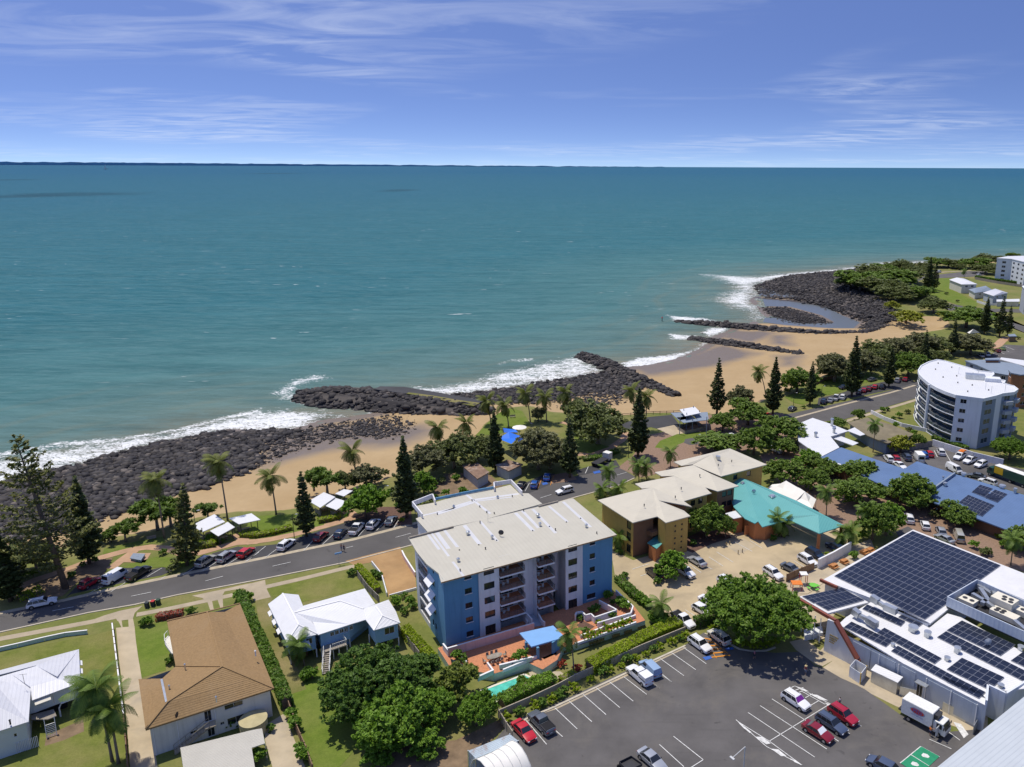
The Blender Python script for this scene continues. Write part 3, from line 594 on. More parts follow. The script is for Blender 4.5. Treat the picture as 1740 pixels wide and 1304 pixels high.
for a,b_ in(((1425,1052),(1590,1202)),((1520,997),(1720,1155)),((1610,1225),(1720,1155))):paint(lot,T('F',*a),T('F',*b_))
for a,b_ in(((837,825),(1048,960)),((757,870),(1205,1162)),((677,917),(1125,1217)),((1048,960),(1285,1110)),((1150,985),(1360,1058)),((1390,985),(1437,1008)),((815,1112),(1215,866)),((955,755),(990,738)),((985,770),(1048,748)),((1010,785),(1040,772)),((1040,830),(1110,790)),((1095,870),(1150,838)),((990,738),(1235,862)),((1040,775),(1195,862)),((100,664),(163,712)),((40,720),(80,752))):
 paint(lot,T('I',*a),T('I',*b_))
def flat(parent,name,pts,matn,z=.09):return MB().poly(ccw([Vector((p[0],p[1],z))for p in pts])).build(name,matn,parent)
for pl_ in([(595,965),(640,1000),(700,1050),(690,1056),(640,1016)],[(720,1080),(770,1080),(830,1125),(800,1131)],[(830,1160),(880,1165),(935,1210),(900,1211)],[(960,1226),(1000,1240),(1040,1272),(990,1251)],[(1090,793),(1140,798),(1215,836),(1165,833)],[(990,738),(1050,756),(1085,776),(1040,769)],[(1190,850),(1250,866),(1215,872)]):
 flat(lot,'painted_patch',Tp('I',pl_),'line_white')
paint(lot,T('I',595,965),T('I',800,1145));paint(lot,T('I',800,1145),T('I',1040,1272));paint(lot,T('I',620,985),T('I',820,1110));paint(lot,T('I',820,1110),T('I',1040,1272))
for k in range(6):  # orange hatching between the disabled bays
 a=Vector(T('I',372+k*12,415+k*26));b_=Vector(T('I',425+k*26,425+k*21));paint(lot,a,b_,.3,.085,'line_orange')
paint(lot,T('I',370,412),T('I',465,552),.12,.087,'line_orange');paint(lot,T('I',420,425),T('I',540,520),.12,.087,'line_orange')
flat(lot,'disabled_bay_symbol',Tp('I',[(370,545),(420,535),(438,552),(392,565)]),'line_blue');flat(lot,'disabled_bay_symbol',Tp('I',[(520,485),(570,475),(585,490),(540,500)]),'line_blue')
for q in([(585,1285),(640,1243),(735,1303),(680,1350)],[(642,1240),(693,1198),(788,1250),(735,1300)]):
 flat(lot,'green_bay',Tp('J',q),'line_green',.088)
for cx,cy in((715,1246),(660,1290)):flat(lot,'bay_mark',Tp('J',[(cx-22,cy-3),(cx-12,cy-14),(cx+10,cy-7),(cx+22,cy+6),(cx+14,cy+12),(cx-14,cy+6)]),'line_white',.093)
for a,b_ in(((582,1285),(690,1197)),((690,1197),(790,1252)),((640,1241),(735,1300)),((735,1160),(850,1210)),((820,1110),(895,1165)),((1740,1),(1741,2))):
 if a[0]<1700:paint(lot,T('J',*a),T('J',*b_))
flat(lot,'painted_patch',Tp('J',[(860,1070),(900,1080),(940,1135),(915,1155)]),'line_white')
kerb([T('F',*q)for q in((430,960),(530,882),(630,838),(720,800),(1187,580),(1600,388))],.35,.14)
path('gutter_edge',[T('F',*q)for q in((540,890),(650,830),(730,806),(1190,590),(1600,396))],.5,'concrete',.058)
kerb([T('I',*q)for q in((385,385),(430,400),(560,460),(620,490),(700,503),(800,500),(860,478))],.3,.14)
sheet('entry_path',Tp('I',[(955,440),(1060,415),(1180,515),(1255,560),(1175,605),(1130,592),(1090,560),(1000,495)]),'concrete',.06)
sheet('service_path',Tp('I',[(1180,612),(1255,562),(1360,600),(1480,660),(1760,830),(1760,890),(1430,740),(1300,682)]),'concrete',.06)
sheet('service_yard',Tp('J',[(240,620),(1040,1000),(1040,1130),(950,1120),(560,985),(370,890),(290,800),(160,700)]),'concrete',.02)
sheet('service_yard',Tp('J',[(-20,330),(150,220),(430,110),(460,200),(300,420),(150,640),(60,560)]),'concrete',.02)
mlot=sheet('motel_court',Tp('H',[(150,770),(300,840),(640,740),(900,640),(1200,660),(1400,560),(1740,620),(1740,770),(1520,905),(1330,990),(1000,1110),(860,1220),(720,1290),(500,1195),(260,1040),(180,960)]),'concrete_lot',.05)
for a,b_ in(((650,850),(757,925)),((810,820),(903,880)),((860,785),(972,855)),((975,715),(1100,782)),((1085,710),(1168,762)),((760,870),(832,902)),((295,902),(410,865)),((350,947),(400,932)),((1255,905),(1330,958)),((650,1175),(755,1240)),((1380,845),(1480,905)),((640,920),(690,950))):
 paint(mlot,T('H',*a),T('H',*b_))
sheet('garden_bed',Tp('H',[(640,770),(660,690),(760,640),(900,600),(960,690),(830,730),(700,790)]),'mulch',.055)
sheet('ramp',Tp('H',[(925,745),(1040,690),(1130,745),(1010,800)]),'concrete',.06)
sheet('brick_street',[G(*q)for q in[(1340,760),(1440,790),(1480,815),(1560,850),(1660,885),(1780,925),(1780,985),(1700,960),(1555,903),(1450,890),(1420,905),(1395,885),(1330,830),(1290,775)]],'brick_pave',.04)
sheet('street_patch',Tp('K',[(880,885),(960,850),(1010,880),(900,925)]),'asphalt',.06)
sheet('plaza',[G(*q)for q in[(1050,795),(1075,775),(1100,740),(1160,728),(1205,705),(1270,698),(1331,703),(1350,716),(1345,738),(1300,760),(1250,770),(1190,790),(1140,800),(1090,812)]],'brick_pave',.04)
sheet('boat_ramp',Tp('N',[(200,870),(390,828),(560,812),(612,880),(460,905),(420,895),(290,915),(210,910)]),'asphalt_dark',.055)
sheet('concrete_apron',Tp('N',[(460,905),(590,878),(662,940),(590,967)]),'concrete',.055)
path('plaza_lawn',Tp('N',[(500,1040),(540,1000),(640,960),(760,940),(860,925)]),[5,6,6,4,2],'lawn_green',.06)
sheet('turning_area',Tp('N',[(640,1000),(650,975),(740,960),(740,1010),(680,1015)]),'asphalt',.06)
rroad=sheet('road',[G(*q)for q in[(1331,706),(1440,682),(1512,664),(1555,650),(1640,625),(1740,590),(1800,570),(1800,600),(1700,635),(1553,678),(1431,714),(1350,720)]],'asphalt',.05)
path('gutter_edge',[G(*q)for q in((1345,712),(1440,686),(1512,668),(1555,655))],1.0,'gutter',.058)
path('footpath',[G(*q)for q in((1425,720),(1553,681),(1600,665))],1.5,'concrete_path',.05)
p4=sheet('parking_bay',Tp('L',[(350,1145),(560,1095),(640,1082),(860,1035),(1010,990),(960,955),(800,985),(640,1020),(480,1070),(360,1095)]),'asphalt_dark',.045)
sheet('car_park',Tp('K',[(700,395),(740,375),(1120,310),(1240,330),(1550,430),(1760,470),(1760,640),(1280,500),(1000,430),(930,470)]),'asphalt_old',.05)
for a,b_ in(((568,170),(605,243)),((690,185),(750,290))):paint(ground,T('d',*a),T('d',*b_),.15)
sheet('car_park',Tp('c',[(650,180),(940,150),(1090,38),(1320,50),(1320,120),(1200,125),(950,190)]),'asphalt_old',.05)
for k in range(4):paint(ground,T('c',920+k*60,120-k*20),T('c',1030+k*55,165-k*22),.2)
sheet('road',Tp('b',[(-40,560),(0,520),(170,462),(330,440),(700,398),(900,400),(900,440),(780,458),(450,472),(330,478),(170,492),(60,562),(0,600)]),'asphalt_old',.05)
sheet('road',Tp('b',[(390,800),(470,755),(650,790),(900,815),(1400,822),(1400,865),(1000,850),(950,875),(980,955),(1130,1000),(1400,1120),(1400,1040),(1150,960),(900,925),(880,850),(650,830),(480,835)]),'asphalt',.055)
path('footpath',Tp('b',[(-60,495),(0,468),(180,440),(420,408),(720,392)]),2.5,'concrete_path',.05)
path('footpath',Tp('b',[(880,1260),(1000,1230),(1060,1170),(1120,1130)]),4,'pink_path',.06)
path('park_path',Tp('A',[(100,1195),(240,1130),(400,1080),(560,1020),(690,978),(860,930),(1000,910),(1130,920),(1230,955),(1340,950),(1480,910),(1600,880),(1740,872)]),2.3,'pink_path')
path('park_path',Tp('C',[(0,880),(160,858),(300,828),(520,770),(640,735),(740,705),(800,690)]),2.2,'pink_path')
path('park_path',Tp('A',[(745,1055),(820,995),(905,935)]),2.0,'pink_path')
sheet('paved_pad',Tp('A',[(830,1012),(905,950),(1015,950),(975,1015)]),'pink_path',.05)
path('park_path',Tp('A',[(1590,820),(1640,870)]),2.4,'pink_path');path('park_path',Tp('C',[(650,650),(700,690),(720,712)]),2.6,'pink_path')
path('park_path',Tp('M',[(660,462),(700,490),(755,522),(800,560)]),1.6,'concrete_path')
path('park_path',Tp('M',[(1100,760),(1200,765),(1330,720),(1420,660),(1440,610)]),2.4,'pink_path');path('park_path',Tp('M',[(1000,545),(1100,570),(1200,560),(1340,545)]),1.8,'pink_path')
sheet('paved_pad',Tp('M',[(940,900),(1060,880),(1110,930),(1010,950),(930,960)]),'brick_pave',.05)
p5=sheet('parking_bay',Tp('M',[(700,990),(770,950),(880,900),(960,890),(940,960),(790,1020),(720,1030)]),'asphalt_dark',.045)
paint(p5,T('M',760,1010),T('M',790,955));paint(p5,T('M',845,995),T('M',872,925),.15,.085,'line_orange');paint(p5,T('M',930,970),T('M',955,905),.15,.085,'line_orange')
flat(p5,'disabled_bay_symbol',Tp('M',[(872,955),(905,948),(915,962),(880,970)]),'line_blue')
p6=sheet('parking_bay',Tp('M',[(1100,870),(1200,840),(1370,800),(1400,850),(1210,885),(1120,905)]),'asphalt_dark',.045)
paint(p6,T('M',1165,890),T('M',1185,845),.15);flat(p6,'disabled_bay_symbol',Tp('M',[(1215,880),(1260,870),(1270,885),(1225,893)]),'line_blue')
sheet('lawn',Tp('A',[(690,960),(700,920),(1000,855),(1100,840),(1110,880),(1000,890),(850,920)]),'lawn_green',.03)
sheet('lawn',Tp('A',[(830,1050),(870,1025),(1050,975),(1240,985),(1300,1000),(1280,1030),(1180,1055),(1090,1045),(900,1050)]),'lawn_green',.03)
sheet('lawn',Tp('C',[(0,840),(0,720),(80,700),(300,690),(420,700),(520,760),(300,815),(100,850)]),'lawn_green',.03)
sheet('lawn',Tp('M',[(420,640),(560,500),(640,450),(740,470),(800,560),(700,590),(600,620)]),'lawn_green',.03)
sheet('lawn',Tp('M',[(1080,580),(1160,590),(1250,690),(1330,710),(1200,755),(1110,740)]),'lawn_green',.03)
sheet('lawn',Tp('L',[(200,1130),(130,1090),(400,970),(700,920),(800,960),(600,1010),(480,1060),(350,1090),(260,1140)]),'lawn_green',.03)
sheet('lawn',Tp('L',[(1100,400),(1150,290),(1240,290),(1240,360),(1430,450),(1420,480),(1300,470)]),'lawn_green',.03)
sheet('garden_bed',Tp('A',[(60,1230),(420,1080),(600,1020),(760,980),(700,1090),(520,1150),(420,1240),(150,1280)]),'soil',.028)
sheet('garden_bed',Tp('C',[(700,800-90),(900,640),(1100,640),(1110,760),(1010,760)]),'mulch',.028)
sheet('garden_bed',Tp('C',[(1250,500),(1330,420),(1600,400),(1720,500),(1500,560),(1260,560)]),'soil',.028)
# ================================================================ building kit
def V2(p):return Vector((p[0],p[1],0))
def inset(poly,d):
 """move every edge of a ccw polygon inwards by d (list allowed)"""
 n=len(poly);out=[];ds=d if hasattr(d,'__len__')else[d]*n
 for i in range(n):
  a,b,c=V2(poly[i-1]),V2(poly[i]),V2(poly[(i+1)%n]);e1=(b-a).normalized();e2=(c-b).normalized()
  n1=Vector((-e1.y,e1.x,0));n2=Vector((-e2.y,e2.x,0));p1=b+n1*ds[i-1];p2=b+n2*ds[i]
  cr=e1.x*e2.y-e1.y*e2.x
  if abs(cr)<1e-3:out.append(p1);continue
  t=((p2.x-p1.x)*e2.y-(p2.y-p1.y)*e2.x)/cr;out.append(p1+e1*t)
 return out
class Facade:
 """a vertical wall plane from a to b (outside on the right when walking a -> b); u in metres along it"""
 def __init__(s,a,b):s.a=V2(a);s.d=V2(b)-s.a;s.L=s.d.length;s.d.normalize();s.n=Vector((s.d.y,-s.d.x,0))
 def p(s,u,z,out=0.0):q=s.a+s.d*u+s.n*out;return Vector((q.x,q.y,z))
 def u_of(s,w):return(V2(w)-s.a).dot(s.d)
 def wall(s,mb,z0,z1,holes=(),depth=.16,u0=0.0,u1=None):
  u1=s.L if u1 is None else u1;H=[(max(a,u0),min(b,u1),max(c,z0),min(d,z1))for a,b,c,d in holes if a<u1 and b>u0]
  us=sorted({u0,u1,*[h[0]for h in H],*[h[1]for h in H]});zs=sorted({z0,z1,*[h[2]for h in H],*[h[3]for h in H]})
  for i in range(len(us)-1):
   for j in range(len(zs)-1):
    uc,zc=(us[i]+us[i+1])/2,(zs[j]+zs[j+1])/2
    if any(h[0]<uc<h[1]and h[2]<zc<h[3]for h in H):continue
    mb.poly([s.p(us[i],zs[j]),s.p(us[i+1],zs[j]),s.p(us[i+1],zs[j+1]),s.p(us[i],zs[j+1])])
  for h in H:
   c=[(h[0],h[2]),(h[1],h[2]),(h[1],h[3]),(h[0],h[3])]
   for k in range(4):
    (ua,za),(ub,zb)=c[k],c[(k+1)%4];mb.poly([s.p(ub,zb),s.p(ua,za),s.p(ua,za,-depth),s.p(ub,zb,-depth)])
 def window(s,parent,h,frame='white_trim',mull=1,glass='glass',name='window',depth=.1,fw=.06,sill=None):
  mb=MB();u0,u1,z0,z1=h
  def bar(a,b,c,d):
   q=[s.p(a,c,-depth),s.p(b,c,-depth),s.p(b,d,-depth),s.p(a,d,-depth)];q2=[x+s.n*.05 for x in q]
   mb.add(q+q2,[(4,5,6,7),(0,1,5,4),(1,2,6,5),(2,3,7,6),(3,0,4,7)])
  bar(u0,u1,z0,z0+fw);bar(u0,u1,z1-fw,z1);bar(u0,u0+fw,z0+fw,z1-fw);bar(u1-fw,u1,z0+fw,z1-fw)
  for k in range(mull):c=u0+(u1-u0)*(k+1)/(mull+1);bar(c-fw*.35,c+fw*.35,z0+fw,z1-fw)
  o=mb.build(name,frame,parent)
  MB().poly([s.p(u0,z0,-depth-.02),s.p(u1,z0,-depth-.02),s.p(u1,z1,-depth-.02),s.p(u0,z1,-depth-.02)]).build('pane',glass,o)
  if sill:MB().beam(s.p(u0-.08,z0-.04,.05),s.p(u1+.08,z0-.04,.05),.16,.08).build('sill',sill,o)
  return o
 def box(s,mb,u0,u1,z0,z1,d0,d1):
  """a box standing out from the wall between d0 and d1"""
  q=[s.p(u0,z0,d0),s.p(u1,z0,d0),s.p(u1,z0,d1),s.p(u0,z0,d1)];q2=[x+Vector((0,0,z1-z0))for x in q]
  mb.add(q+q2,[(0,1,2,3),(7,6,5,4),(0,4,5,1),(1,5,6,2),(2,6,7,3),(3,7,4,0)]);return mb
 def railing(s,parent,u0,u1,z,out,h=1.0,glass=True,post=1.2,matn='dark_metal',name='railing'):
  mb=MB();n=max(1,int((u1-u0)/post));mb.beam(s.p(u0,z+h,out),s.p(u1,z+h,out),.05,.05)
  for k in range(n+1):u=u0+(u1-u0)*k/n;mb.beam(s.p(u,z,out),s.p(u,z+h,out),.04,.04,up=s.d)
  o=mb.build(name,matn,parent)
  if glass:MB().poly([s.p(u0,z+.08,out),s.p(u1,z+.08,out),s.p(u1,z+h-.05,out),s.p(u0,z+h-.05,out)]).build('glass_panel','rail_glass',o)
  return o
m,t,b=new_mat('rail_glass');b.inputs['Base Color'].default_value=(.07,.09,.11,1);b.inputs['Roughness'].default_value=.1;b.inputs['Alpha'].default_value=.4
def facade_box(root,poly,z0,z1,matn,name='wall',holes=None,mats=None):
 """walls round a ccw polygon; holes: {edge: [(u0,u1,z0,z1),...]}"""
 F=[]
 for i in range(len(poly)):
  f=Facade(poly[i],poly[(i+1)%len(poly)]);mb=MB();f.wall(mb,z0,z1 if not hasattr(z1,'__len__')else z1[i],(holes or{}).get(i,()));mb.build(name,(mats or{}).get(i,matn),root);F.append(f)
 return F
def wins(f,n,w,z0,z1,u0=None,u1=None):
 u0=.8 if u0 is None else u0;u1=f.L-.8 if u1 is None else u1
 st=(u1-u0)/n;return[(u0+st*(k+.5)-w/2,u0+st*(k+.5)+w/2,z0,z1)for k in range(n)]
def roof_faces(root,name,faces,matn,th=.18):
 """every face a list of 3D points, ccw from above; one sheet with eave thickness"""
 mb=MB()
 for f in faces:
  f=[Vector(p)for p in f];ar=sum(f[i].x*f[(i+1)%len(f)].y-f[(i+1)%len(f)].x*f[i].y for i in range(len(f)))
  if ar<0:f.reverse()
  mb.slab(f,th)
 return mb.build(name,matn,root)
def vent(root,p,h=.6,r=.16,matn='dark_metal',cap=True):
 mb=MB();mb.cone((p[0],p[1],p[2]-.1),r,r,h,8)
 if cap:mb.cone((p[0],p[1],p[2]+h-.1),r*1.6,r*.6,r*1.2,10)
 return mb.build('roof_vent',matn,root)
def hip_roof(root,c4,ridge,z0,z1,matn,th=.18,name='roof'):
 """c4: four eave corners ccw; ridge: two points, the first near edge 3-0, the second near edge 1-2"""
 A=[Vector((p[0],p[1],z0))for p in c4];r0=Vector((ridge[0][0],ridge[0][1],z1));r1=Vector((ridge[1][0],ridge[1][1],z1))
 return roof_faces(root,name,[[A[0],A[1],r1,r0],[A[1],A[2],r1],[A[2],A[3],r0,r1],[A[3],A[0],r0]],matn,th)
 # ================================================================ blue apartment block
EZ=13.9
fa,fb=T('E',275,750,EZ),T('E',1455,430,EZ);bc,bd=T('E',1180,180,EZ+.7),T('E',55,450,EZ+.7)
ex=(fb-fa).normalized();ex.z=0;ey=Vector((-ex.y,ex.x,0));W_=(V2(fb)-V2(fa)).length
def BL(u,v,z=0.0):q=V2(fa)+ex*u+ey*v;return Vector((q.x,q.y,z))
depth=((V2(bc)-V2(fa)).dot(ey)+(V2(bd)-V2(fa)).dot(ey))/2
def BU(x):return V2(T('E',x,750-(x-275)*.2712,EZ)-fa).dot(ex)
RD=depth
blue_root=thing('apartment_block','five storey blue and white apartment block with cream metal roof','building',BL(W_/2,RD/2,0))
ribbed('roof_cream',(.50,.475,.395),math.degrees(math.atan2(ey.y,ex.y*0+ey.x)),.76,.5,.25,.04,stain=((.54,.52,.45),.06,.5))
mat('roof_strip',(.58,.585,.60),.45,.04,.5)
IN=.55
FR=Facade(BL(IN,IN),BL(W_-IN,IN));FL=[1.0,3.72,6.44,9.16,11.88]
def fu(x):return BU(x)-IN
segs=[(0,fu(530),'blue_wall',0.0),(fu(530),fu(668),'white_wall',.25),(fu(1118),fu(1232),'white_wall',.25),(fu(1232),FR.L,'blue_wall',0.0)]
H_b1=[(fu(462)-.62,fu(462)+.62,z+.95,z+1.95)for z in FL];H_w1=[(fu(600)-.95,fu(600)+.95,z+.85,z+2.1)for z in FL[1:]]+[(fu(600)-.95,fu(600)+.95,FL[0]+.05,FL[0]+2.1)]
H_w2=[(fu(1165)-.9,fu(1165)+.9,z+.85,z+2.1)for z in FL[1:]]+[(fu(1165)-.9,fu(1165)+.9,FL[0]+.05,FL[0]+2.1)];H_b2=[(fu(1302)-.55,fu(1302)+.55,z+.95,z+1.95)for z in FL[1:]]+[(fu(1295)-.9,fu(1295)+.9,FL[0]+.95,FL[0]+1.95)]
for(u0,u1,mt,out),HH in zip(segs,(H_b1,H_w1,H_w2,H_b2)):
 f=Facade(FR.p(u0,0,out),FR.p(u1,0,out));HH=[(a-u0,b_-u0,c_,d_)for a,b_,c_,d_ in HH]
 mb=MB();f.wall(mb,-.2,EZ-.12,HH);mb.build('front_wall',mt,blue_root)
 for h in HH:f.window(blue_root,h,'dark_metal',1,sill='white_trim' if mt=='blue_wall' else None)
 if out:
  mb=MB()
  for u in(u0,u1):mb.poly([FR.p(u,-.2,-2.6),FR.p(u,-.2,out),FR.p(u,EZ-.12,out),FR.p(u,EZ-.12,-2.6)])
  mb.build('return_wall',mt,blue_root)
for x0,x1,rec,nfl,up in((668,836,2.3,4,True),(925,1036,2.3,4,True)):
 u0,u1=fu(x0),fu(x1);f=Facade(FR.p(u0,0,-rec),FR.p(u1,0,-rec));mb=MB();HH=[]
 for z in FL:HH+=[(f.L*.22,f.L*.78,z+.05,z+2.15)]
 f.wall(mb,-.2,EZ-.12,HH);mb.build('balcony_back_wall','white_wall',blue_root)
 for h in HH:f.window(blue_root,h,'light_grey',2,name='sliding_door')
 for z in FL[1:]:
  o=FR.box(MB(),u0,u1,z-.22,z,-rec+.01,.75).build('balcony_slab','white_trim',blue_root)
  FR.box(MB(),u0+.12,u1-.12,z+.004,z+.03,-rec+.02,.6).build('balcony_floor','terracotta',o)
  FR.railing(blue_root,u0+.05,u1-.05,z+.03,.68)
  sideF=Facade(FR.p(u1-.05,0,.68),FR.p(u1-.05,0,-rec+.1));sideF.railing(blue_root,0,sideF.L,z+.03,0)
  mb=MB();c=FR.p(u0+(u1-u0)*.3,z+.4,-rec*.45);mb.cone((c.x,c.y,c.z),.35,.35,.04,10);mb.cone((c.x,c.y,c.z-.36),.05,.05,.36,6)
  for k in range(3):q=c+ex*math.cos(k*2.1)*.7+ey*math.sin(k*2.1)*.5;mb.box((q.x,q.y,z+.25),(.4,.4,.08));mb.box((q.x,q.y+.18,z+.5),(.4,.05,.45))
  mb.build('balcony_furniture','light_grey',blue_root)
for x0,x1,rec,holes in((836,925,1.6,None),(1036,1118,3.2,[(.25,1.35,z+.95,z+1.9)for z in FL[2:]])):
 u0,u1=fu(x0),fu(x1);f=Facade(FR.p(u0,0,-rec),FR.p(u1,0,-rec));mb=MB();f.wall(mb,-.2 if holes is None else 3.6,EZ-.12,holes or[]);mb.build('recessed_wall','white_wall',blue_root)
 for h in holes or[]:f.window(blue_root,h,'dark_metal',1)
 mb=MB()
 for u in(u0,u1):mb.poly([FR.p(u,-.2,-4.2),FR.p(u,-.2,-.02),FR.p(u,EZ-.12,-.02),FR.p(u,EZ-.12,-4.2)])
 mb.build('return_wall','white_wall',blue_root)
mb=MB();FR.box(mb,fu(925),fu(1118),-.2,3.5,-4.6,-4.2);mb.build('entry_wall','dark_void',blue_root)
mb=MB();FR.box(mb,fu(836)+.1,fu(836)+.35,0,3.4,-.4,2.6);mb.build('stair_wall','white_wall',blue_root)
FLk=Facade(BL(IN,RD-.8),BL(IN,IN));L_=FLk.L;ub=L_*.46
HB=[(ub+1.5,ub+2.15,z+.75,z+1.95)for z in(FL[0],FL[4])]+[(ub+2.9,ub+3.55,z+.75,z+1.95)for z in(FL[0],FL[4])]+[(ub+1.4,ub+3.4,z+.9,z+2.0)for z in FL[1:4]]+[(L_-1.6,L_-.6,.05-.2,.7)]
mb=MB();FLk.wall(mb,-.2,EZ+.1,HB,u0=ub);mb.build('flank_wall','blue_wall',blue_root)
for h in HB:FLk.window(blue_root,h,'dark_metal',0)
for z in FL[1:4]:
 mb=MB();a,b_=FLk.p(ub+1.0,z+2.35,.02),FLk.p(ub+3.8,z+2.35,.02);c,d_=FLk.p(ub+3.8,z+1.35,1.15),FLk.p(ub+1.0,z+1.35,1.15)
 mb.slab([d_,c,b_,a],.08);mb.build('awning','white_trim',blue_root)
mb=MB();FLk.wall(mb,-.2,EZ+.1,[(1.6,ub-.05,z+.02,z+2.35)for z in FL],depth=1.9,u0=0,u1=ub);mb.build('flank_pier','white_wall',blue_root)
mb=MB();FLk.box(mb,1.5,ub,-.2,EZ,-2.1,-1.9);mb.build('loggia_wall','brown_wall',blue_root)
for z in FL:
 FLk.railing(blue_root,1.65,ub-.1,z+.05,-.1)
 mb=MB();FLk.box(mb,2.2,ub-.6,z+.05,z+.6,-1.5,-.9);mb.build('balcony_furniture','orange_timber',blue_root)
FRr=Facade(BL(W_-IN,IN),BL(W_-IN,RD-.8));mb=MB();FRr.wall(mb,-.2,EZ+.1);mb.build('flank_wall','blue_wall',blue_root)
FBk=Facade(BL(W_-IN,RD-.8),BL(IN,RD-.8));mb=MB();FBk.wall(mb,-.2,EZ+.5);mb.build('rear_wall','white_wall',blue_root)
rp=[BL(0,0,EZ),BL(W_,0,EZ),BL(W_,RD,EZ+.7),V2(bd)+Vector((0,0,EZ+.7)),T('E',110,545,EZ+.45),T('E',178,628,EZ+.3),T('E',258,690,EZ+.1)]
roof=roof_faces(blue_root,'roof',[rp],'roof_cream',.28)
nrm=(rp[1]-rp[0]).cross(rp[2]-rp[1]).normalized()
def RP(t,x,y):  # a point on the roof plane seen at a tile position
 q=T(t,x,y,EZ+.35);v=(V2(q)-V2(fa)).dot(ey);q=T(t,x,y,EZ+.7*max(0,min(1,v/RD)));return q+Vector((0,0,.012))
for x0,y0,x1,y1,w in((340,640,540,905,.5),(390,630,780,1155,.42),(450,618,700,960,.75),(545,590,745,845,.55),(790,530,1070,870,.75),(985,480,1200,725,.5)):
 q=band([RP('e',x0,y0),RP('e',x1,y1)],w);MB().slab(ccw(q),.01).build('translucent_strip','roof_strip',roof)
for x0,y0,x1,y1,w in((775,285,895,405,.7),(820,270,930,385,.6),(890,260,1045,420,.6),(1000,240,1125,345,.55),(1095,210,1215,320,.6),(1215,320,1330,425,.55)):
 q=band([RP('E',x0,y0),RP('E',x1,y1)],w);MB().slab(ccw(q),.01).build('translucent_strip','roof_strip',roof)
for x,y,r in((455,430,.34),(618,458,.26),(925,312,.34),(940,372,.26),(390,612,.28),(1250,382,.26),(358,0,0)):
 if r:q=RP('E',x,y);mb=MB();mb.cone((q.x,q.y,q.z-.05),r*.7,r*.7,.35,10);mb.cone((q.x,q.y,q.z+.3),r,r*1.1,.3,12);mb.cone((q.x,q.y,q.z+.6),r*1.1,r*.3,.2,12);mb.build('turbine_vent','galv',roof)
for x,y in((537,352),(573,530),(403,676),(829,272),(1043,402),(1321,425),(648,470),(398,535),(528,500),(890,405),(1003,377),(1117,347),(1212,322)):vent(roof,RP('E',x,y),.45 if y not in(470,535,500,405,377,347,322)else .15,.09)
q=RP('E',670,440);mb=MB();mb.cone((q.x,q.y,q.z),.04,.04,1.2,6);mb.cone((q.x+.25,q.y-.3,q.z+.8),.15,.5,.15,14,'y');mb.build('satellite_dish','dark_metal',roof)
q=RP('E',590,340);mb=MB();mb.beam(q,q+Vector((0,0,2.2)),.05,.05,up=(1,0,0));mb.beam(q+Vector((-.6,0,2)),q+Vector((.6,0,2.1)),.03,.03)
for k in range(5):mb.beam(q+Vector((-.5+k*.25,-.25,2.05)),q+Vector((-.5+k*.25,.25,2.05)),.02,.02)
mb.build('tv_aerial','galv',roof)
for a,b_ in((T('E',60,452,EZ+.85),T('E',358,378,EZ+.85)),(T('E',930,240,EZ+.85),T('E',1060,207,EZ+.85))):MB().beam(a,b_,.25,.3).build('roof_gutter','timber_grey',roof)
mb=MB();mb.beam(BL(0,-.06,EZ-.08),BL(W_,-.06,EZ-.08),.1,.16);mb.build('eave_gutter','timber',roof)
RZ=13.2
rr=[T('E',x,y,RZ)for x,y in((105,322),(185,412),(560,330),(955,222),(862,152),(800,152),(740,95),(630,122),(430,155),(225,215),(105,238),(152,302))]
rr=ccw(rr);rw=inset(rr,.25)
mb=MB();mb.prism(rw,-.2,RZ-.15);mb.build('rear_wing_wall','white_wall',blue_root)
roof2=roof_faces(blue_root,'rear_roof',[rr],'roof_cream',.25)
def R2(x,y,dz=.012):q=T('e',x,y,RZ+dz);return q
for x0,y0,x1,y1,w in((280,408,660,318,.55),(450,392,905,245,.8),(660,300,880,232,.7),(905,215,1460,140,.8),(930,232,1380,180,.4),(800,140,1110,385,.55)):
 MB().slab(ccw(band([R2(x0,y0),R2(x1,y1)],w)),.01).build('translucent_strip','roof_strip',roof2)
for x,y in((660,310),(1200,195)):q=R2(x,y);mb=MB();mb.cone((q.x,q.y,q.z),.2,.2,.3,10);mb.cone((q.x,q.y,q.z+.3),.3,.1,.35,12);mb.build('turbine_vent','galv',roof2)
for x,y in((457,395),(1380,178),(1158,388),(885,228),(980,305),(1065,375)):vent(roof2,R2(x,y),.4,.09)
for a,b_ in((('e',152,262),('e',400,165)),(('e',400,165),('e',432,245)),(('e',152,262),('e',275,415)),(('e',1155,20),('e',1365,-10)),(('e',1365,-10),('e',1500,130)),(('e',1155,20),('e',1160,85))):
 MB().beam(T(a[0],a[1],a[2],RZ+.55),T(b_[0],b_[1],b_[2],RZ+.55),.22,.95).build('parapet','white_wall',roof2)
mb=MB();mb.beam(T('e',432,205,RZ+.35),T('e',800,128,RZ+.35),.2,.5);mb.beam(T('e',800,128,RZ+.35),T('e',1150,62,RZ+.35),.2,.5);mb.build('parapet','blue_wall',roof2)
for x,y in((188,410),(212,428)):
 a,b_=T('e',152,262,11.5),T('e',275,415,11.5);f=Facade(a,b_);u=f.L*(.35 if x==188 else .65);mb=MB();f.box(mb,u-.3,u+.3,10.6,11.9,-.1,.28);mb.build('window','glass',blue_root)
PZ=1.35
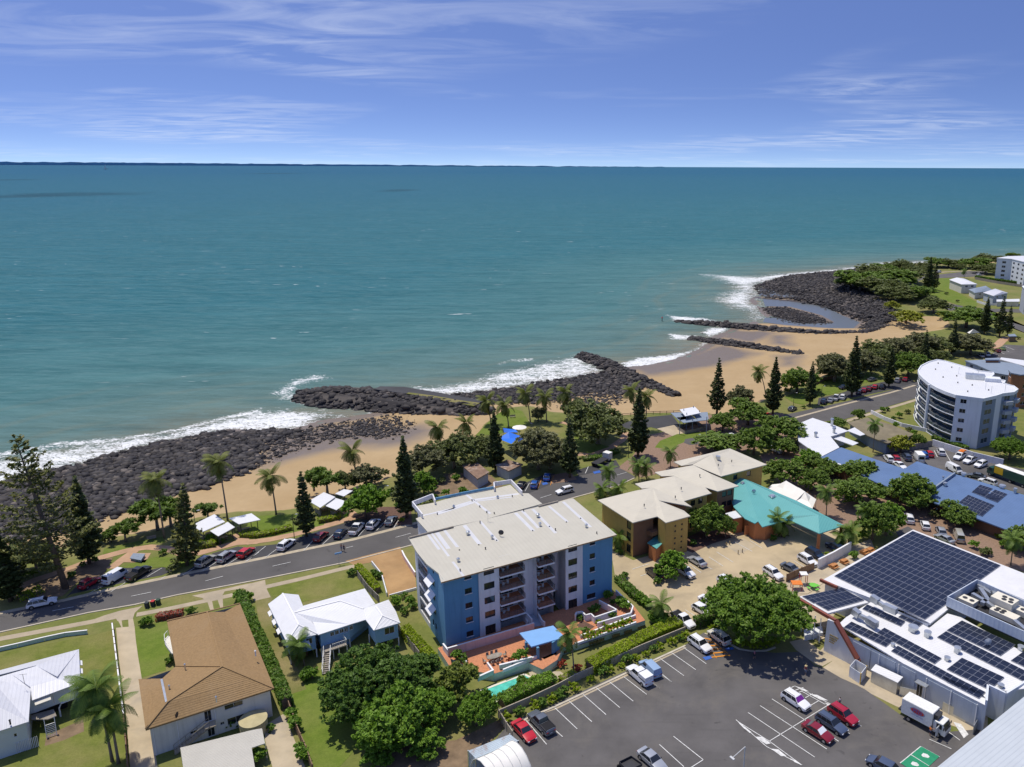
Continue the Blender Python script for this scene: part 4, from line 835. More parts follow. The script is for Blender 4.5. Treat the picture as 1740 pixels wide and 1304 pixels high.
pod=ccw([BL(-.8,1.0),BL(-.8,-6.5)]+[T('F',20,470,PZ),T('F',200,560,PZ),T('F',310,575,PZ),T('F',545,500,PZ),T('F',640,545,PZ),T('F',740,480,PZ),T('F',775,400,PZ),T('F',1330,215,PZ),BL(W_+1.0,-4.5),BL(W_+.8,1.0)])
terr=thing('terrace','raised terracotta paved terrace in front of the blue apartment block','terrace',BL(W_/2,-3,0))
MB().prism(pod,-.1,PZ-.02).build('podium','mint_wall',terr);MB().poly([Vector((p.x,p.y,PZ))for p in pod]).build('paving','terracotta',terr)
def wallrun(root,pts,h,w,matn,cap='white_trim',z0=None,name='garden_wall'):
 mb=MB();mc=MB()
 for i in range(len(pts)-1):
  a,b_=Vector(pts[i]),Vector(pts[i+1]);z=a.z if z0 is None else z0;a.z=b_.z=z+h/2;mb.beam(a,b_,w,h)
  if cap:a.z=b_.z=z+h+.03;mc.beam(a,b_,w+.06,.08)
 o=mb.build(name,matn,root)
 if cap:mc.build('coping',cap,o)
 return o
wallrun(terr,[T('E',320,1248,PZ),T('E',900,1075,PZ)],1.5,.2,'pink_wall');wallrun(terr,[T('E',290,1205,PZ),T('E',325,1250,PZ)],1.2,.2,'white_wall')
wallrun(terr,[T('F',570,490,PZ),T('F',350,545,PZ)],.8,.25,'mint_wall');wallrun(terr,[T('F',310,578,PZ),T('F',205,625,PZ)],.8,.25,'mint_wall')
wallrun(terr,[T('F',605,470,PZ),T('F',375,565,PZ)],.5,.2,'white_wall');wallrun(terr,[T('F',130,515,PZ),T('F',90,480,PZ)],.6,.2,'white_wall');wallrun(terr,[T('F',270,520,PZ),T('F',310,575,PZ)],.6,.2,'white_wall')
wallrun(terr,[T('g',820,1205,PZ),T('g',1434,975,PZ)],.5,.22,'white_wall');wallrun(terr,[T('g',760,1290,PZ),T('g',1440,1050,PZ)],.45,.22,'white_wall')
wallrun(terr,[T('g',765,1015,PZ),T('g',780,985,PZ),T('g',840,975,PZ),T('g',880,1015,PZ),T('g',940,1000,PZ),T('g',980,1040,PZ),T('g',1225,955,PZ),T('g',1030,850,PZ)],1.2,.18,'white_wall')
wallrun(terr,[T('g',1010,1085,PZ),T('g',1380,975,PZ),T('g',1405,900,PZ),T('g',1215,720,PZ)],.9,.18,'white_wall')
wallrun(terr,[T('g',325,920,PZ),T('g',400,1060,PZ),T('g',430,1080,PZ)],.9,.18,'white_wall');wallrun(terr,[T('g',205,1010,PZ),T('g',240,1080,PZ)],.9,.18,'white_wall')
MB().poly([Vector((p.x,p.y,PZ+.03))for p in ccw(Tp('g',[(225,900),(300,885),(420,1060),(310,1080),(245,1050)],PZ))]).build('slate_path','grey_clad',terr)
for q in([(780,1060),(850,1010),(980,1075),(930,1110),(830,1110)],[(865,1235),(1434,1010),(1434,1055),(800,1290)],[(1000,1060),(1230,960),(1380,960),(1300,1000)]):
 MB().poly([Vector((p.x,p.y,PZ+.04))for p in ccw(Tp('g',q,PZ))]).build('planting_bed','mulch',terr)
fw_=Facade(T('F',775,400+60,0),T('F',1330,215+62,0))
for uq in(.06,.36,.44,.63,.78,.95):
 mb=MB();u=fw_.L*uq;fw_.box(mb,u-.8,u+.8,.55,1.05,.02,.1);o=mb.build('basement_window','glass',terr)
for k in range(4):
 a,b_=T('F',645+k*12,520+k*12,0),T('F',735+k*4,480+k*14,0);mb=MB();mb.beam(Vector((a.x,a.y,PZ-.15-k*.3)),Vector((b_.x,b_.y,PZ-.15-k*.3)),.5,.3);mb.build('step','concrete',terr)
cz=3.6;cq=[T('F',x,y,cz)for x,y in((485,300),(712,250),(790,328),(565,392))]
can=thing('entrance_canopy','flat light blue canopy on posts over the terrace steps','canopy',Vector((cq[3].x,cq[3].y,PZ)))
roof_faces(can,'canopy_roof',[cq],'blue_canopy',.22)
for k,(x,y)in enumerate(((530,352),(608,388),(712,352))):q=T('F',x,y,cz);mb=MB();mb.box((q.x,q.y,(cz+PZ)/2-.12),(.4,.4,cz-PZ-.22),math.atan2(ex.y,ex.x));mb.build('post','blue_wall',can)
mb=MB();a,b_=T('F',705,440,PZ),T('F',760,400,PZ);mb.beam(Vector((a.x,a.y,2.2)),Vector((b_.x,b_.y,2.2)),.25,2.6);mb.build('side_wall','blue_wall',can)
q=T('F',318,455,PZ+.7);tab=thing('dining_table','long oval grey outdoor table on the orange terrace','table',(q.x,q.y,PZ))
mb=MB();n=18;ra=math.atan2(ex.y,ex.x);pl_=[(q.x+1.35*math.cos(k*2*math.pi/n)*math.cos(ra)-.65*math.sin(k*2*math.pi/n)*math.sin(ra),q.y+1.35*math.cos(k*2*math.pi/n)*math.sin(ra)+.65*math.sin(k*2*math.pi/n)*math.cos(ra))for k in range(n)]
mb.prism(pl_,PZ+.7,PZ+.76,True);mb.build('tabletop','timber_grey',tab)
for sx_,sy_ in((-.9,-.35),(.9,-.35),(.9,.35),(-.9,.35)):mb=MB();w=V2(q)+ex*sx_+ey*sy_;mb.box((w.x,w.y,PZ+.35),(.08,.08,.7));mb.build('leg','timber_grey',tab)
for k,(sx_,sy_,rz)in enumerate(((-.8,1.0,0),(0,1.05,0),(.8,1.0,0),(-.8,-1.0,math.pi),(0,-1.05,math.pi),(.8,-1.0,math.pi),(-1.8,0,math.pi/2),(1.8,0,-math.pi/2))):
 w=V2(q)+ex*sx_+ey*sy_;ch=thing('outdoor_chair','grey slatted chair at the oval terrace table, '+('wall side, far left seat','wall side, middle seat','wall side, seat nearest the canopy','pool side, far left seat','pool side, middle seat','pool side, seat nearest the canopy','at the end away from the canopy','at the end nearest the canopy')[k],'chair',(w.x,w.y,PZ),'chairs round the terrace table');BASE[ch.name]=Vector((0,0,0))
 ch.rotation_euler[2]=ra+rz
 MB().box((0,0,.43),(.45,.45,.05)).build('seat','timber_grey',ch);MB().box((0,.21,.68),(.45,.05,.5)).build('backrest','timber_grey',ch)
 for a,b_ in((-.2,-.2),(.2,-.2),(.2,.2),(-.2,.2)):MB().box((a,b_,.21),(.05,.05,.42)).build('leg','timber_grey',ch)
mat('pool_water',(.10,.52,.42),.06,.25,1.2,6,bump=.5,bscale=2.5,spec=.5)
pl_=ccw(Tp('F',[(205,735),(225,690),(380,630),(520,580),(560,600),(560,640),(470,680),(330,760),(230,800)],.12));pool=thing('swimming_pool','small turquoise swimming pool below the apartment terrace','pool',(pl_[0].x,pl_[0].y,0))
MB().poly([Vector((p.x,p.y,.14))for p in pl_]).build('water','pool_water',pool);cp_=[Vector((p.x,p.y,.1))for p in pl_]
mb=MB()
for i in range(len(cp_)):mb.beam(cp_[i],cp_[(i+1)%len(cp_)],.4,.16)
mb.build('coping','cream_trim',pool)
sheet('pool_deck',Tp('F',[(545,560),(600,560),(760,560),(800,590),(740,620),(640,600),(560,600)]),'concrete',.05)
# ================================================================ houses
def walls_under(root,poly,z0,z1,matn,off=.45,name='wall',holes=None,mats=None):
 return facade_box(root,inset(ccw(poly),off),z0,z1,matn,name,holes,mats)
def edge_near(poly,p,q):
 """index of the polygon edge whose middle is nearest the middle of p-q"""
 c=(V2(p)+V2(q))/2;return min(range(len(poly)),key=lambda i:((V2(poly[i])+V2(poly[(i+1)%len(poly)]))/2-c).length)
def clip_band(f,o,d,lo,hi):
 for s_,lim in((1,lo),(-1,-hi)):
  out=[]
  for i in range(len(f)):
   a,b_=f[i],f[(i+1)%len(f)];da=s_*(a-o).dot(d)-lim;db=s_*(b_-o).dot(d)-lim
   if da>=0:out.append(a)
   if(da>=0)!=(db>=0):out.append(a.lerp(b_,da/(da-db)))
  f=out
  if len(f)<3:return None
 return f
def tiled_roof(root,faces,matn,course=.34,step=.03):
 mb=MB()
 for f in faces:
  f=[Vector(p)for p in f];ar=sum(f[i].x*f[(i+1)%len(f)].y-f[(i+1)%len(f)].x*f[i].y for i in range(len(f)))
  if ar<0:f.reverse()
  mb.slab([p-Vector((0,0,.02))for p in f],.2)
  n=(f[1]-f[0]).cross(f[2]-f[1]).normalized();g_=Vector((0,0,1))-n*n.z
  if g_.length<1e-3:continue
  g_.normalize();o=min(f,key=lambda p:p.z);top=max((p-o).dot(g_)for p in f);k=0
  while k*course<top:
   q=clip_band(f,o,g_,k*course,(k+1)*course);k+=1
   if not q or len(q)<3:continue
   lift=[p+n*(step*(1-((p-o).dot(g_)-(k-1)*course)/course))for p in q]
   mb.poly(lift);lo=[i for i in range(len(q))if(q[i]-o).dot(g_)<(k-1)*course+1e-3]
   for i in lo:
    j=(i+1)%len(q)
    if j in lo:mb.poly([q[i],q[j],lift[j],lift[i]])
 return mb.build('tiled_roof',matn,root)
 # ---- weatherboard house with white roof (blue)
HZ=4.5;D=lambda x,y,z=HZ:T('D',x,y,z)
hb=thing('weatherboard_house','pale blue raised timber house with white metal roof and rear stairs','house',T('D',560,480,0))
ribbed('roof_white',(.70,.71,.73),60,.5,.45,.3,.04,stain=((.56,.56,.56),.35,.4))
roofs=[[D(140,185),D(265,442),D(345,322,HZ+1.3),D(238,112,HZ+1.2)],
[D(265,442),D(476,386),D(345,322,HZ+1.3)],  # left wing, end hip
[D(476,386),D(440,310,HZ+.1),D(378,203,HZ+.1),D(345,122,HZ),D(238,112,HZ+1.2),D(345,322,HZ+1.3)],
[D(380,195,HZ+.12),D(790,80),D(625,162,HZ+1.3),D(315,242,HZ+1.1)],  # main, street slope
[D(790,80),D(862,185),D(780,216,HZ+.5),D(625,162,HZ+1.3)],
[D(440,305,HZ+.1),D(476,392),D(690,322),D(800,288),D(780,216,HZ+.5),D(625,162,HZ+1.3),D(315,242,HZ+1.1)],
[D(795,288),D(850,362),D(908,262,HZ+1.0),D(865,200,HZ+.95)],[D(850,362),D(1028,310),D(908,262,HZ+1.0)],[D(1028,310),D(1000,235),D(950,155),D(865,200,HZ+.95),D(908,262,HZ+1.0)],[D(780,216,HZ+.4),D(950,155),D(865,200,HZ+.95),D(795,288)]]
roof_faces(hb,'roof',roofs,'roof_white',.14)
mb=MB()
for a,b_ in(((265,442,HZ),(345,322,HZ+1.3)),((476,386,HZ),(345,322,HZ+1.3)),((345,322,HZ+1.3),(238,112,HZ+1.2)),((315,242,HZ+1.1),(625,162,HZ+1.3)),((625,162,HZ+1.3),(780,216,HZ+.5)),((850,362,HZ),(908,262,HZ+1)),((1028,310,HZ),(908,262,HZ+1)),((908,262,HZ+1),(865,200,HZ+.95))):
 mb.beam(D(*a)+Vector((0,0,.03)),D(*b_)+Vector((0,0,.03)),.25,.06)
mb.build('ridge_capping','white_trim',hb)
mat('weatherboard',(.30,.50,.74),.75,.05,.5)
t=MAT['weatherboard'].node_tree;v_=t.nodes.new('ShaderNodeSeparateXYZ');t.links.new(pos_node(t),v_.inputs[0]);BUMP(t,MATH(t,'FRACT',MATH(t,'MULTIPLY',v_.outputs[2],6.0)),.6,.04,t.nodes['Principled BSDF'])
fl=1.9
lw=ccw([D(140,185),D(265,442),D(476,386),D(345,122)]);lwi=inset(lw,.4);fr_i=edge_near(lwi,D(265,442),D(476,386));sd_i=edge_near(lwi,D(140,185),D(265,442))
mw=ccw([D(340,235),D(790,80),D(862,185),D(690,322),D(476,392),D(440,310)]);mwi=inset(mw,.4);mf=edge_near(mwi,D(476,392),D(690,322))
rw_=ccw([D(795,288),D(850,362),D(1028,310),D(950,155)]);rwi=inset(rw_,.35);rf=edge_near(rwi,D(850,362),D(1028,310))
def Lf(P,i):return(V2(P[(i+1)%len(P)])-V2(P[i])).length
hl={fr_i:[(Lf(lwi,fr_i)-1.5,Lf(lwi,fr_i)-.5,fl+.9,fl+2.0)],sd_i:[(1+k*3.2,2.2+k*3.2,fl+.9,fl+2.0)for k in range(3)]}
hm={mf:[(Lf(mwi,mf)*.34+k*.8,Lf(mwi,mf)*.34+.68+k*.8,fl+1.2,fl+2.0)for k in range(5)]+[(Lf(mwi,mf)*.93-.5,Lf(mwi,mf)*.93+.2,fl+1.0,fl+2.1)]}
hr={rf:[(Lf(rwi,rf)*.4,Lf(rwi,rf)*.4+1.7,fl+.8,fl+2.1)]}
for P_,hh in((lwi,hl),(mwi,hm),(rwi,hr)):
 for i,f in enumerate(facade_box(hb,P_,fl-.3,HZ-.1,'weatherboard',holes=hh)):
  for h in hh.get(i,[]):f.window(hb,h,'white_trim',1)
 MB().poly([Vector((p.x,p.y,fl-.3))for p in reversed(P_)]).build('floor_underside','timber',hb)
 for p in P_:mb=MB();mb.box((p.x,p.y,(fl-.3)/2),(.18,.18,fl-.3));mb.build('stump','white_trim',hb)
facade_box(hb,inset(mw,1.2),0,fl-.3,'weatherboard','undercroft_wall');facade_box(hb,inset(lw,1.6),0,fl-.3,'brown_wall','undercroft_wall')
f=Facade(lwi[sd_i],lwi[(sd_i+1)%len(lwi)])
for k in range(3):a,b_=f.p(.9+k*3.2,fl+2.3,.05),f.p(2.5+k*3.2,fl+2.3,.05);mb=MB();mb.slab([a,b_,b_+f.n*.8-Vector((0,0,.5)),a+f.n*.8-Vector((0,0,.5))],.06);mb.build('window_hood','white_trim',hb)
f=Facade(lwi[fr_i],lwi[(fr_i+1)%len(lwi)]);a,b_=f.p(.2,fl+1.7,.05),f.p(f.L-1.0,fl+1.7,.05);mb=MB();mb.slab([a,b_,b_+f.n*1.0-Vector((0,0,.35)),a+f.n*1.0-Vector((0,0,.35))],.07);mb.build('window_hood','white_trim',hb)
fd=Facade(mwi[mf],mwi[(mf+1)%len(mwi)]);mb=MB();fd.box(mb,.1,fd.L*.78,fl-.2,fl,0,1.9);mb.build('deck','timber_grey',hb)
fd.railing(hb,fd.L*.1+.9,fd.L*.78,fl,1.85,.95,False,.35,'white_trim','deck_railing');Facade(fd.p(fd.L*.78,0,1.85),fd.p(fd.L*.78,0,0)).railing(hb,0,1.85,fl,0,.95,False,.35,'white_trim','deck_railing')
for u in(.3,.5,.78):q=fd.p(fd.L*u,0,1.8);mb=MB();mb.box((q.x,q.y,(fl-.2)/2),(.12,.12,fl-.2));mb.build('deck_post','white_trim',hb)
def stair(root,top,bot,w,n,matn,string='white_trim',z1=None,rail=True):
 top=Vector(top);bot=Vector(bot);d=bot-top;dh=Vector((d.x,d.y,0)).normalized();nn=Vector((-dh.y,dh.x,0))
 for k in range(n):
  q=top+d*((k+.5)/n);mb=MB();mb.box((q.x,q.y,q.z),(d.xy.length/n*1.05,w,.05),math.atan2(dh.y,dh.x));mb.build('tread',matn,root)
 mb=MB()
 for s_ in(-1,1):mb.beam(top+nn*s_*w/2,bot+nn*s_*w/2,.06,.25)
 mb.build('stringer',string,root)
 if rail:
  for s_ in(-1,1):
   mb=MB();mb.beam(top+nn*s_*w/2+Vector((0,0,.95)),bot+nn*s_*w/2+Vector((0,0,.95)),.06,.06)
   for k in range(4):q=top+d*(k/3)+nn*s_*w/2;mb.beam(q,q+Vector((0,0,.95)),.06,.06,up=(1,0,0))
   mb.build('handrail',string,root)
st_t=fd.p(fd.L*.1+.1,fl-.1,1.5);st_b=T('D',528,655,.1);stair(hb,st_t,st_b,1.1,11,'timber_grey')
# ---- brown tiled house
HZ2=4.9;Bq=lambda x,y,z=HZ2:T('B',x,y,z)
br=thing('brick_house','two storey white house under a brown tiled hip roof with step','house',T('B',1350,900,0))
mat('roof_tile',(.27,.172,.078),.8,.16,3.0,6,stain=((.29,.195,.10),.25,.6))
BR_=T('p',465.5,1170,HZ2);TR_=Bq(1612,182);apex=Bq(1495,605,7.2);ridge2=Bq(1392,238,7.0)
fcs=[[Bq(1122,300),ridge2,apex,Bq(1290,608,HZ2+.95),Bq(1180,600,HZ2+.1),Bq(1160,500)],[Bq(1122,300),Bq(1270,300-32,HZ2+.5),ridge2],[ridge2,Bq(1510,238,HZ2+.8),TR_,BR_,apex],[Bq(930,688),Bq(1090,686,HZ2+.7),Bq(1180,604,HZ2+.2),Bq(1290,608,HZ2+.95),apex,Bq(1125,843,6.6),Bq(1095,690,HZ2+.75)],[Bq(930,688),Bq(1088,690,HZ2+.72),Bq(1125,845,6.3),Bq(978,1028)],[Bq(978,1028),BR_,apex,Bq(1125,845,6.5)]]
tiled_roof(br,fcs,'roof_tile')
mb=MB()
for a,b_ in((Bq(978,1028),Bq(1125,845,6.5)),(Bq(1125,845,6.5),apex),(apex,BR_),(apex,ridge2),(ridge2,Bq(1122,300)),(ridge2,TR_),(apex,Bq(1180,602,HZ2+.2))):mb.beam(a+Vector((0,0,.07)),b_+Vector((0,0,.07)),.24,.12)
mb.build('ridge_tiles','roof_tile',br)
mb=MB();mb.beam(Bq(1085,690,HZ2+.8),Bq(1118,843,6.35),.3,.06);mb.build('valley_flashing','galv',br)
bp=ccw([Bq(930,688),Bq(978,1028),BR_,TR_,Bq(1122,300),Bq(1160,500),Bq(1180,602)]);bpi=inset(bp,.5);bf=edge_near(bpi,Bq(978,1028),BR_);bl_=edge_near(bpi,Bq(930,688),Bq(978,1028));FLn=Lf(bpi,bf)
hh={bf:[(FLn*.60,FLn*.76,3.5,4.3),(FLn*.61,FLn*.76,.9,2.0),(FLn*.43,FLn*.49,2.6,4.5),(FLn*.44,FLn*.5,.05,1.9),(FLn*.55,FLn*.585,1.3,1.8),(FLn*.3,FLn*.36,1.4,1.9)],bl_:[(1.0,2.4,3.3,4.4)]}
FB_=facade_box(br,bpi,0,HZ2-.1,'off_white',holes=hh,mats={bl_:'brick_brown'})
for i,f in enumerate(FB_):
 for h in hh.get(i,[]):f.window(br,h,'light_grey',1,name='window' if h[1]-h[0]>1.2 else 'door')
fbf=FB_[bf];stair(br,fbf.p(FLn*.46,2.55,.9),fbf.p(FLn*.16,.1,.9),.9,12,'concrete','timber_grey');mb=MB();fbf.box(mb,FLn*.42,FLn*.51,2.4,2.56,0,1.35);mb.build('landing','concrete',br)
for u in(.02,.21,.52):mb=MB();q=fbf.p(FLn*u,0,.08);mb.tube([(q.x,q.y,0),(q.x,q.y,HZ2-.2)],.05,6);mb.build('downpipe','white_trim',br)
for x,y in((1245,620),(1140,765),(1455,840)):vent(br,Bq(x,y,6.0),.9,.1,'galv')
vent(br,T('B',1718,530,6.3),.9,.1,'white_trim');q=Bq(1180,950,5.2);mb=MB();mb.tube([q,q+Vector((0,0,.7))],.03,5);mb.cone((q.x+.1,q.y,q.z+.5),.1,.42,.14,12,'x');mb.build('satellite_dish','dark_metal',br)
mb=MB();pts=[T('B',x,y,2.6)for x,y in((1130,395),(1108,420),(1110,460),(1150,515),(1200,520),(1180,430))];mb.slab(ccw(pts),.2);mb.build('balcony','off_white',br)
mb=MB()
for a,b_ in zip(pts[:3],pts[1:4]):mb.beam(a+Vector((0,0,.9)),b_+Vector((0,0,.9)),.06,.06);mb.beam(a,a+Vector((0,0,.9)),.05,.05,up=(1,0,0))
mb.build('balcony_railing','white_trim',br)
wt=thing('water_tank','round ribbed beige rainwater tank behind the tiled house','tank',T('B',1690,1010,0));q=T('B',1700,950,2.2);mb=MB()
for k in range(8):mb.cone((q.x,q.y,k*.26),1.9,1.84,.26,28)
mb.build('tank_body','tank',wt);mb=MB();mb.cone((q.x,q.y,2.08),1.95,.2,.3,28);mb.build('lid','tank',wt)
cpz=2.7;car=thing('carport','long flat ribbed metal carport roof behind the tiled house','carport',T('D',0,1200,0));cq=[T('B',1212,1150,cpz),T('B',1700,1030,cpz),T('B',1760,1020,cpz),T('D',120,1120,cpz),T('D',30,1150,cpz),T('D',60,1330,cpz),T('B',1250,1420,cpz)]
ribbed('roof_corr',(.50,.48,.42),33,.3,.5,.9,.05);roof_faces(car,'carport_roof',[cq],'roof_corr',.12)
for p in cq:mb=MB();mb.box((p.x,p.y,cpz/2-.07),(.1,.1,cpz-.14));mb.build('post','galv',car)
# ---- white roofed house at the left edge
HZ3=4.6;B3=lambda x,y,z=HZ3:T('B',x,y,z)
hw_=thing('weatherboard_house','pale raised timber house with grey white metal roof and arched undercroft','house',T('B',250,850,0))
ribbed('roof_palegrey',(.60,.61,.65),120,.5,.45,.3,.04,stain=((.48,.48,.50),.4,.4))
r3=[[B3(-160,672),B3(530,488),B3(385,692-20,HZ3+1.0),B3(240,598,HZ3+1.5),B3(-160,700,HZ3+1.5)],[B3(530,488),B3(540,712),B3(385,690,HZ3+.7),B3(245,600,HZ3+1.5),B3(240,598,HZ3+1.5)],[B3(540,712),B3(215,832),B3(205,742,HZ3+.8),B3(70,652,HZ3+1.5),B3(245,600,HZ3+1.5),B3(385,690,HZ3+.7)],[B3(208,740,HZ3+.6),B3(192,975),B3(0,880,HZ3+1.6),B3(-60,690,HZ3+1.6),B3(70,652,HZ3+1.5)],[B3(192,975),B3(-100,1068),B3(-150,900,HZ3+1.6),B3(0,880,HZ3+1.6)]]
roof_faces(hw_,'roof',r3,'roof_palegrey',.14)
mat('pale_board',(.60,.66,.70),.75,.05,.5);t=MAT['pale_board'].node_tree;v_=t.nodes.new('ShaderNodeSeparateXYZ');t.links.new(pos_node(t),v_.inputs[0]);BUMP(t,MATH(t,'FRACT',MATH(t,'MULTIPLY',v_.outputs[2],6.0)),.6,.04,t.nodes['Principled BSDF'])
w1=ccw([B3(-160,672),B3(530,488),B3(540,712),B3(215,832),B3(-160,930)]);w1i=inset(w1,.45);e1=edge_near(w1i,B3(540,712),B3(215,832));e2=edge_near(w1i,B3(530,488),B3(540,712));LL=Lf(w1i,e1)
hh={e1:[(LL*.07,LL*.33,3.2,3.9),(LL*.42,LL*.46,2.4,4.2)],e2:[(1+k*2.4,2.2+k*2.4,2.9,3.9)for k in range(3)]}
for i,f in enumerate(facade_box(hw_,w1i,2.2,HZ3-.1,'pale_board',holes=hh)):
 for h in hh.get(i,[]):f.window(hw_,h,'white_trim',2)
 if i==e2:
  for k in range(3):a,b_=f.p(.9+k*2.4,4.2,.05),f.p(2.3+k*2.4,4.2,.05);mb=MB();mb.slab([a,b_,b_+f.n*.7-Vector((0,0,.4)),a+f.n*.7-Vector((0,0,.4))],.06);mb.build('window_hood','white_trim',hw_)
 if i==e1:
  a,b_=f.p(LL*.03,4.35,.05),f.p(LL*.38,4.35,.05);mb=MB();mb.slab([a,b_,b_+f.n*1.0-Vector((0,0,.35)),a+f.n*1.0-Vector((0,0,.35))],.07);mb.build('window_hood','cream_trim',hw_)
  mb=MB();mb.tube([f.p(LL*.52,0,0),f.p(LL*.52,1.5,0),f.p(LL*.58,2.1,0),f.p(LL*.9,2.1,0),f.p(LL*.97,1.5,0),f.p(LL*.97,0,0)],.12,6);mb.build('undercroft_arch','white_trim',hw_)
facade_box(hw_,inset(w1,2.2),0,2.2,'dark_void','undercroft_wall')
w2=ccw([B3(205,742),B3(192,975),B3(-100,1068),B3(-160,800)]);w2i=inset(w2,.4);e3=edge_near(w2i,B3(192,975),B3(-100,1068));L3=Lf(w2i,e3);hh={e3:[(L3*.62,L3*.72,2.6,3.2)]}
for i,f in enumerate(facade_box(hw_,w2i,0,HZ3-.1,'pale_board',holes=hh)):
 for h in hh.get(i,[]):f.window(hw_,h,'white_trim',0)
 if i==e3:
  mb=MB()
  for k in range(14):q=f.p(L3*.62+k*.19,0,.08);mb.box((q.x,q.y,.9),(.06,.06,1.7))
  mb.build('batten_screen','white_trim',hw_)
stair(hw_,T('B',335,985,1.9),T('B',350,1075,.1),1.2,8,'paint_white');mb=MB();mb.slab(ccw([T('B',205,960,2.0),T('B',320,960,2.0),T('B',380,935,2.0),T('B',360,890,2.0),T('B',210,930,2.0)]),.15);mb.build('landing','timber_grey',hw_)
q=B3(165,720,6.2);mb=MB();mb.tube([q,q+Vector((0,0,1.6))],.03,5);mb.beam(q+Vector((-.5,0,1.5)),q+Vector((.5,.2,1.5)),.03,.03);mb.build('tv_aerial','dark_metal',hw_);vent(hw_,B3(70,990,5.0),.7,.1)
# ---- motel: four stepped blocks
MZ=8.4;Hh=lambda x,y,z=MZ:T('H',x,y,z)
mo=thing('motel','three storey yellow and brown motel with stepped cream hip roofs','motel',T('H',550,700,0));ribbed('roof_cream2',(.56,.52,.42),20,.76,.5,.2,.04,stain=((.46,.43,.36),.3,.4))
ft=[[Hh(62,435),Hh(297,587),Hh(432,350,MZ+1.3),Hh(315,372,MZ+.6)],[Hh(297,587),Hh(462,545),Hh(470,437,MZ+.9),Hh(640,498-30,MZ+.6),Hh(695,480),Hh(432,350,MZ+1.3)],[Hh(462,545),Hh(520,587),Hh(470,437,MZ+.9)],[Hh(520,587),Hh(685,542),Hh(470,437,MZ+.9)],[Hh(685,542),Hh(640,505),Hh(470,437,MZ+.9)],[Hh(312,325),Hh(360,358,MZ+.1),Hh(432,352,MZ+.1),Hh(575,273,MZ+1.2)],[Hh(432,352,MZ+.1),Hh(692,478,MZ+.02),Hh(640,442),Hh(828,388),Hh(575,273,MZ+1.2)],[Hh(445,248),Hh(492,275,MZ+.1),Hh(575,272,MZ+.1),Hh(705,200,MZ+1.2)],[Hh(575,272,MZ+.1),Hh(825,390,MZ+.02),Hh(785,350),Hh(868,376),Hh(815,255,MZ+1.2),Hh(705,200,MZ+1.2)],[Hh(868,376),Hh(1010,340),Hh(815,255,MZ+1.2)],[Hh(573,178),Hh(625,205,MZ+.1),Hh(700,195,MZ+.1),Hh(830,128,MZ+1.2),Hh(950,88)],[Hh(700,197,MZ+.1),Hh(890,276),Hh(1198,196),Hh(950,88,MZ+.02),Hh(830,128,MZ+1.2)]]
roof_faces(mo,'roof',ft,'roof_cream2',.2)
blk=[([(62,435),(297,587),(462,545),(430,490),(695,480),(450,352)],.7),([(462,560),(520,587),(685,542),(600,480),(450,500)],.35),([(312,325),(640,442),(828,388),(575,273)],.7),([(445,248),(868,376),(1010,340),(705,200)],.7),([(573,178),(890,276),(1198,196),(950,88)],.7)]
for k,(pl_,off)in enumerate(blk):
 P_=inset(ccw([Hh(*q)for q in pl_]),off);e=edge_near(P_,Hh(*pl_[0]),Hh(*pl_[1]));hh={};mats={}
 for i in range(len(P_)):
  n_=(V2(P_[(i+1)%len(P_)])-V2(P_[i])).normalized();nor=Vector((n_.y,-n_.x));L_=Lf(P_,i)
  if nor.y<.2 and L_>3:
   if nor.x<-.3 and k==0:hh[i]=[(L_*.80,L_*.93,z,z+2.0)for z in(.4,3.1,5.8)]
   elif k==1 and nor.x>-.3:hh[i]=[(L_*.42-.2,L_*.42+.25,z,z+.45)for z in(1.2,2.6,3.8,5.4,6.6)]+[(L_*.72-.2,L_*.72+.25,z,z+.45)for z in(1.2,2.6,3.8,5.4,6.6)]
   elif k>=2:hh[i]=[(L_*u,L_*u+1.3,z,z+1.3)for u in(.3,.62)for z in(.9,3.7,6.2)if L_*u+1.5<L_]
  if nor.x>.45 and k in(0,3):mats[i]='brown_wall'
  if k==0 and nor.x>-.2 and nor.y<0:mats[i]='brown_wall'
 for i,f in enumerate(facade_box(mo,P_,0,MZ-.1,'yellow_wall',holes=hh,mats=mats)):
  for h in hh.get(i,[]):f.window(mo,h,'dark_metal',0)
for z in(2.6,5.4):mb=MB();mb.slab(ccw([T('H',x,y,z)for x,y in((330,640),(415,610),(520,650),(430,690))]if z<3 else[T('H',x,y,z)for x,y in((330,615),(415,585),(520,620),(430,655))]),.9);mb.build('stair_balcony','brown_wall',mo)
pz=3.0;pr=[T('H',395,722,pz),T('H',458,762,pz),T('H',518,705,pz+.1),T('H',460,672,pz+.6)];roof_faces(mo,'porch_roof',[pr],'teal_roof' if 'teal_roof' in MAT else 'roof_cream2',.15)
P_=ccw([T('H',400,735,pz),T('H',452,770,pz),T('H',510,712,pz),T('H',462,685,pz)]);facade_box(mo,inset(P_,.15),0,pz,'orange_wall','porch_wall')
for x,y in((374,475),(583,420),(623,362),(748,275),(872,205),(962,178)):vent(mo,Hh(x,y,MZ+.9),.5,.1)
q=Hh(872,160,MZ+.8);mb=MB();mb.box((q.x,q.y,q.z+.4),(.9,.9,.8));mb.cone((q.x-.2,q.y+.6,q.z+.2),.4,.4,.5,10);mb.build('exhaust_unit','galv',mo)
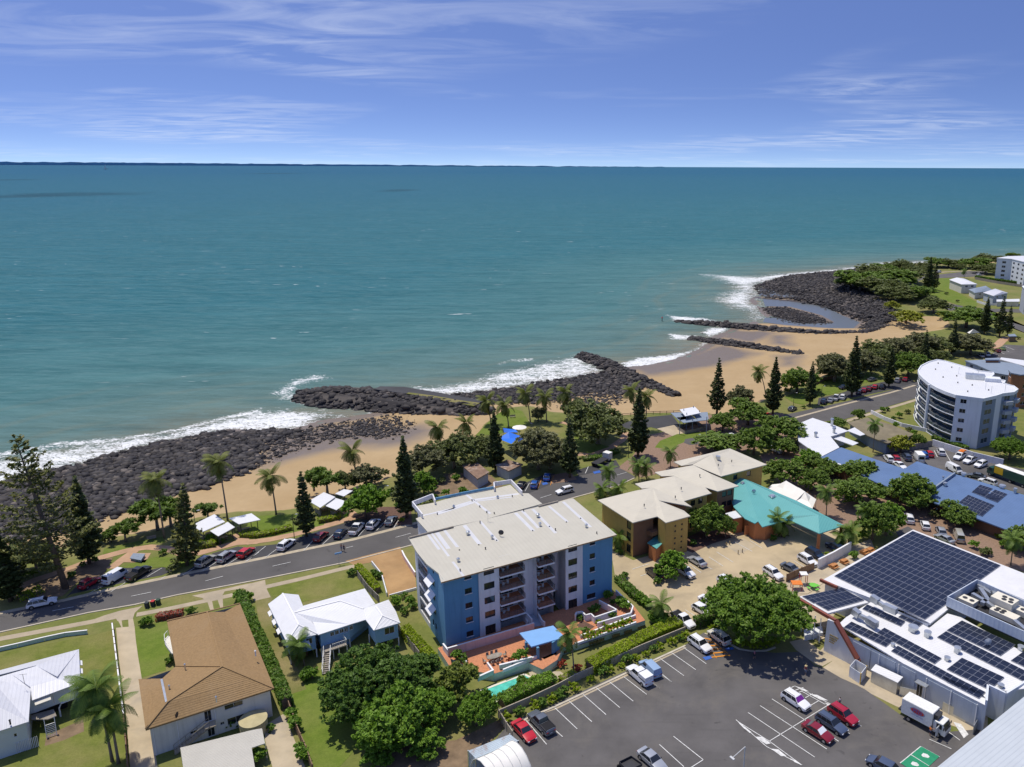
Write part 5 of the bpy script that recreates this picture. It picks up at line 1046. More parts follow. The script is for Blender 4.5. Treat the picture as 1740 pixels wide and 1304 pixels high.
# ---- teal drive-through roof
ribbed('teal_roof',(.11,.36,.35),60,.5,.5,.3,.04,stain=((.13,.39,.37),.1,.5));mo.children[[c.name for c in mo.children].index([c.name for c in mo.children if c.name.startswith('porch_roof')][0])].data.materials[0]=MAT['teal_roof']
te=thing('porte_cochere','broad teal metal roof over the motel reception and drive through','canopy',T('H',1300,650,0));tq=lambda x,y,z=4.4:T('H',x,y,z)
tf=[[tq(915,290,4.8),tq(975,480),tq(1052,560),tq(1118,592),tq(1140,578),tq(1168,616),tq(1300,545,4.7),tq(1040,290,6.4),tq(985,278,6.0)],[tq(1168,616),tq(1345,566),tq(1552,660),tq(1545,535,5.9),tq(1040,290,6.4),tq(1300,545,4.7)],[tq(1552,660),tq(1718,605),tq(1545,535,5.9)],[tq(1718,605),tq(1400,440,5.2),tq(1040,288,6.3),tq(1545,535,5.9)]]
roof_faces(te,'roof',tf,'teal_roof',.2)
for x,y in((1550,655),(1700,606),(1500,520)):p_=tq(x,y,4.2);mb=MB();mb.box((p_.x,p_.y,2.1),(.5,.5,4.2),.6);mb.build('post','orange_wall',te)
P_=ccw([tq(960,400),tq(1000,500),tq(1110,585),tq(1200,590),tq(1330,545),tq(1200,440),tq(1040,330)]);facade_box(te,inset(P_,.5),0,4.3,'orange_wall','reception_wall')
for x,y,w,h in((1035,335,.9,.9),(1235,420,1.3,.8)):q=tq(x,y,5.6);mb=MB();mb.box((q.x,q.y,q.z+h/2-.3),(w,w,h),.5);mb.cone((q.x,q.y,q.z+h-.3),w*.55,w*.4,.25,10);mb.build('exhaust_unit','galv',te)
q=tq(1110,395,5.6);mb=MB();mb.tube([q,q+Vector((0,0,.8))],.04,5);mb.cone((q.x,q.y-.1,q.z+.7),.1,.5,.15,12,'y');mb.build('satellite_dish','galv',te)
to=thing('service_block','small orange block with white roof beside the motel reception','building',T('H',1000,690,0));P_=ccw([T('H',918,525,3.9),T('H',975,560,3.9),T('H',1048,545,3.9),T('H',990,505,3.9)])
facade_box(to,inset(P_,.25),0,3.9,'orange_wall');roof_faces(to,'roof',[P_],'roof_white',.15);mb=MB();mb.beam(T('H',1050,640,1.3),T('H',1140,600+20,1.3),.2,2.2);mb.beam(T('H',1205,655,.9),T('H',1290,635,.9),.2,1.6);mb.build('screen_wall','orange_wall',to)
sw=thing('shade_sail','large cream tensioned fabric marquee behind the teal roof','marquee',T('H',1400,500,0))
c_=[T('H',1205,355,2.8),T('H',1235,330,2.8),T('H',1330,320,2.7),T('H',1420,355,2.7),T('H',1530,430,2.7),T('H',1505,492,2.7),T('H',1390,445,2.6),T('H',1290,395,2.6)]
pk=[T('H',1328,305,4.7),T('H',1455,378,4.5)];mb=MB()
for i in range(len(c_)):
 a,b_=c_[i],c_[(i+1)%len(c_)];k=0 if i in(7,0,1,2)else 1
 for p_,r_ in(((a,b_),pk[k]),):
  m1,m2=a.lerp(r_,.5)-Vector((0,0,.45)),b_.lerp(r_,.5)-Vector((0,0,.45));mb.poly([a,b_,m2,m1]);mb.poly([m1,m2,r_])
mb.poly([c_[2].lerp(pk[0],.0),c_[3],pk[1],pk[0]]);mb.poly([c_[6],c_[7],pk[0],pk[1]])
mb.build('canopy','sail_white',sw)
for p_ in(c_[0],c_[4],c_[5],c_[6]):mb=MB();mb.tube([(p_.x,p_.y,0),(p_.x,p_.y,p_.z)],.06,6);mb.build('pole','white_trim',sw)
for p_ in pk:mb=MB();mb.tube([(p_.x,p_.y,0),(p_.x,p_.y,p_.z)],.08,6);mb.build('mast','white_trim',sw)
# ================================================================ club building with solar roof
mat('solar_cell',(.012,.016,.032),.18,.25,.8,3,spec=.6);mat('solar_frame',(.38,.40,.45),.4,0,metal=.5)
ribbed('roof_ribwhite',(.74,.74,.74),-28,.45,.45,.8,.04,stain=((.58,.57,.55),.25,.35))
club=thing('club_building','white and grey clubhouse whose roofs are covered in solar panels','club',T('J',700,700,0))
def J(x,y,z):return T('J',x,y,z)
def plane_pts(a,b,c):
 """height of the plane through three 3D points"""
 n=(b-a).cross(c-a)
 return lambda p:a.z-(n.x*(p.x-a.x)+n.y*(p.y-a.y))/n.z
MA,MBq,MC=J(650,66,6.6),J(1300,320,6.6),J(180,322,5.6)
hz=plane_pts(MA,MBq,MC)
def on(x,y,pz,z0=6.0,lift=0.0):
 q=J(x,y,z0)
 for _ in range(6):q=J(x,y,pz(q))
 return q+Vector((0,0,lift))
main_pts=[on(*q,hz)for q in((650,62),(1330,330),(1330,470),(1000,330),(830,480),(740,552),(600,480),(430,420),(178,325))]
roof_m=roof_faces(club,'main_roof',[main_pts],'roof_ribwhite',.3)
panel_me={}
def panel_field(root,pz,corner,eu,ev,nu,nv,skip=lambda i,j:False,z0=6.0,gap=.04):
 """nu x nv solar panels between corner, corner+eu, corner+ev (tile J points), as single objects sharing a mesh"""
 c=on(*corner,pz,z0);u=on(*eu,pz,z0)-c;v=on(*ev,pz,z0)-c;pu,pv=u/nu,v/nv;key=(round(pu.length,2),round(pv.length,2),round(pu.x,2))
 nrm=pu.cross(pv).normalized();nrm=nrm if nrm.z>0 else-nrm
 mb=MB();a,b_,c2,d_=Vector((0,0,0))+(pu+pv)*.015,pu*.985+pv*.015,(pu+pv)*.985,pu*.015+pv*.985
 q=[a,b_,c2,d_]
 if(b_-a).cross(c2-b_).z<0:q=q[::-1]
 top=[x+nrm*.1 for x in q];mb.add(q+top,[(0,1,5,4),(1,2,6,5),(2,3,7,6),(3,0,4,7)]);mb.cur=1
 ctr=sum(top,Vector())/4;mb.poly([ctr+(x-ctr)*.955+nrm*.004 for x in top]);mb.cur=0;mb.poly(top)
 me=mb.mesh('solar_panel',['solar_frame','solar_cell'])
 for i in range(nu):
  for j in range(nv):
   if skip(i,j):continue
   o=ob('solar_panel',me,root);o.location=c+pu*i+pv*j+nrm*.06-BASE[club.name]
panel_field(roof_m,hz,(648,72),(1108,252),(238,308),17,14)
LA,LB,LC=J(280,578,4.4),J(1028,978,4.4),J(430,455,5.0);lz=plane_pts(LA,LB,LC)
low_pts=[on(*q,lz,4.6)for q in((262,556),(300,520),(430,440),(600,505),(735,575),(830,500),(900,520),(1330,760),(1330,880),(1135,905),(1040,880),(1028,980),(600,762))]
roof_l=roof_faces(club,'lower_roof',[low_pts],'roof_ribwhite',.25)
for cr,eu,ev,nu,nv in(((328,546),(545,648),(290,574),7,2),((500,578),(800,738),(462,604),9,2),((570,672),(862,830),(535,700),9,2),((905,735),(1128,838),(825,796),6,3),((862,830),(1030,915),(825,862),5,1),((830,862),(1028,945),(802,830),6,1),((905,540),(1185,668),(825,592),9,3),((822,596),(1330,850),(775,628),13,2),((410,456),(610,545),(385,480),7,2),((608,498),(715,548),(572,522),3,2),((1230,700),(1330,745),(1160,750),3,2)):
 panel_field(roof_l,lz,cr,eu,ev,nu,nv,z0=4.6)
fw=Facade(J(272,600,4.2),J(1032,990,4.2));hh=[(fw.L*u,fw.L*u+1.0,.1,2.2)for u in(.2,.57)]+[(fw.L*.82,fw.L*.9,.6,2.6)]
mb=MB();fw.wall(mb,0,4.3,hh);mb.build('front_wall','grey_clad',club)
for h in hh:fw.window(club,h,'white_trim',1,name='door')
for u in(.06,.3,.44,.63,.79,.95):mb=MB();q=fw.p(fw.L*u,0,.1);mb.tube([(q.x,q.y,0),(q.x,q.y,4.0)],.07,6);mb.build('downpipe','white_trim',club)
for a,b_ in((.1,.24),(.24,.42),(.46,.56),(.64,.8),(.8,.96)):mb=MB();fw.box(mb,fw.L*a,fw.L*b_-.1,.4,3.9,.02,.09);mb.build('wall_panel','grey_clad',club)
mb=MB();fw.box(mb,fw.L*.575,fw.L*.65,3.0,3.12,.1,1.1);mb.build('door_hood','galv',club)
P_=ccw([main_pts[0],main_pts[1],main_pts[2],J(1000,330,6.3),J(735,555,5.9),main_pts[8]]);facade_box(club,inset(P_,.35),0,5.6,'render_white','side_wall')
par=[J(1042,870,5.2),J(1137,915,5.2),J(1330,795,5.2)]
for a,b_ in zip(par,par[1:]):mb=MB();mb.beam(Vector((a.x,a.y,2.6)),Vector((b_.x,b_.y,2.6)),.3,5.2);mb.build('parapet_wall','render_white',club)
a,b_=J(1042,870,5.2),J(1030,985,4.2);mb=MB();mb.beam(Vector((a.x,a.y,2.6)),Vector((b_.x,b_.y,2.6)),.3,5.2);mb.build('parapet_wall','render_white',club)
sc=[J(830,415,8.0),J(985,325,8.0),J(1330,480,8.0),J(1330,640,8.0)];s2=[J(830,415,8.0),J(1330,640,8.0)]
ribbed('screen_clad',(.56,.62,.70),-28,.3,.5,.4,.03)
for a,b_ in((sc[0],sc[1]),(sc[1],sc[2]),(s2[0],s2[1])):mb=MB();mb.beam(Vector((a.x,a.y,7.2)),Vector((b_.x,b_.y,7.2)),.15,1.8);mb.build('plant_screen','screen_clad',club)
mb=MB();mb.slab(ccw([Vector((p.x,p.y,6.25))for p in sc]),.2);mb.build('plant_deck','dark_metal',club)
ra=math.atan2((s2[1]-s2[0]).y,(s2[1]-s2[0]).x)
for x,y,sx_,sy_,h,fans in((940,425,2.6,2.0,.9,((-.6,0),(.6,0))),(1130,420,3.6,2.6,2.0,((-.2,.4),(.9,.4),(.1,-.5),(1.2,-.5))),(1130,495,4.2,2.0,.9,((-1.2,.35),(-.3,.35),(-1.2,-.4),(-.3,-.4))),(1225,480,2.2,1.8,1.0,((0,0),))):
 q=J(x,y,6.4+h);mb=MB();mb.box((q.x,q.y,6.4+h/2),(sx_,sy_,h),ra);o=mb.build('air_conditioner','cream_trim',club)
 for fx,fy in fans:mb=MB();mb.cone((q.x+fx*math.cos(ra)-fy*math.sin(ra),q.y+fx*math.sin(ra)+fy*math.cos(ra),6.4+h-.02),.42,.42,.06,14);mb.build('fan','dark_metal',o)
for pts in(((985,350),(1060,400),(1090,385)),((960,400),(1030,440),(1070,470)),((1180,540),(1240,590),(1300,600)),((1000,370),(1040,430),(1010,450))):
 mb=MB()
 for a,b_ in zip(pts,pts[1:]):mb.beam(J(*a,7.1),J(*b_,7.1),.7,.6)
 mb.build('duct','galv',club)
for pts,z in((((432,415),(470,440),(500,462),(565,490)),6.2),(((338,485),(370,510),(410,530),(462,562)),5.2)):
 for k,(a,b_)in enumerate(zip(pts,pts[1:])):mb=MB();mb.beam(J(*a,z+(.7 if k==0 else .45)),J(*b_,z+.45),1.0 if k!=1 else .6,1.1 if k!=1 else .6);mb.build('duct','galv',club)
for x,y,w,h in((650,592,1.4,.9),(725,622,1.0,1.0),(880,705,.9,1.0),(828,745,.8,.6),(545,672,.6,.5),(1108,885,.8,.5),(1213,690,.9,.7)):
 q=on(x,y,lz,4.8);mb=MB();mb.box((q.x,q.y,q.z+h*.3),(w*.8,w*.8,h*.6),ra);mb.cone((q.x,q.y,q.z+h*.6),w*.55,w*.6,h*.4,12);mb.build('exhaust_unit','galv',club)
q=on(1040,672,lz,5);mb=MB();mb.tube([q,q+Vector((0,0,.7))],.05,6);mb.cone((q.x,q.y-.1,q.z+.8),.12,.6,.2,14,'y');mb.build('satellite_dish','light_grey',club)
PZ2=5.2;pp=[J(55,412,PZ2),J(282,366,PZ2),J(418,442,PZ2),J(205,500,PZ2)]
roof_p=roof_faces(club,'porch_roof',[pp],'roof_ribwhite',.3);pz_=plane_pts(pp[0],pp[1],pp[2])
panel_field(roof_p,pz_,(70,414),(275,370),(130,450),8,2,z0=PZ2);panel_field(roof_p,pz_,(140,452),(330,400),(205,488),8,2,z0=PZ2)
mb=MB()
mb.beam(J(165,325,5.6),J(255,365,5.6),.45,.5);mb.build('fascia','fascia_brown',club)
e0,e1=J(228,515,PZ2-.1),J(368,745,.9);base1=J(352,782,0);base0=J(182,695,0);ep=[Vector((e0.x,e0.y,PZ2)),Vector((e1.x,e1.y,1.0))]
ent=Facade(base0,base1);n_=ent.n
prof=[ent.p(0,0),ent.p(ent.L,0),ent.p(ent.L,1.3),ent.p(ent.L*.27,6.3),ent.p(ent.L*.04,6.1)]
mb=MB();back=[p-n_*.5 for p in prof];k_=len(prof);mb.add(prof+back,[tuple(range(k_)),tuple(reversed(range(k_,2*k_)))]+[(i,k_+i,k_+(i+1)%k_,(i+1)%k_)for i in range(k_)]);mb.build('entry_wall','render_white',club)
MB().beam(J(38,418,PZ2-.05),prof[3]+Vector((0,0,.1))-n_*.25,.5,.55).build('fascia','fascia_brown',club)
mb=MB();mb.beam(prof[3]+Vector((0,0,.15))-n_*.25,prof[2]+Vector((0,0,.15))-n_*.25,1.0,.35);mb.beam(prof[2]-n_*.25+ent.d*.15,prof[1]-n_*.25+ent.d*.15,1.0,.35,up=ent.d);mb.build('fascia','fascia_brown',club)
for r_,(w_,z_)in enumerate(((1.5,3.4),(1.3,2.95),(1.0,2.6),(.9,2.2))):
 mb=MB();x_=ent.L*.15
 while x_<ent.L*.15+w_:ent.box(mb,x_,x_+.16,z_,z_+.3-.08*(r_>1),.01,.06);x_+=.24
 mb.build('sign_lettering','gold_sign',club)
for x,y in((75,470),(105,490),(140,510),(170,525)):q=J(x,y,PZ2-.3);mb=MB();mb.tube([(q.x,q.y,.1),(q.x,q.y,PZ2-.35)],.08,6);mb.build('porch_post','white_trim',club)
mb=MB();mb.slab(ccw([J(80,585,.9),J(175,565,.9),J(180,600,.9),J(85,620,.9)]),.9);mb.build('planter','render_white',club)
for k in range(5):a,b_=J(150+k*4,640-k*16,.1+k*.17),J(185,625-k*15,.1+k*.17);mb=MB();mb.beam(a,b_,.6,.17);mb.build('entry_step','concrete',club)
yard=thing('bin_enclosure','open topped white panel bin pen outside the club wall','enclosure',J(360,830,0));bq=[J(315,830,0),J(372,870,0),J(402,830,0),J(345,795,0)]
for a,b_ in zip(bq,bq[1:]+bq[:1]):mb=MB();mb.beam(Vector((a.x,a.y,1.0)),Vector((b_.x,b_.y,1.0)),.08,1.9);mb.build('panel','render_white',yard)
for p_ in bq[1:3]:mb=MB();mb.box((p_.x,p_.y,1.0),(.14,.14,2.0));mb.build('corner_post','yellow_paint',yard)
cs=thing('cool_store','white ribbed lean-to store with steel doors against the club','store',J(510,850,0));cz_=2.3;cq=[J(430,795,cz_),J(455,765,cz_+.2),J(598,832,cz_+.2),J(570,862,cz_)]
roof_faces(cs,'roof',[cq],'roof_ribwhite',.1);facade_box(cs,inset(ccw(cq),.1),0,cz_-.1,'galv','door_panel')
fn_=thing('steel_fence','grey sheet steel gate and fence along the service yard','fence',J(560,900,0))
for a,b_ in(((580,905),(665,925)),((805,985),(985,1075)),((985,1075),(965,1110))):mb=MB();mb.beam(J(*a,.8),J(*b_,.8),.08,1.6);mb.build('fence_panel','galv',fn_)
br2=thing('shed','big grey sheet metal roof filling the bottom right corner','shed',G(1690,1290,0));ribbed('roof_grey',(.50,.54,.57),35,.6,.4,.5,.04)
sq=[G(1585,1310,5),G(1745,1180,5),G(1850,1230,5),G(1900,1400,5),G(1480,1400,5)];roof_faces(br2,'roof',[sq],'roof_grey',.4);facade_box(br2,inset(ccw(sq),.8),0,4.6,'render_white')
ct=thing('shipping_container','rusty pale blue shipping container under the trees','container',T('F',230,1100,0));ribbed('container',(.42,.50,.56),35,.3,.6,1.0,.1,stain=((.28,.13,.06),.6,.7));z_=2.6
cq=ccw([T('F',140,1092,z_),T('F',190,1142,z_),T('F',478,1025,z_),T('F',420,980,z_)]);MB().prism(cq,.1,z_).build('container_body','container',ct);
for p_ in cq:mb=MB();mb.box((p_.x,p_.y,z_/2+.04),(.16,.16,z_+.06));mb.build('corner_post','galv',ct)
tn=thing('dome_shelter','white fabric dome shelter beside the container','shelter',T('F',420,1180,0));a0,a1=T('F',300,1330,0),T('F',540,1200,0);ax=(a1-a0).normalized();sd_=Vector((-ax.y,ax.x,0));Ln=(a1-a0).length;mb=MB();NS,NR=10,9
for i in range(NS+1):
 for j in range(NR+1):
  th=math.pi*j/NR;r_=3.6*(1-.05*math.sin(i*math.pi/NS));q=a0+ax*(Ln*i/NS-1)+sd_*(r_*math.cos(th)+.4)+Vector((0,0,r_*1.05*math.sin(th)));mb.v.append(tuple(q))
for i in range(NS):
 for j in range(NR):mb.f.append([i*(NR+1)+j,(i+1)*(NR+1)+j,(i+1)*(NR+1)+j+1,i*(NR+1)+j+1]);mb.m.append(0)
mb.build('fabric','sail_white',tn,True)
for i in range(0,NS+1,2):mb=MB();mb.tube([Vector(mb_)+(Vector(mb_)-(a0+ax*(Ln*i/NS-1)+sd_*.4)).normalized()*.03 for mb_ in[tuple(a0+ax*(Ln*i/NS-1)+sd_*(3.6*(1-.05*math.sin(i*math.pi/NS))*math.cos(math.pi*j/NR)+.4)+Vector((0,0,3.78*(1-.05*math.sin(i*math.pi/NS))*math.sin(math.pi*j/NR))))for j in range(NR+1)]],.05,5);mb.build('hoop','light_grey',tn)
# ---------------------------------------------------------------- blue roofed shops
ribbed('roof_blue',(.10,.17,.32),35,.6,.5,.25,.06,stain=((.13,.20,.34),.2,.5));KK=lambda x,y,z:T('K',x,y,z)
sh1=thing('shop_row','long blue roofed shop building behind the street trees','shop',KK(800,520,0))
f1=[[KK(370,388,3.8),KK(500,432,3.8),KK(750,555,3.8),KK(820,580,3.8),KK(935,462,5.2),KK(740,398,5.2),KK(510,318,5.2)],[KK(820,580,3.8),KK(1095,628,3.8),KK(1275,495,5.6),KK(1020,412,5.6),KK(935,462,5.2)]]
roof_faces(sh1,'roof',f1,'roof_blue',.25)
P_=ccw([KK(370,388,3.8),KK(750,555,3.8),KK(1095,628,3.8),KK(1275,495,5.2),KK(1020,412,5.2),KK(935,462,5.2),KK(510,318,5.2)]);facade_box(sh1,inset(P_,1.2),0,3.7,'brown_wall')
mb=MB();mb.beam(KK(380,393,3.95),KK(510,435,3.95),.5,.15);mb.build('fascia','white_trim',sh1)
sh2=thing('shop_row','blue roofed shop building with solar panels and open verandah','shop',KK(1400,750,0))
f2=[[KK(1085,640,3.8),KK(1135,690,3.6),KK(1205,715,3.6),KK(1430,798,3.4),KK(1640,878,3.4),KK(1800,940,3.4),KK(1800,655,5.8),KK(1285,500,5.8)]]
roof2_=roof_faces(sh2,'roof',f2,'roof_blue',.25);a,b_,c=f2[0][3],f2[0][6],f2[0][7];z2=plane_pts(a,b_,c)
P_=ccw([KK(1100,655,3.8),KK(1430,798,3.4),KK(1800,940,3.4),KK(1800,655,5),KK(1285,500,5)]);facade_box(sh2,inset(P_,1.6),0,3.4,'brown_wall')
TILEJ=TILE['J'];
def kpan(corner,eu,ev,nu,nv):
 f_=lambda x,y:((PX('K',x,y)[0]-TILEJ[0])/TILEJ[2],(PX('K',x,y)[1]-TILEJ[1])/TILEJ[2])
 before=BASE[club.name];BASE[club.name]=BASE[sh2.name];panel_field(roof2_,z2,f_(*corner),f_(*eu),f_(*ev),nu,nv,z0=4.8);BASE[club.name]=before
kpan((1445,572),(1530,598),(1388,622),4,3);kpan((1390,622),(1560,690),(1420,598),6,1);kpan((1545,605),(1628,635),(1478,660),4,3);kpan((1365,640),(1542,712),(1300,692),7,4);kpan((1335,740),(1460,785),(1355,720),5,1)
mb=MB()
for a,b_ in(((1095,628),(1275,497)),):mb.beam(KK(*a,4.1),KK(*b_,6.0),.4,.9)
mb.build('roof_step','greyblue_wall',sh2)
for x,y,z,w,h in((1210,568,5.2,.9,1.0),(1335,505,6.0,1.2,1.1),(1595,585,6.0,1.4,1.0),(1680,618,6.0,.8,1.4),(1198,512,5.8,.5,.5),(1520,615,5.4,.6,.5)):
 q=KK(x,y,z);mb=MB();mb.cone((q.x,q.y,z-.5),w*.45,w*.45,h*.7,12);mb.cone((q.x,q.y,z-.5+h*.7),w*.6,w*.5,h*.35,12);mb.build('exhaust_unit','galv',sh2)
for x,y in((1425,850),(1500,880),(1580,905)):q=KK(x,y,0);mb=MB();mb.box((q.x,q.y,1.7),(.5,.5,3.4));mb.build('verandah_post','orange_timber',sh2)
sh3=thing('shop','white flat roofed shop with kitchen flues beside the road','shop',KK(370,270,0))
f3=[[KK(208,165,4.4),KK(225,275,4.0),KK(375,382,4.0),KK(500,318,4.2),KK(440,245,4.4),KK(560,208,4.4),KK(455,165,4.6),KK(320,120,4.6)]]
roof_faces(sh3,'roof',f3,'roof_white',.25);facade_box(sh3,inset(ccw(f3[0]),.6),0,4.0,'off_white');roof_faces(sh3,'skillion_roof',[[KK(440,252,3.6),KK(590,305,3.4),KK(628,288,3.4),KK(490,235,3.6)]],'roof_white',.15)
roof_faces(sh3,'skillion_roof',[[KK(550,205,3.5),KK(640,240,3.5),KK(725,215,3.5),KK(610,180,3.5)]],'roof_white',.15)
for x,y,h in((340,245,1.2),(448,178,2.4),(462,222,1.6)):q=KK(x,y,4.4);mb=MB();mb.cone((q.x,q.y,4.2),.4,.4,h,10);mb.cone((q.x,q.y,4.2+h),.6,.45,.4,10);mb.build('flue','galv',sh3)
sh4=thing('flat_roof_block','low building with a worn brown flat roof behind the palm','building',KK(750,230,0));mat('roof_brown',(.20,.17,.11),.9,.2,.4,6,stain=((.14,.12,.09),.3,.6))
f4=[KK(555,150,3.6),KK(690,240,3.6),KK(820,292,3.6),KK(1005,232,3.6),KK(860,170,3.6),KK(690,118,3.6)];roof_faces(sh4,'roof',[f4],'roof_brown',.3);facade_box(sh4,inset(ccw(f4),.7),0,3.4,'greyblue_wall')
# ---------------------------------------------------------------- curved white tower
TZ_=15.3;CT=lambda x,y,z=TZ_:T('c',x,y,z)
tw=thing('apartment_tower','white five storey apartment building with a curved glass balcony end','building',T('c',600,1050,0))
curve=[(345,207),(250,232),(165,275),(133,325),(148,375),(200,425),(262,475),(350,525),(450,568),(552,602)];rest=[(850,640),(1000,605),(1062,583),(1190,568),(1235,535),(1190,500),(1080,470),(1095,440),(930,405),(970,370),(960,348),(785,328),(600,270),(430,222)]
rp_=ccw([CT(*q)for q in curve+rest]);MB().prism(rp_,TZ_-.6,TZ_-.05).build('roof','roof_white',tw)
mb=MB()
for i in range(len(rp_)):a,b_=rp_[i],rp_[(i+1)%len(rp_)];mb.beam(Vector((a.x,a.y,TZ_-.3)),Vector((b_.x,b_.y,TZ_-.3)),.35,1.0)
mb.build('parapet','tower_white',tw)
wp=inset(rp_,.1);cv=[CT(*q)for q in curve];nF=5;fh=TZ_/nF-.12
def off_curve(pts,d):
 out=[]
 for i,p in enumerate(pts):
  t_=(pts[min(i+1,len(pts)-1)]-pts[max(i-1,0)]);t_.z=0;t_.normalize();nn=Vector((-t_.y,t_.x,0));out.append(p+nn*d)
 return out
sgn=1 if(off_curve(cv,1)[4]-T('c',600,500,TZ_)).length<(cv[4]-T('c',600,500,TZ_)).length else-1
gl_=off_curve(cv,1.3*sgn)
mb=MB()
for i in range(len(gl_)-1):a,b_=gl_[i],gl_[i+1];mb.poly([Vector((a.x,a.y,0)),Vector((b_.x,b_.y,0)),Vector((b_.x,b_.y,TZ_-.6)),Vector((a.x,a.y,TZ_-.6))])
mb.build('curtain_glass','glass_blue',tw)
for k in range(nF):
 z=k*fh+.3;inn=off_curve(cv,1.4*sgn);mb=MB()
 for i in range(len(cv)-1):mb.prism([cv[i],cv[i+1],inn[i+1],inn[i]],z-.2,z)
 mb.build('balcony_slab','tower_white',tw)
 mb=MB();mg=MB();ri=off_curve(cv,.12*sgn)
 for i in range(len(cv)-1):
  a,b_=ri[i],ri[i+1];mb.beam(Vector((a.x,a.y,z+1.0)),Vector((b_.x,b_.y,z+1.0)),.06,.06)
  for f_ in(0,.5):q=a.lerp(b_,f_);mb.beam(Vector((q.x,q.y,z)),Vector((q.x,q.y,z+1)),.05,.05,up=(1,0,0))
  mg.poly([Vector((a.x,a.y,z+.1)),Vector((b_.x,b_.y,z+.1)),Vector((b_.x,b_.y,z+.95)),Vector((a.x,a.y,z+.95))])
 o=mb.build('railing','greyblue_wall',tw);mg.build('glass_panel','glass_blue',o)
q=cv[6];mb=MB();mb.tube([(q.x,q.y,0),(q.x,q.y,TZ_-.2)],.55,8);mb.build('pier','tower_white',tw)
for i in(9,):pass
flat_=Facade(CT(552,602),CT(850,640));hh=[(flat_.L*.18,flat_.L*.42,k*fh+1.4,k*fh+2.7)for k in range(nF)]
if flat_.n.y>0:flat_=Facade(CT(850,640),CT(552,602));hh=[(flat_.L*.58,flat_.L*.82,k*fh+1.4,k*fh+2.7)for k in range(nF)]
mb=MB();flat_.wall(mb,0,TZ_-.5,hh);mb.build('flat_wall','tower_white',tw)
for h in hh:flat_.window(tw,h,'white_trim',1,sill='white_trim')
ord_=rest;pts_=[CT(*q)for q in ord_]
for i in range(len(pts_)):
 a,b_=pts_[i],(pts_[i+1]if i+1<len(pts_)else CT(*curve[0]));f=Facade(a,b_)
 mt='greyblue_wall' if ord_[i]in((850,640),(1062,583),(1190,568))else 'tower_white';holes=[(f.L*.25,f.L*.75,k*fh+1.2,k*fh+2.8)for k in range(nF)]if f.L>4 and i<4 else[]
 if f.n.y>.3 and i<3:f=Facade(b_,a)
 mb=MB();f.wall(mb,0,TZ_-.4,holes);mb.build('side_wall',mt,tw)
 for h in holes:f.window(tw,h,'light_grey',1,'glass_blue')
 if i in(2,3):
  for k in range(1,nF):mb=MB();f.box(mb,f.L*.2,f.L*.8,k*fh+.1,k*fh+1.2,.02,1.2);mb.build('balcony','grey_wall',tw)
for x,y,h in((760,415,0),):q=CT(x,y,TZ_);mb=MB();mb.box((q.x,q.y,TZ_+.7),(5.5,2.6,1.5),-.35);mb.build('plant_enclosure','galv',tw)
q=CT(950,440,TZ_);mb=MB();mb.box((q.x,q.y,TZ_+.5),(4.5,3,1.1),-.3);mb.build('lift_overrun','tower_white',tw)
for x,y in((352,248),(503,293),(323,315),(407,402),(558,388),(570,462),(680,560),(912,545),(738,362),(730,490)):vent(tw,CT(x,y,TZ_),.3,.15)
for x,y in((578,360),(875,535),(940,578),(1092,560),(792,385)):q=CT(x,y,TZ_);mb=MB();mb.tube([q,q+Vector((0,0,2.2))],.05,5);mb.build('roof_mast','galv',tw)
# ---------------------------------------------------------------- buildings at the right edge
def simple_block(name,label,cat,roof_pts,z,wallm,roofm,rows,cols,wsz=(1.4,1.3),offs=.3,th=.4,gl='glass',z0=1.0,storey=3.0):
 P_=ccw(roof_pts);c=sum((V2(p)for p in P_),Vector())/len(P_);r=thing(name,label,cat,(c.x,c.y,0));roof_faces(r,'roof',[[Vector((p.x,p.y,p.z))for p in P_]],roofm,th)
 Q=inset(P_,offs);hh={}
 for i in range(len(Q)):
  d=V2(Q[(i+1)%len(Q)])-V2(Q[i])
  if d.x>-2 and rows and d.length>3:hh[i]=[(d.length*(k+.5)/max(1,int(d.length/cols))-wsz[0]/2,d.length*(k+.5)/max(1,int(d.length/cols))+wsz[0]/2,z0+j*storey,z0+j*storey+wsz[1])for k in range(max(1,int(d.length/cols)))for j in range(rows)]
 for i,f in enumerate(facade_box(r,Q,0,z-th+.05,wallm,holes=hh)):
  for h in hh.get(i,[]):f.window(r,h,'white_trim',1,gl)
 return r
c_=lambda x,y,z:T('c',x,y,z);b_t=lambda x,y,z:T('b',x,y,z)
simple_block('brick_apartments','orange brown brick apartment building beside the curved tower','building',[c_(1160,350,12),c_(1270,372,12),c_(1420,360,12),c_(1420,290,12),c_(1130,320,12)],12,'brick_brown','greyblue_wall',4,4,(2.2,1.3))
simple_block('grey_apartments','dark grey metal roofed building behind the curved tower','building',[c_(650,215,9),c_(780,262,9),c_(980,350,9),c_(1180,385,9),c_(1330,300,9),c_(1220,250,9),c_(880,205,9)],9,'grey_wall','greyblue_wall',3,5)
q=simple_block('brick_block','small brick stair block rising above the dark grey roof','building',[c_(875,205,10.2),c_(1035,205,10.2),c_(1035,183,10.2),c_(875,190,10.2)],10.2,'brick_brown','greyblue_wall',0,4)
simple_block('white_shop','long white flat roofed building beyond the brick stair block','building',[c_(1035,200,5),c_(1330,280,5),c_(1330,215,5),c_(1050,180,5)],5,'off_white','roof_white',0,4)
far_ap=simple_block('white_apartments','distant white five storey apartment building by the far shore','building',[b_t(1000,252,17),b_t(1170,262,17),b_t(1330,300,17),b_t(1420,280,17),b_t(1420,225,17),b_t(1130,232,17)],17,'tower_white','roof_white',5,6,(2.4,1.6),storey=3.1)
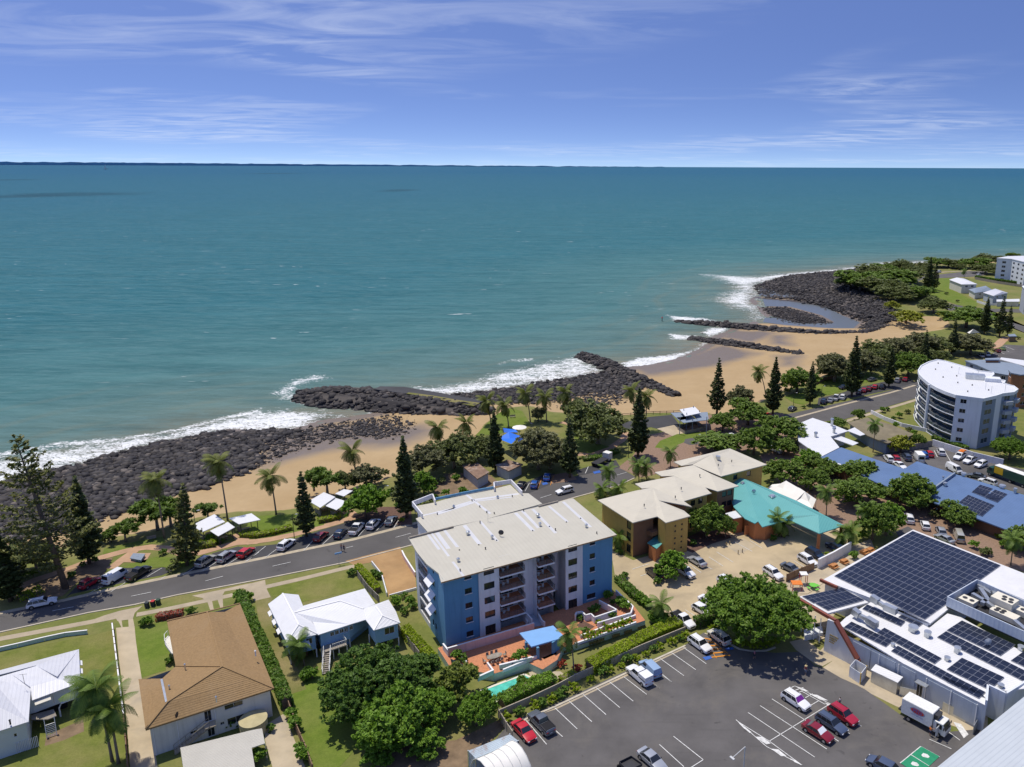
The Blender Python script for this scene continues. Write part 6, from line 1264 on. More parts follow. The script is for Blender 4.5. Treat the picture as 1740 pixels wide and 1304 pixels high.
simple_block('apartment_end','grey and white balconied apartment end at the picture edge','building',[b_t(1280,560,14),b_t(1320,600,14),b_t(1480,640,14),b_t(1480,540,14)],14,'grey_wall','tower_white',4,3.5,(2.4,1.8))
def gable_house(label,P,ridge,z0,z1,wallm,roofm,wl=1):
 A=ccw(P);c=sum((V2(p)for p in A),Vector())/4;r=thing('house',label,'house',(c.x,c.y,0));r0,r1=Vector(ridge[0]),Vector(ridge[1]);A=[Vector((p.x,p.y,z0))for p in A]
 ia=min(range(4),key=lambda i:((A[i]+A[(i+1)%4])/2-Vector((r0.x,r0.y,z0))).length);B_=A[ia:]+A[:ia]  # edge 0-1 is the first gable
 roof_faces(r,'roof',[[B_[1],B_[2],r1,r0],[B_[3],B_[0],r0,r1],[B_[0],B_[1],r0],[B_[2],B_[3],r1]],roofm,.2);Q=inset(A,.5)
 hh={i:[(Lf(Q,i)*.25,Lf(Q,i)*.25+1.8,z0-2.0,z0-.8),(Lf(Q,i)*.65,Lf(Q,i)*.65+1.8,z0-2.0,z0-.8)]for i in range(4)if(V2(Q[(i+1)%4])-V2(Q[i])).x>0 and Lf(Q,i)>6}
 for i,f in enumerate(facade_box(r,Q,0,z0-.1,wallm,holes=hh)):
  for h in hh.get(i,[]):f.window(r,h,'white_trim',1)
 return r
gable_house('distant two storey house with white gable roof on the lawn',[b_t(475,492,6),b_t(612,545,6),b_t(788,542,6),b_t(640,480,6)],(b_t(560,468,7.2),b_t(700,515,7.2)),6,7.4,'off_white','roof_white')
gable_house('distant house with a dark grey hipped roof and chimney',[b_t(690,600,4),b_t(760,640,4),b_t(960,610,4),b_t(880,560,4)],(b_t(770,588,5.6),b_t(900,575,5.6)),4,6,'off_white','greyblue_wall')
gable_house('distant pale grey house with light metal roof near the bend',[b_t(850,635,5),b_t(965,672,5),b_t(1130,640,5),b_t(985,592,5)],(b_t(920,615,6.2),b_t(1060,628,6.2)),5,6,'grey_clad','roof_palegrey')
simple_block('carport_block','low white carport wing beside the pale grey house','building',[b_t(1000,712,3),b_t(1000,735,3),b_t(1255,735,3),b_t(1255,705,3)],3,'off_white','roof_white',0,4)
# ---------------------------------------------------------------- beach shelters
def shelter(label,cz,corners,low=2.3,group='beach shelters'):
 P_=[T(*c)for c in corners];c=sum(P_,Vector())/4;r=thing('picnic_shelter',label,'shelter',(c.x,c.y,0),group);roof_faces(r,'roof',[P_],'roof_white',.12);Q=inset(ccw(P_),.5)
 for p_ in Q:mb=MB();mb.box((p_.x,p_.y,P_[0].z/2-.08),(.12,.12,P_[0].z-.15));mb.build('post','dark_metal',r)
 m_=inset(ccw(P_),1.0);mb=MB();mb.beam(Vector((m_[0].x,m_[0].y,.55)),Vector((m_[1].x,m_[1].y,.55)),.15,1.1);mb.build('low_wall','timber_grey',r)
 mb=MB();mb.box((c.x,c.y,.72),(1.6,.8,.06),.6);mb.build('table_top','concrete',r)
 for s_ in(-1,1):mb=MB();mb.box((c.x-.39*s_,c.y+.57*s_,.43),(1.6,.3,.05),.6);mb.build('bench_seat','timber',r);mb=MB();mb.box((c.x+.4*s_*.82,c.y+.4*s_*.56,.35),(.1,.6,.7),.6);mb.build('trestle','dark_metal',r)
 return r
for lab,cs_ in(('larger white roofed picnic shelter of the pair by the tall palm',(('A',1290,762,3),('A',1358,808,3),('A',1512,738,3),('A',1440,688,3))),('smaller white roofed picnic shelter set in front of the larger one',(('A',1410,800,2.6),('A',1466,836,2.6),('A',1578,775,2.6),('A',1530,740,2.6))),('white shelter roof crossed by palm shadow beside the hedge',(('A',1538,715,3),('A',1605,755,3),('A',1750,725,3),('A',1690,682,3))),('white shelter roof beside the middle pine, farther of two',(('C',415,600,3),('C',490,645,3),('C',592,572,3),('C',515,540,3))),('lower white shelter roof between the middle pine and round tree',(('C',520,630,2.6),('C',600,660,2.6),('C',678,605,2.6),('C',590,578,2.6))),('white shelter roof half hidden behind the round leafy tree',(('C',590,550,2.8),('C',650,568,2.8),('C',710,530,2.8),('C',650,520,2.8)))):
 shelter(lab,0,cs_)
bx_=thing('skate_plinth','square dark blue plinth on the paved pad in the park','plinth',T('A',925,985,0));P_=ccw([T('A',877,985,.6),T('A',945,998,.6),T('A',972,958,.6),T('A',898,955,.6)]);MB().prism(P_,.1,.6).build('plinth_body','greyblue_wall',bx_);MB().prism(inset(P_,-.12),.6,.7,True).build('plinth_top','greyblue_wall',bx_)
mat('roof_rust',(.23,.15,.105),.9,.3,.8,6,stain=((.55,.52,.48),.4,.7))
simple_block('amenities_block','low amenities block with brown stained flat roof and white rim','building',[T('M',335,835,3),T('M',440,925,3),T('M',520,880,3),T('M',440,815,3)],3,'grey_wall','roof_rust',0,4,th=.25)
simple_block('amenities_block','second low amenities block half hidden behind the dark pine','building',[T('M',560,830,3),T('M',650,872,3),T('M',745,825,3),T('M',640,795,3)],3,'grey_wall','roof_rust',0,4,th=.25)
ko=thing('lookout_pavilion','beach pavilion with raised white roof over dark blue side roofs','pavilion',T('N',690,880,0))
roof_faces(ko,'upper_roof',[[T('N',612,775,5),T('N',650,820,5),T('N',755,798,5),T('N',715,757,5)]],'roof_white',.15)
for q in([(552,798),(610,850),(680,835),(620,795)],[(690,800),(740,852),(808,845),(800,792)],[(590,830),(640,865),(740,852),(690,815)]):roof_faces(ko,'side_roof',[[T('N',x,y,3.6)for x,y in q]],'greyblue_wall',.15)
for x,y in((640,785),(660,812),(745,795),(705,765),(700,825),(615,842),(795,838)):q=T('N',x,y,4.9);mb=MB();mb.box((q.x,q.y,2.8),(.2,.2,5.6));mb.build('post','greyblue_wall',ko)
P_=ccw([T('N',600,850,3),T('N',650,880,3),T('N',790,850,3),T('N',720,810,3)]);facade_box(ko,P_,0,1.1,'timber_grey','low_wall')
bf_=thing('boardwalk_fence','brown post and rail fence along the boat ramp edge','fence',T('N',400,830,0));pts=Tp('N',[(180,855),(230,825),(390,812),(480,808),(570,806),(640,800)])
for a,b_ in zip(pts,pts[1:]):
 n=max(1,int((b_-a).length/2.2))
 for z in(.5,1.05):MB().beam(a+Vector((0,0,z)),b_+Vector((0,0,z)),.08,.14).build('rail','timber',bf_)
 for k in range(n+1):q=a.lerp(b_,k/n);MB().box((q.x,q.y,.6),(.14,.14,1.2)).build('post','timber',bf_)
for lab,q in(('blue triangular shade sail over the playground, seaward one',[(612,584,4.8),(620,614,3.8),(712,612,4.6),(696,594,4.0)]),('larger crumpled blue shade sail over the playground',[(580,655,3.6),(650,610,4.8),(730,638,3.8),(668,690,4.6)]),('blue shade sail corner showing beside the tree',[(700,655,3.2),(740,645,4.0),(765,665,3.2),(720,680,3.4)])):
 P_=[T('M',*p)for p in q];c=sum(P_,Vector())/4;r=thing('shade_sail',lab,'shade sail',(c.x,c.y,0),'playground sails');mb=MB();cc=c-Vector((0,0,.3))
 for a,b_ in zip(P_,P_[1:]+P_[:1]):mb.poly([a,b_,cc])
 mb.build('sail_cloth','sail_blue',r)
 for p_ in P_[::2]:mb=MB();mb.tube([(p_.x,p_.y,0),p_],.07,6);mb.build('pole','light_grey',r)
r=thing('umbrella_shade','white mushroom shaped shade on a post beside the playground','shade',T('M',722,605,0));q=T('M',722,575,3.2);mb=MB();mb.cone((q.x,q.y,3.0),2.2,.3,.6,12);mb.build('canopy','sail_white',r);mb=MB();mb.tube([(q.x,q.y,0),(q.x,q.y,3.1)],.08,6);mb.build('pole','light_grey',r)
r=thing('gazebo','small pale tent roofed gazebo in the far park','gazebo',b_t(745,1090,0));a=[b_t(675,1078,3),b_t(700,1090,3),b_t(815,1080,3),b_t(780,1060,3)];pk_=b_t(745,1038,5.2);mb=MB()
for p_,q_ in zip(a,a[1:]+a[:1]):mb.poly([p_,q_,pk_])
mb.build('roof','sail_white',r)
for p_ in a:mb=MB();mb.box((p_.x,p_.y,1.5),(.15,.15,3));mb.build('post','timber',r)
simple_block('park_hut','small dark flat roofed hut beside the far car park','hut',[b_t(1125,1100,2.8),b_t(1140,1120,2.8),b_t(1225,1118,2.8),b_t(1200,1092,2.8)],2.8,'timber','greyblue_wall',0,4)
# ================================================================ vegetation
def leaf_quads(C,size,up=.5,aspect=1.6,jit=.35):
 """leaf-sized quads at points C with random tilt"""
 n=len(C);nr=RNG.normal(size=(n,3));nr[:,2]=np.abs(nr[:,2])+up;nr/=np.linalg.norm(nr,axis=1)[:,None]
 a=np.cross(nr,RNG.normal(size=(n,3)));a/=np.linalg.norm(a,axis=1)[:,None]+1e-9;b_=np.cross(nr,a)
 s=size*RNG.uniform(1-jit,1+jit,n)[:,None];a=a*s*aspect/2;b_=b_*s/2
 V=np.stack([C-a,C-b_*.9+a*.1,C+a,C+b_*.9+a*.1],1).reshape(-1,3)
 return V,np.arange(n*4).reshape(n,4)
def crown_points(lobes,n,clump,rnd=.3):
 """lobes: (x,y,z,rx,ry,rz); points gathered in clumps over and inside the lobes"""
 w=np.array([l[3]*l[4]+l[3]*l[5]for l in lobes]);w=w/w.sum();out=[]
 for l,wi in zip(lobes,w):
  k=max(3,int(n*wi/clump));d=RNG.normal(size=(k,3));d[:,2]=np.where(d[:,2]<-.35,-d[:,2]*.6,d[:,2]);d/=np.linalg.norm(d,axis=1)[:,None]
  r=RNG.uniform(.5,1.14,k)[:,None];cc=d*r*np.array(l[3:6])+np.array(l[:3])
  cr=RNG.uniform(.55,1.35,k)*.27*min(l[3:6])**.75*(1+.15*max(0,min(l[3:6])-2))**.5
  q=RNG.normal(size=(k,clump,3));q/=np.linalg.norm(q,axis=2)[:,:,None];q*=RNG.uniform(.35,1.0,(k,clump,1));q[:,:,2]*=.7
  out.append((cc[:,None,:]+q*cr[:,None,None]).reshape(-1,3))
 return np.vstack(out)
def limbs(mb,h,lobes,r0,lean=(0,0)):
 fork=Vector((lean[0]*.4,lean[1]*.4,h*.38));mb.tube([(0,0,-.1),(lean[0]*.15,lean[1]*.15,h*.18),fork],[r0,r0*.8,r0*.65],8)
 for l in lobes:
  e=Vector((l[0],l[1],l[2]));mid=fork.lerp(e,.5)+Vector((random.uniform(-.3,.3),random.uniform(-.3,.3),.15*h*.3));mb.tube([fork,mid,e],[r0*.5,r0*.34,r0*.1],6)
PROTO={}
def tree_proto(key,h,R,nl,leafm,size,lob=7,flat=.6,trunk='bark',clump=26,base=.42,up=.5,aspect=1.6):
 lobes=[]
 for k in range(lob):
  a=2.4*k+random.uniform(-.4,.4);rr=R*(.62 if k else 0)*random.uniform(.75,1.1);s_=R*random.uniform(.42,.6)
  if k>2 and k%3==0:s_*=.55;rr*=1.35  # stray side boughs break the outline
  lobes.append((rr*math.cos(a),rr*math.sin(a),h*(base+(1-base)*(.42 if k else .62))+random.uniform(-.2,.12)*h,s_,s_,s_*flat))
 C=crown_points(lobes,nl,clump);C=C[C[:,2]>h*.12];C[:,2]*=h/max(C[:,2].max(),.1)
 V,F=leaf_quads(C,size,up,aspect);me=fast_mesh('crown',V,F,leafm);mb=MB();limbs(mb,h,lobes[:8],R*.07+.06);PROTO[key]=(mb.mesh('trunk',trunk,smooth=True),me,h)
def plant(key,name,label,cat,base,h=None,s=None,group=None,wid=1.0,rz=None,parts=('trunk','crown')):
 tr,cr,h0=PROTO[key];sc=s if s else h/h0;r=thing(name,label,cat,base,group,random.uniform(0,6.28)if rz is None else rz);r.scale=(sc*wid,sc*wid,sc)
 if tr:ob(parts[0],tr,r)
 ob(parts[1],cr,r);return r
def pine_proto(key,h,R,leafm,tiers=30,dens=1.0,droop=.0,start=.1,per=7,gapy=0.0,power=.85,size=.42):
 C=[];mb=MB();mb.tube([(0,0,-.1),(.02,0,h*.5),(0,0,h*.99)],[h*.017+.06,h*.011,.03],8)
 for t in range(tiers):
  f=t/(tiers-1.0);z=h*(start+(1-start)*f);r=R*max(.05,(1-f)**power)*random.uniform(.75,1.15)*min(1,.55+f*3.5)
  for k in range(per):
   a=2*math.pi*(k+.5*(t%2))/per+random.uniform(-.15,.15);rr=r*random.uniform(.8,1.1)
   if random.random()<gapy:continue
   n=max(4,int(rr*15*dens));q=np.sqrt(RNG.uniform(.02,1.0,n));zz=z+rr*(.22*q**2-droop*q);wdt=.16*rr*(1.1-q)+.13
   x,y=rr*q,RNG.normal(0,1,n)*wdt
   C.append(np.stack([x*math.cos(a)-y*math.sin(a),x*math.sin(a)+y*math.cos(a),zz+RNG.normal(0,.10+.012*rr,n)],1))
   if f<.75 and h>8:mb.tube([(0,0,z),(rr*.8*math.cos(a),rr*.8*math.sin(a),z+rr*(.1-droop*.8))],[.05,.02],4,False)
 C=np.vstack(C);V,F=leaf_quads(C,size,.9,1.9);PROTO[key]=(mb.mesh('trunk','bark',smooth=True),fast_mesh('crown',V,F,leafm),h)
def bush_proto(key,R,H,n,leafm,size,lob=4):
 lobes=[(random.uniform(-.4,.4)*R,random.uniform(-.4,.4)*R,H*random.uniform(.4,.6),R*.62,R*.62,H*.45)for _ in range(lob)]
 C=crown_points(lobes,n,14);C=C[C[:,2]>.02];V,F=leaf_quads(C,size,.5);mb=MB()
 for l in lobes:mb.tube([(0,0,0),(l[0],l[1],l[2])],[.05,.02],5)
 PROTO[key]=(mb.mesh('stem','bark'),fast_mesh('foliage',V,F,leafm),H)
pine_proto('pine_a',18,3.7,'leaf_pine',24,1.5,gapy=.06,per=6);pine_proto('pine_b',18,3.4,'leaf_pine',21,1.4,gapy=.14,per=6);pine_proto('pine_c',18,4.0,'leaf_pine_open',21,1.2,gapy=.16,per=6,droop=.06)
pine_proto('pine_big',31,8.6,'leaf_pine_open',25,.75,gapy=.27,per=6,start=.15,power=.6,droop=-.16,size=.42)
tree_proto('mango',9,5.5,26000,'leaf_mango',.32,14,.75,base=.18);tree_proto('mango2',8,5,24000,'leaf_bright',.30,13,.8,base=.15);tree_proto('poinciana',8.5,7.2,46000,'leaf_poinciana',.28,26,.55,base=.2,up=.9,clump=34)
tree_proto('street_a',6,3.6,12000,'leaf_street',.27,10,.75,base=.2);tree_proto('street_b',6,3.4,12000,'leaf_street',.27,9,.85,base=.18);tree_proto('bright',6,3.2,12000,'leaf_bright',.27,9,.9,base=.12)
tree_proto('casuarina',8,4.2,15000,'leaf_casuarina',.24,12,.95,'bark_pale',base=.1,aspect=2.6);tree_proto('casuarina2',8,4.6,13000,'leaf_olive',.28,11,.9,'bark_pale',base=.08,aspect=2.0);tree_proto('pandanus',5,2.6,2600,'leaf_palm_green',.34,8,.7,'bark_pale',clump=40,base=.4,aspect=3.2)
tree_proto('redtree',6.5,3.4,7000,'leaf_redgreen',.36,7,.8,base=.25);tree_proto('ygreen',5,3.6,5000,'leaf_yellowgreen',.34,6,.7,base=.2)
bush_proto('bush',1.0,1.3,420,'leaf_hedge_dark',.24);bush_proto('bush_y',.95,1.1,380,'leaf_hedge',.24);bush_proto('bush_o',1.6,1.6,700,'leaf_olive',.28);bush_proto('bush_r',1.0,1.0,300,'leaf_redbush',.24);bush_proto('bush_g',1.3,1.8,600,'leaf_bright',.28)
# ---- palms: trunk, and every frond an object sharing three meshes
def frond_mesh(L,droop,leafm,n=34,wide=.55,up0=.55):
 V=[];F=[];pts=[]
 for i in range(n+1):
  s=i/n;pts.append(Vector((L*(s-.12*s*s*droop),0,L*(up0*s-droop*s*s))))
 for i in range(n):
  s=i/n;p0,p1=pts[i],pts[i+1];w=L*.25*wide/.55*math.sin(math.pi*min(1,.12+.86*s))**.7;r=.04*(1-s)+.01
  b0=len(V);V+=[p0+Vector((0,-r,0)),p0+Vector((0,r,0)),p1+Vector((0,r,0)),p1+Vector((0,-r,0))];F.append([b0,b0+1,b0+2,b0+3])
  if s<.08:continue
  for sd in(-1,1):
   tip=p0+Vector((w*.45+.1,sd*w,-w*(.35+.35*droop)+random.uniform(-.05,.05)));b0=len(V);ww=(p1-p0)*.9
   V+=[p0,p0+ww,tip+ww*.55,tip];F.append([b0,b0+1,b0+2,b0+3])
 return fast_mesh('frond',np.array([tuple(v)for v in V]),np.array(F),leafm)
FR_={}
for key,lm in(('coco','leaf_palm'),('green','leaf_palm_green')):FR_[key]=[frond_mesh(3.9,.95,lm),frond_mesh(4.0,.62,lm,up0=.75),frond_mesh(3.5,1.35,lm,up0=.45)]
def palm(label,base,top,crown_px=None,kind='coco',fs=1.0,n=17,group=None,r0=.2,name='coconut_palm'):
 """base: ground point; top: crown point in 3D"""
 r=thing(name,label,'palm',base,group);d=Vector(top)-Vector(base);mb=MB();k=7
 pts=[Vector((d.x*(s**1.6),d.y*(s**1.6),d.z*s))for s in[i/k for i in range(k+1)]];mb.tube(pts,[r0*1.3]+[r0*(1-.4*i/k)for i in range(1,k+1)],7)
 o=mb.mesh('trunk','palm_trunk',smooth=True);ob('trunk',o,r)
 for i in range(n):
  a=i*2.39996+random.uniform(-.2,.2);el=i/n;m_=FR_[kind][1 if el<.35 else(0 if el<.75 else 2)];f=ob('frond',m_,r,pts[-1]);tilt=math.radians(34-105*el+random.uniform(-14,14))
  a2=a+.6*math.sin(a-.6);f.rotation_euler=(random.uniform(-.3,.3),-tilt,a2);s_=fs*random.uniform(.85,1.12);f.scale=(s_,s_,s_)
 return r
def palm_px(label,bt,ct,zb=0.0,**kw):
 b_=T(*bt,zb);py=PX(*ct);h=height_of(b_,py[1],zb);  # crown is put on the view ray at the base's distance
 F_=lambda z:project((b_.x,b_.y,z))[0];z=zb+h;t_=G(py[0],py[1],z);return palm(label,b_,Vector((t_.x*.5+b_.x*.5+(t_.x-b_.x)*.5,t_.y,z)),**kw)
for lab,bt,ct,zb in(('coconut palm at the sand edge, nearest the tall leaning pine',('A',1105,850),('A',1045,455),0),('tall coconut palm rising between two white shelter roofs',('A',1530,730),('A',1468,335),0),('coconut palm on the lawn corner near the middle shelters',('C',195,690),('C',155,430),0),('coconut palm standing among the low shrubs above the cove',('C',735,465),('C',705,262),0),('slender coconut palm on the cove side of the dark scrub',('C',1310,310),('C',1282,100),0),('coconut palm on the sand tongue next to the boulder breakwater',('C',1500,175),('C',1475,75),0),('coconut palm behind the dark playground pine',('M',530,560),('M',505,400),0),('short coconut palm on the lawn above the blue sails',('M',650,585),('M',625,425),0),('coconut palm on the grassy point, left of a close trio',('M',795,545),('M',765,350),0),('coconut palm on the grassy point, middle of a close trio',('M',905,545),('M',893,370),0),('coconut palm on the grassy point, beside the round grey shrub',('M',1052,600),('M',1035,345),0),('windswept palm just behind the tall plaza pine',('M',1500,600),('M',1478,330),0),('windswept palm with fronds drooping seaward behind the plaza pine',('M',1570,600),('M',1580,370),0),('coconut palm against the beach between two dark pines',('N',1190,700),('N',1150,520),0)):
 palm_px(lab,bt,ct,zb,n=20,fs=1.0)
for lab,bt,ct in(('small palm by the road in front of the motel, nearest the apartments',('M',1325,1005),('M',1322,865)),('small palm on the motel verge, taller of a close pair',('M',1525,945),('M',1520,825)),('small palm on the motel verge, shorter of a close pair',('M',1578,935),('M',1576,845)),('small palm behind the motel beside the plaza paving',('H',550,218),('H',552,110)),('squat palm beside the low shrubs behind the blue block',('M',1280,1045),('M',1278,985)),('squat palm spreading beside the motel corner',('M',1395,1045),('M',1395,985)),('young palm standing in the lawn beside the terrace',('F',850,560),('F',825,300)),('clumping palm at the hedge end by the white ute',('F',1430,225),('F',1440,105)),('tall shaggy palm behind the fence, larger of a pair',('B',755,1240),('B',645,740)),('short shaggy palm behind the fence, smaller of a pair',('B',798,1255),('B',735,880)),('lone palm above the brown flat roof',('K',725,352),('K',742,160)),('palm with bright new spear leaf beside the marquee',('K',410,780),('K',415,610)),('palm in the clump at the corner of the brick street',('K',690,920),('K',690,740)),('small palm beside the drive through, taller of two',('K',555,990),('K',575,880)),('small palm beside the drive through, leaning outward',('K',520,985),('K',520,905)),('palm at the frame edge beside the paved steps',('K',1650,1110),('K',1670,930)),('palm beside the distant bend in the road',('b',640,480),('b',642,395)),('palm leaning over the motel reception planter, taller one',('H',1265,690),('H',1270,560)),('palm leaning over the motel reception planter, shorter one',('H',1300,680),('H',1310,590)),('thin palm between the apartments and the motel wall',('H',200,760),('H',205,670)),('small scrawny palm beside the blue house stairs',('D',385,600),('D',345,450))):
 big='shaggy' in lab;palm_px(lab,bt,ct,0,kind='green',fs=.78 if not big else 1.0,n=18 if not big else 26,r0=.13 if not big else .2,name='garden_palm')
 # ---- Norfolk pines
for lab,key,bt,top in(('very tall open crowned Norfolk pine at the left, thin and sparse','pine_big',('p',112,1000),738),('dense narrow Norfolk pine standing behind the very tall open one','pine_a',('p',152,958),812),('Norfolk pine on the kerb point between the two parking bays','pine_c',('p',318,961),826),('dark Norfolk pine beside the middle shelters and white car','pine_b',('p',521,912),803),('dark Norfolk pine beside the apartments, tallest of the mid park','pine_a',('p',692,880),744),('dark Norfolk pine in front of the blue playground sails','pine_a',('p',842,802),700),('narrow Norfolk pine at the kerb by the blue cars','pine_b',('p',968,812),712),('tall dense Norfolk pine on the plaza beside the lamp','pine_a',('p',1084,777),662),('Norfolk pine above the beach beside the pavilion','pine_b',('p',1218,704),610),('Norfolk pine behind the spreading street trees','pine_a',('p',1313,704),609),('Norfolk pine at the parking bay, in front of grey scrub','pine_a',('p',1447,674),573),('small Norfolk pine with rounded top by the lawn','pine_b',('p',1376,689),616),('dark Norfolk pine at the kerb by the curved tower','pine_a',('p',1510,658),591),('Norfolk pine standing in the hazy scrub behind the tower','pine_b',('p',1568,628),562),('tall Norfolk pine at the end of the sand','pine_b',('p',1617,604),542),('distant Norfolk pine against the spreading dark tree','pine_a',('p',1672,568),506),('distant Norfolk pine by the white lined road, larger of two','pine_b',('p',1698,573),504),('distant Norfolk pine by the white lined road, smaller of two','pine_b',('p',1712,570),520),('far Norfolk pine on the headland lawn, broader of two','pine_a',('p',1576,496),438),('far Norfolk pine on the headland lawn, slimmer of two','pine_b',('p',1587,494),446),('dark Norfolk pine cut off by the picture edge','pine_a',('p',18,1022),905)):
 b_=T(*bt);w_={'cut off':1.35}.get('cut off' if 'cut off' in lab else '',1.0);r=plant(key,'norfolk_pine',lab,'pine tree',b_,h=height_of(b_,top),wid=w_ if height_of(b_,top)>14 else 1.1)
 if key=='pine_big':r.rotation_euler=(0,math.radians(-8),0)
 if 'kerb point' in lab:r.rotation_euler[1]=math.radians(-4)
 # ---- broadleaf trees: (label, proto, base px, top y px, width factor)
TR=[('dense dark mango tree, biggest of the back garden clump','mango',('D',870,830),'D',500,1.0),('dark mango tree on the lawn side of the garden clump','mango',('D',750,970),'D',640,.95),('glossy mango tree in the front of the garden clump','mango2',('D',960,1130),'D',800,.95),('bright leaved tree in the middle of the garden clump','mango2',('D',1240,1010),'D',790,.9),('dark tree joining the clump behind the pool','mango',('D',1080,820),'D',560,1.1),('red tinged tree beside the swimming pool','redtree',('D',1420,830),'D',600,1.0),('leafy tree between the pool and the container','mango2',('D',1540,1000),'D',790,.8),('low bright bush tree at the foot of the garden clump','bright',('D',900,1240),'D',1080,1.2),('bright low tree filling the gap by the container','bright',('D',1200,1200),'D',1050,1.2),('huge spreading rounded shade tree at the head of the car park','poinciana',('I',735,420),'I',20,.88),('round bushy tree in the middle of the motel court','bright',('H',545,955),'H',785,1.05),('leafy tree against the motel garden wall','street_b',('H',790,690),'H',470,.8),('leafy tree beside the orange block','street_a',('H',920,690),'H',540,.7),('round leafy tree beside the middle shelters','bright',('C',800,715),'C',490,1.0),('grey green scrub tree between the pine and the palms','casuarina',('C',1180,440),'C',220,1.1),('dense scrub tree below the slender palm','casuarina2',('C',1390,380),'C',150,1.15),('scrub tree beside the playground pine','casuarina2',('M',440,800),'M',640,1.0),('wide wispy she-oak shading the parked blue cars','casuarina',('M',850,860),'M',590,1.1),('wispy she-oak beside the kerb and narrow pine','casuarina',('M',930,860),'M',620,1.2),('large rounded grey green tree on the park lawn','casuarina2',('M',1250,690),'M',400,1.15),('rounded shrub tree behind the trio of palms','casuarina2',('M',1090,530),'M',390,.9),('low scrub tree under the trio of palms','casuarina',('M',850,540),'M',440,.9),('bright green bush tree between the two parking areas','bright',('C',1190,560),'C',400,.9),('olive scrub above the cove, beside the palm','casuarina',('C',800,500),'C',350,1.2),('olive scrub above the cove, near the shelters','casuarina2',('C',660,520),'C',385,.9),('pandanus like tree behind the farther shelter roof','pandanus',('C',540,550),'C',380,1.2),('pandanus tree behind the shelter near the pine','pandanus',('C',450,530),'C',375,1.0),('pandanus at the sand edge left of the first palm','pandanus',('A',845,870),'A',735,1.2),('dark pandanus behind the kerb pine','pandanus',('A',1060,790),'A',590,1.25),('dark pandanus close behind the first palm','pandanus',('A',1150,770),'A',590,1.15),('pandanus beside the larger shelter','pandanus',('A',1400,720),'A',605,1.2),('low pandanus clump near the tall open pine','pandanus',('A',740,880),'A',790,1.0),('scrub tree under the tall open pine','casuarina2',('A',250,1080),'A',860,1.0),('scrub tree at the frame edge under the pines','casuarina2',('A',100,1120),'A',880,1.0),('spreading dark street tree near the road end','street_a',('N',1260,1000),'N',830,1.5),('broad green plaza tree behind the white ute','street_b',('N',1070,880),'N',715,1.3),('small plaza tree beside the pavilion','street_a',('N',900,920),'N',795,1.1),('grey leafless looking shrub tree behind the pavilion pine','casuarina',('N',1010,760),'N',610,1.0),('spreading pale tree beside the parking lawn','street_b',('N',1400,660),'N',490,1.2),('grey scrub tree by the low timber fence','casuarina',('N',1650,590),'N',400,1.2),('palm like street tree on the plaza edge','street_b',('N',1110,1080),'N',890,.95),('broad tree roofing the plaza car spaces','street_a',('N',880,1050),'N',940,2.2),('street tree beside the white roofed shop','street_a',('N',1310,1080),'N',970,1.2),('street tree in the row beside the motel, nearest the white shop','bright',('K',270,470),'K',330,1.1),('street tree in the row, overlapping the blue roof end','street_b',('K',380,520),'K',380,1.2),('street tree in the row, above the marquee','street_a',('K',310,610),'K',470,1.1),('pale palm leaved tree behind the marquee','street_b',('K',110,560),'K',400,1.2),('big street tree hiding the shop wall','street_a',('K',640,560),'K',405,1.25),('low spreading street tree in front of the shop wall','street_b',('K',620,700),'K',520,1.4),('rounded street tree at the end of the long blue shop','street_a',('K',960,740),'K',515,1.05),('flat topped street tree before the solar shop roof','street_b',('K',1290,850),'K',700,1.2),('dark tree behind the palm clump on the brick street','bright',('K',810,910),'K',690,.85),('dense tree in the palm clump on the brick street','street_a',('K',720,940),'K',700,.8),('bright broad tree hiding the right side of the tower','poinciana',('d',1400,270),'d',10,.8),('bright rounded tree behind the fence of the rear car park','ygreen',('d',200,190),'d',0,1.0),('dark shrubby tree next to the bright rounded one','street_b',('d',390,130),'d',-20,.8),('small tree on the tower verge','street_a',('K',630,140),'K',60,.9),('tree beside the white shop flues','street_a',('K',480,190),'K',120,1.2),('tree at the frame edge by the palm','street_b',('K',1720,1010),'K',850,1.1),('grey scrub tree behind the parking bay pine, nearest','casuarina',('L',450,960),'L',790,1.2),('grey scrub tree behind the row of red cars','casuarina',('L',660,940),'L',770,1.2),('grey scrub tree along the beach edge, third along','casuarina2',('L',760,880),'L',710,1.3),('grey scrub tree in the hazy patch of the park','casuarina',('L',900,860),'L',690,1.5),('grey scrub tree between the hazy pines','casuarina',('L',1010,800),'L',650,1.5),('grey scrub tree behind the curved tower','casuarina2',('L',1160,800),'L',670,1.5),('grey scrub tree beside the far car park','casuarina',('L',1380,800),'L',660,1.7),('green scrub tree at the end of the tower roof','street_a',('L',960,950),'L',790,1.2),('scrub tree beneath the hazy pine','casuarina2',('L',1100,880),'L',740,1.3),('broad dark green tree at the far park','street_a',('L',1350,620),'L',480,1.9),('yellow green bush on the headland rocks','ygreen',('L',850,500),'L',440,1.2),('larger yellow green bush by the far sand','ygreen',('L',945,590),'L',500,1.6),('headland scrub tree next to the far sand','casuarina2',('L',1130,520),'L',415,1.6),('olive bush at the back of the far sand','ygreen',('L',1210,560),'L',510,1.6)]
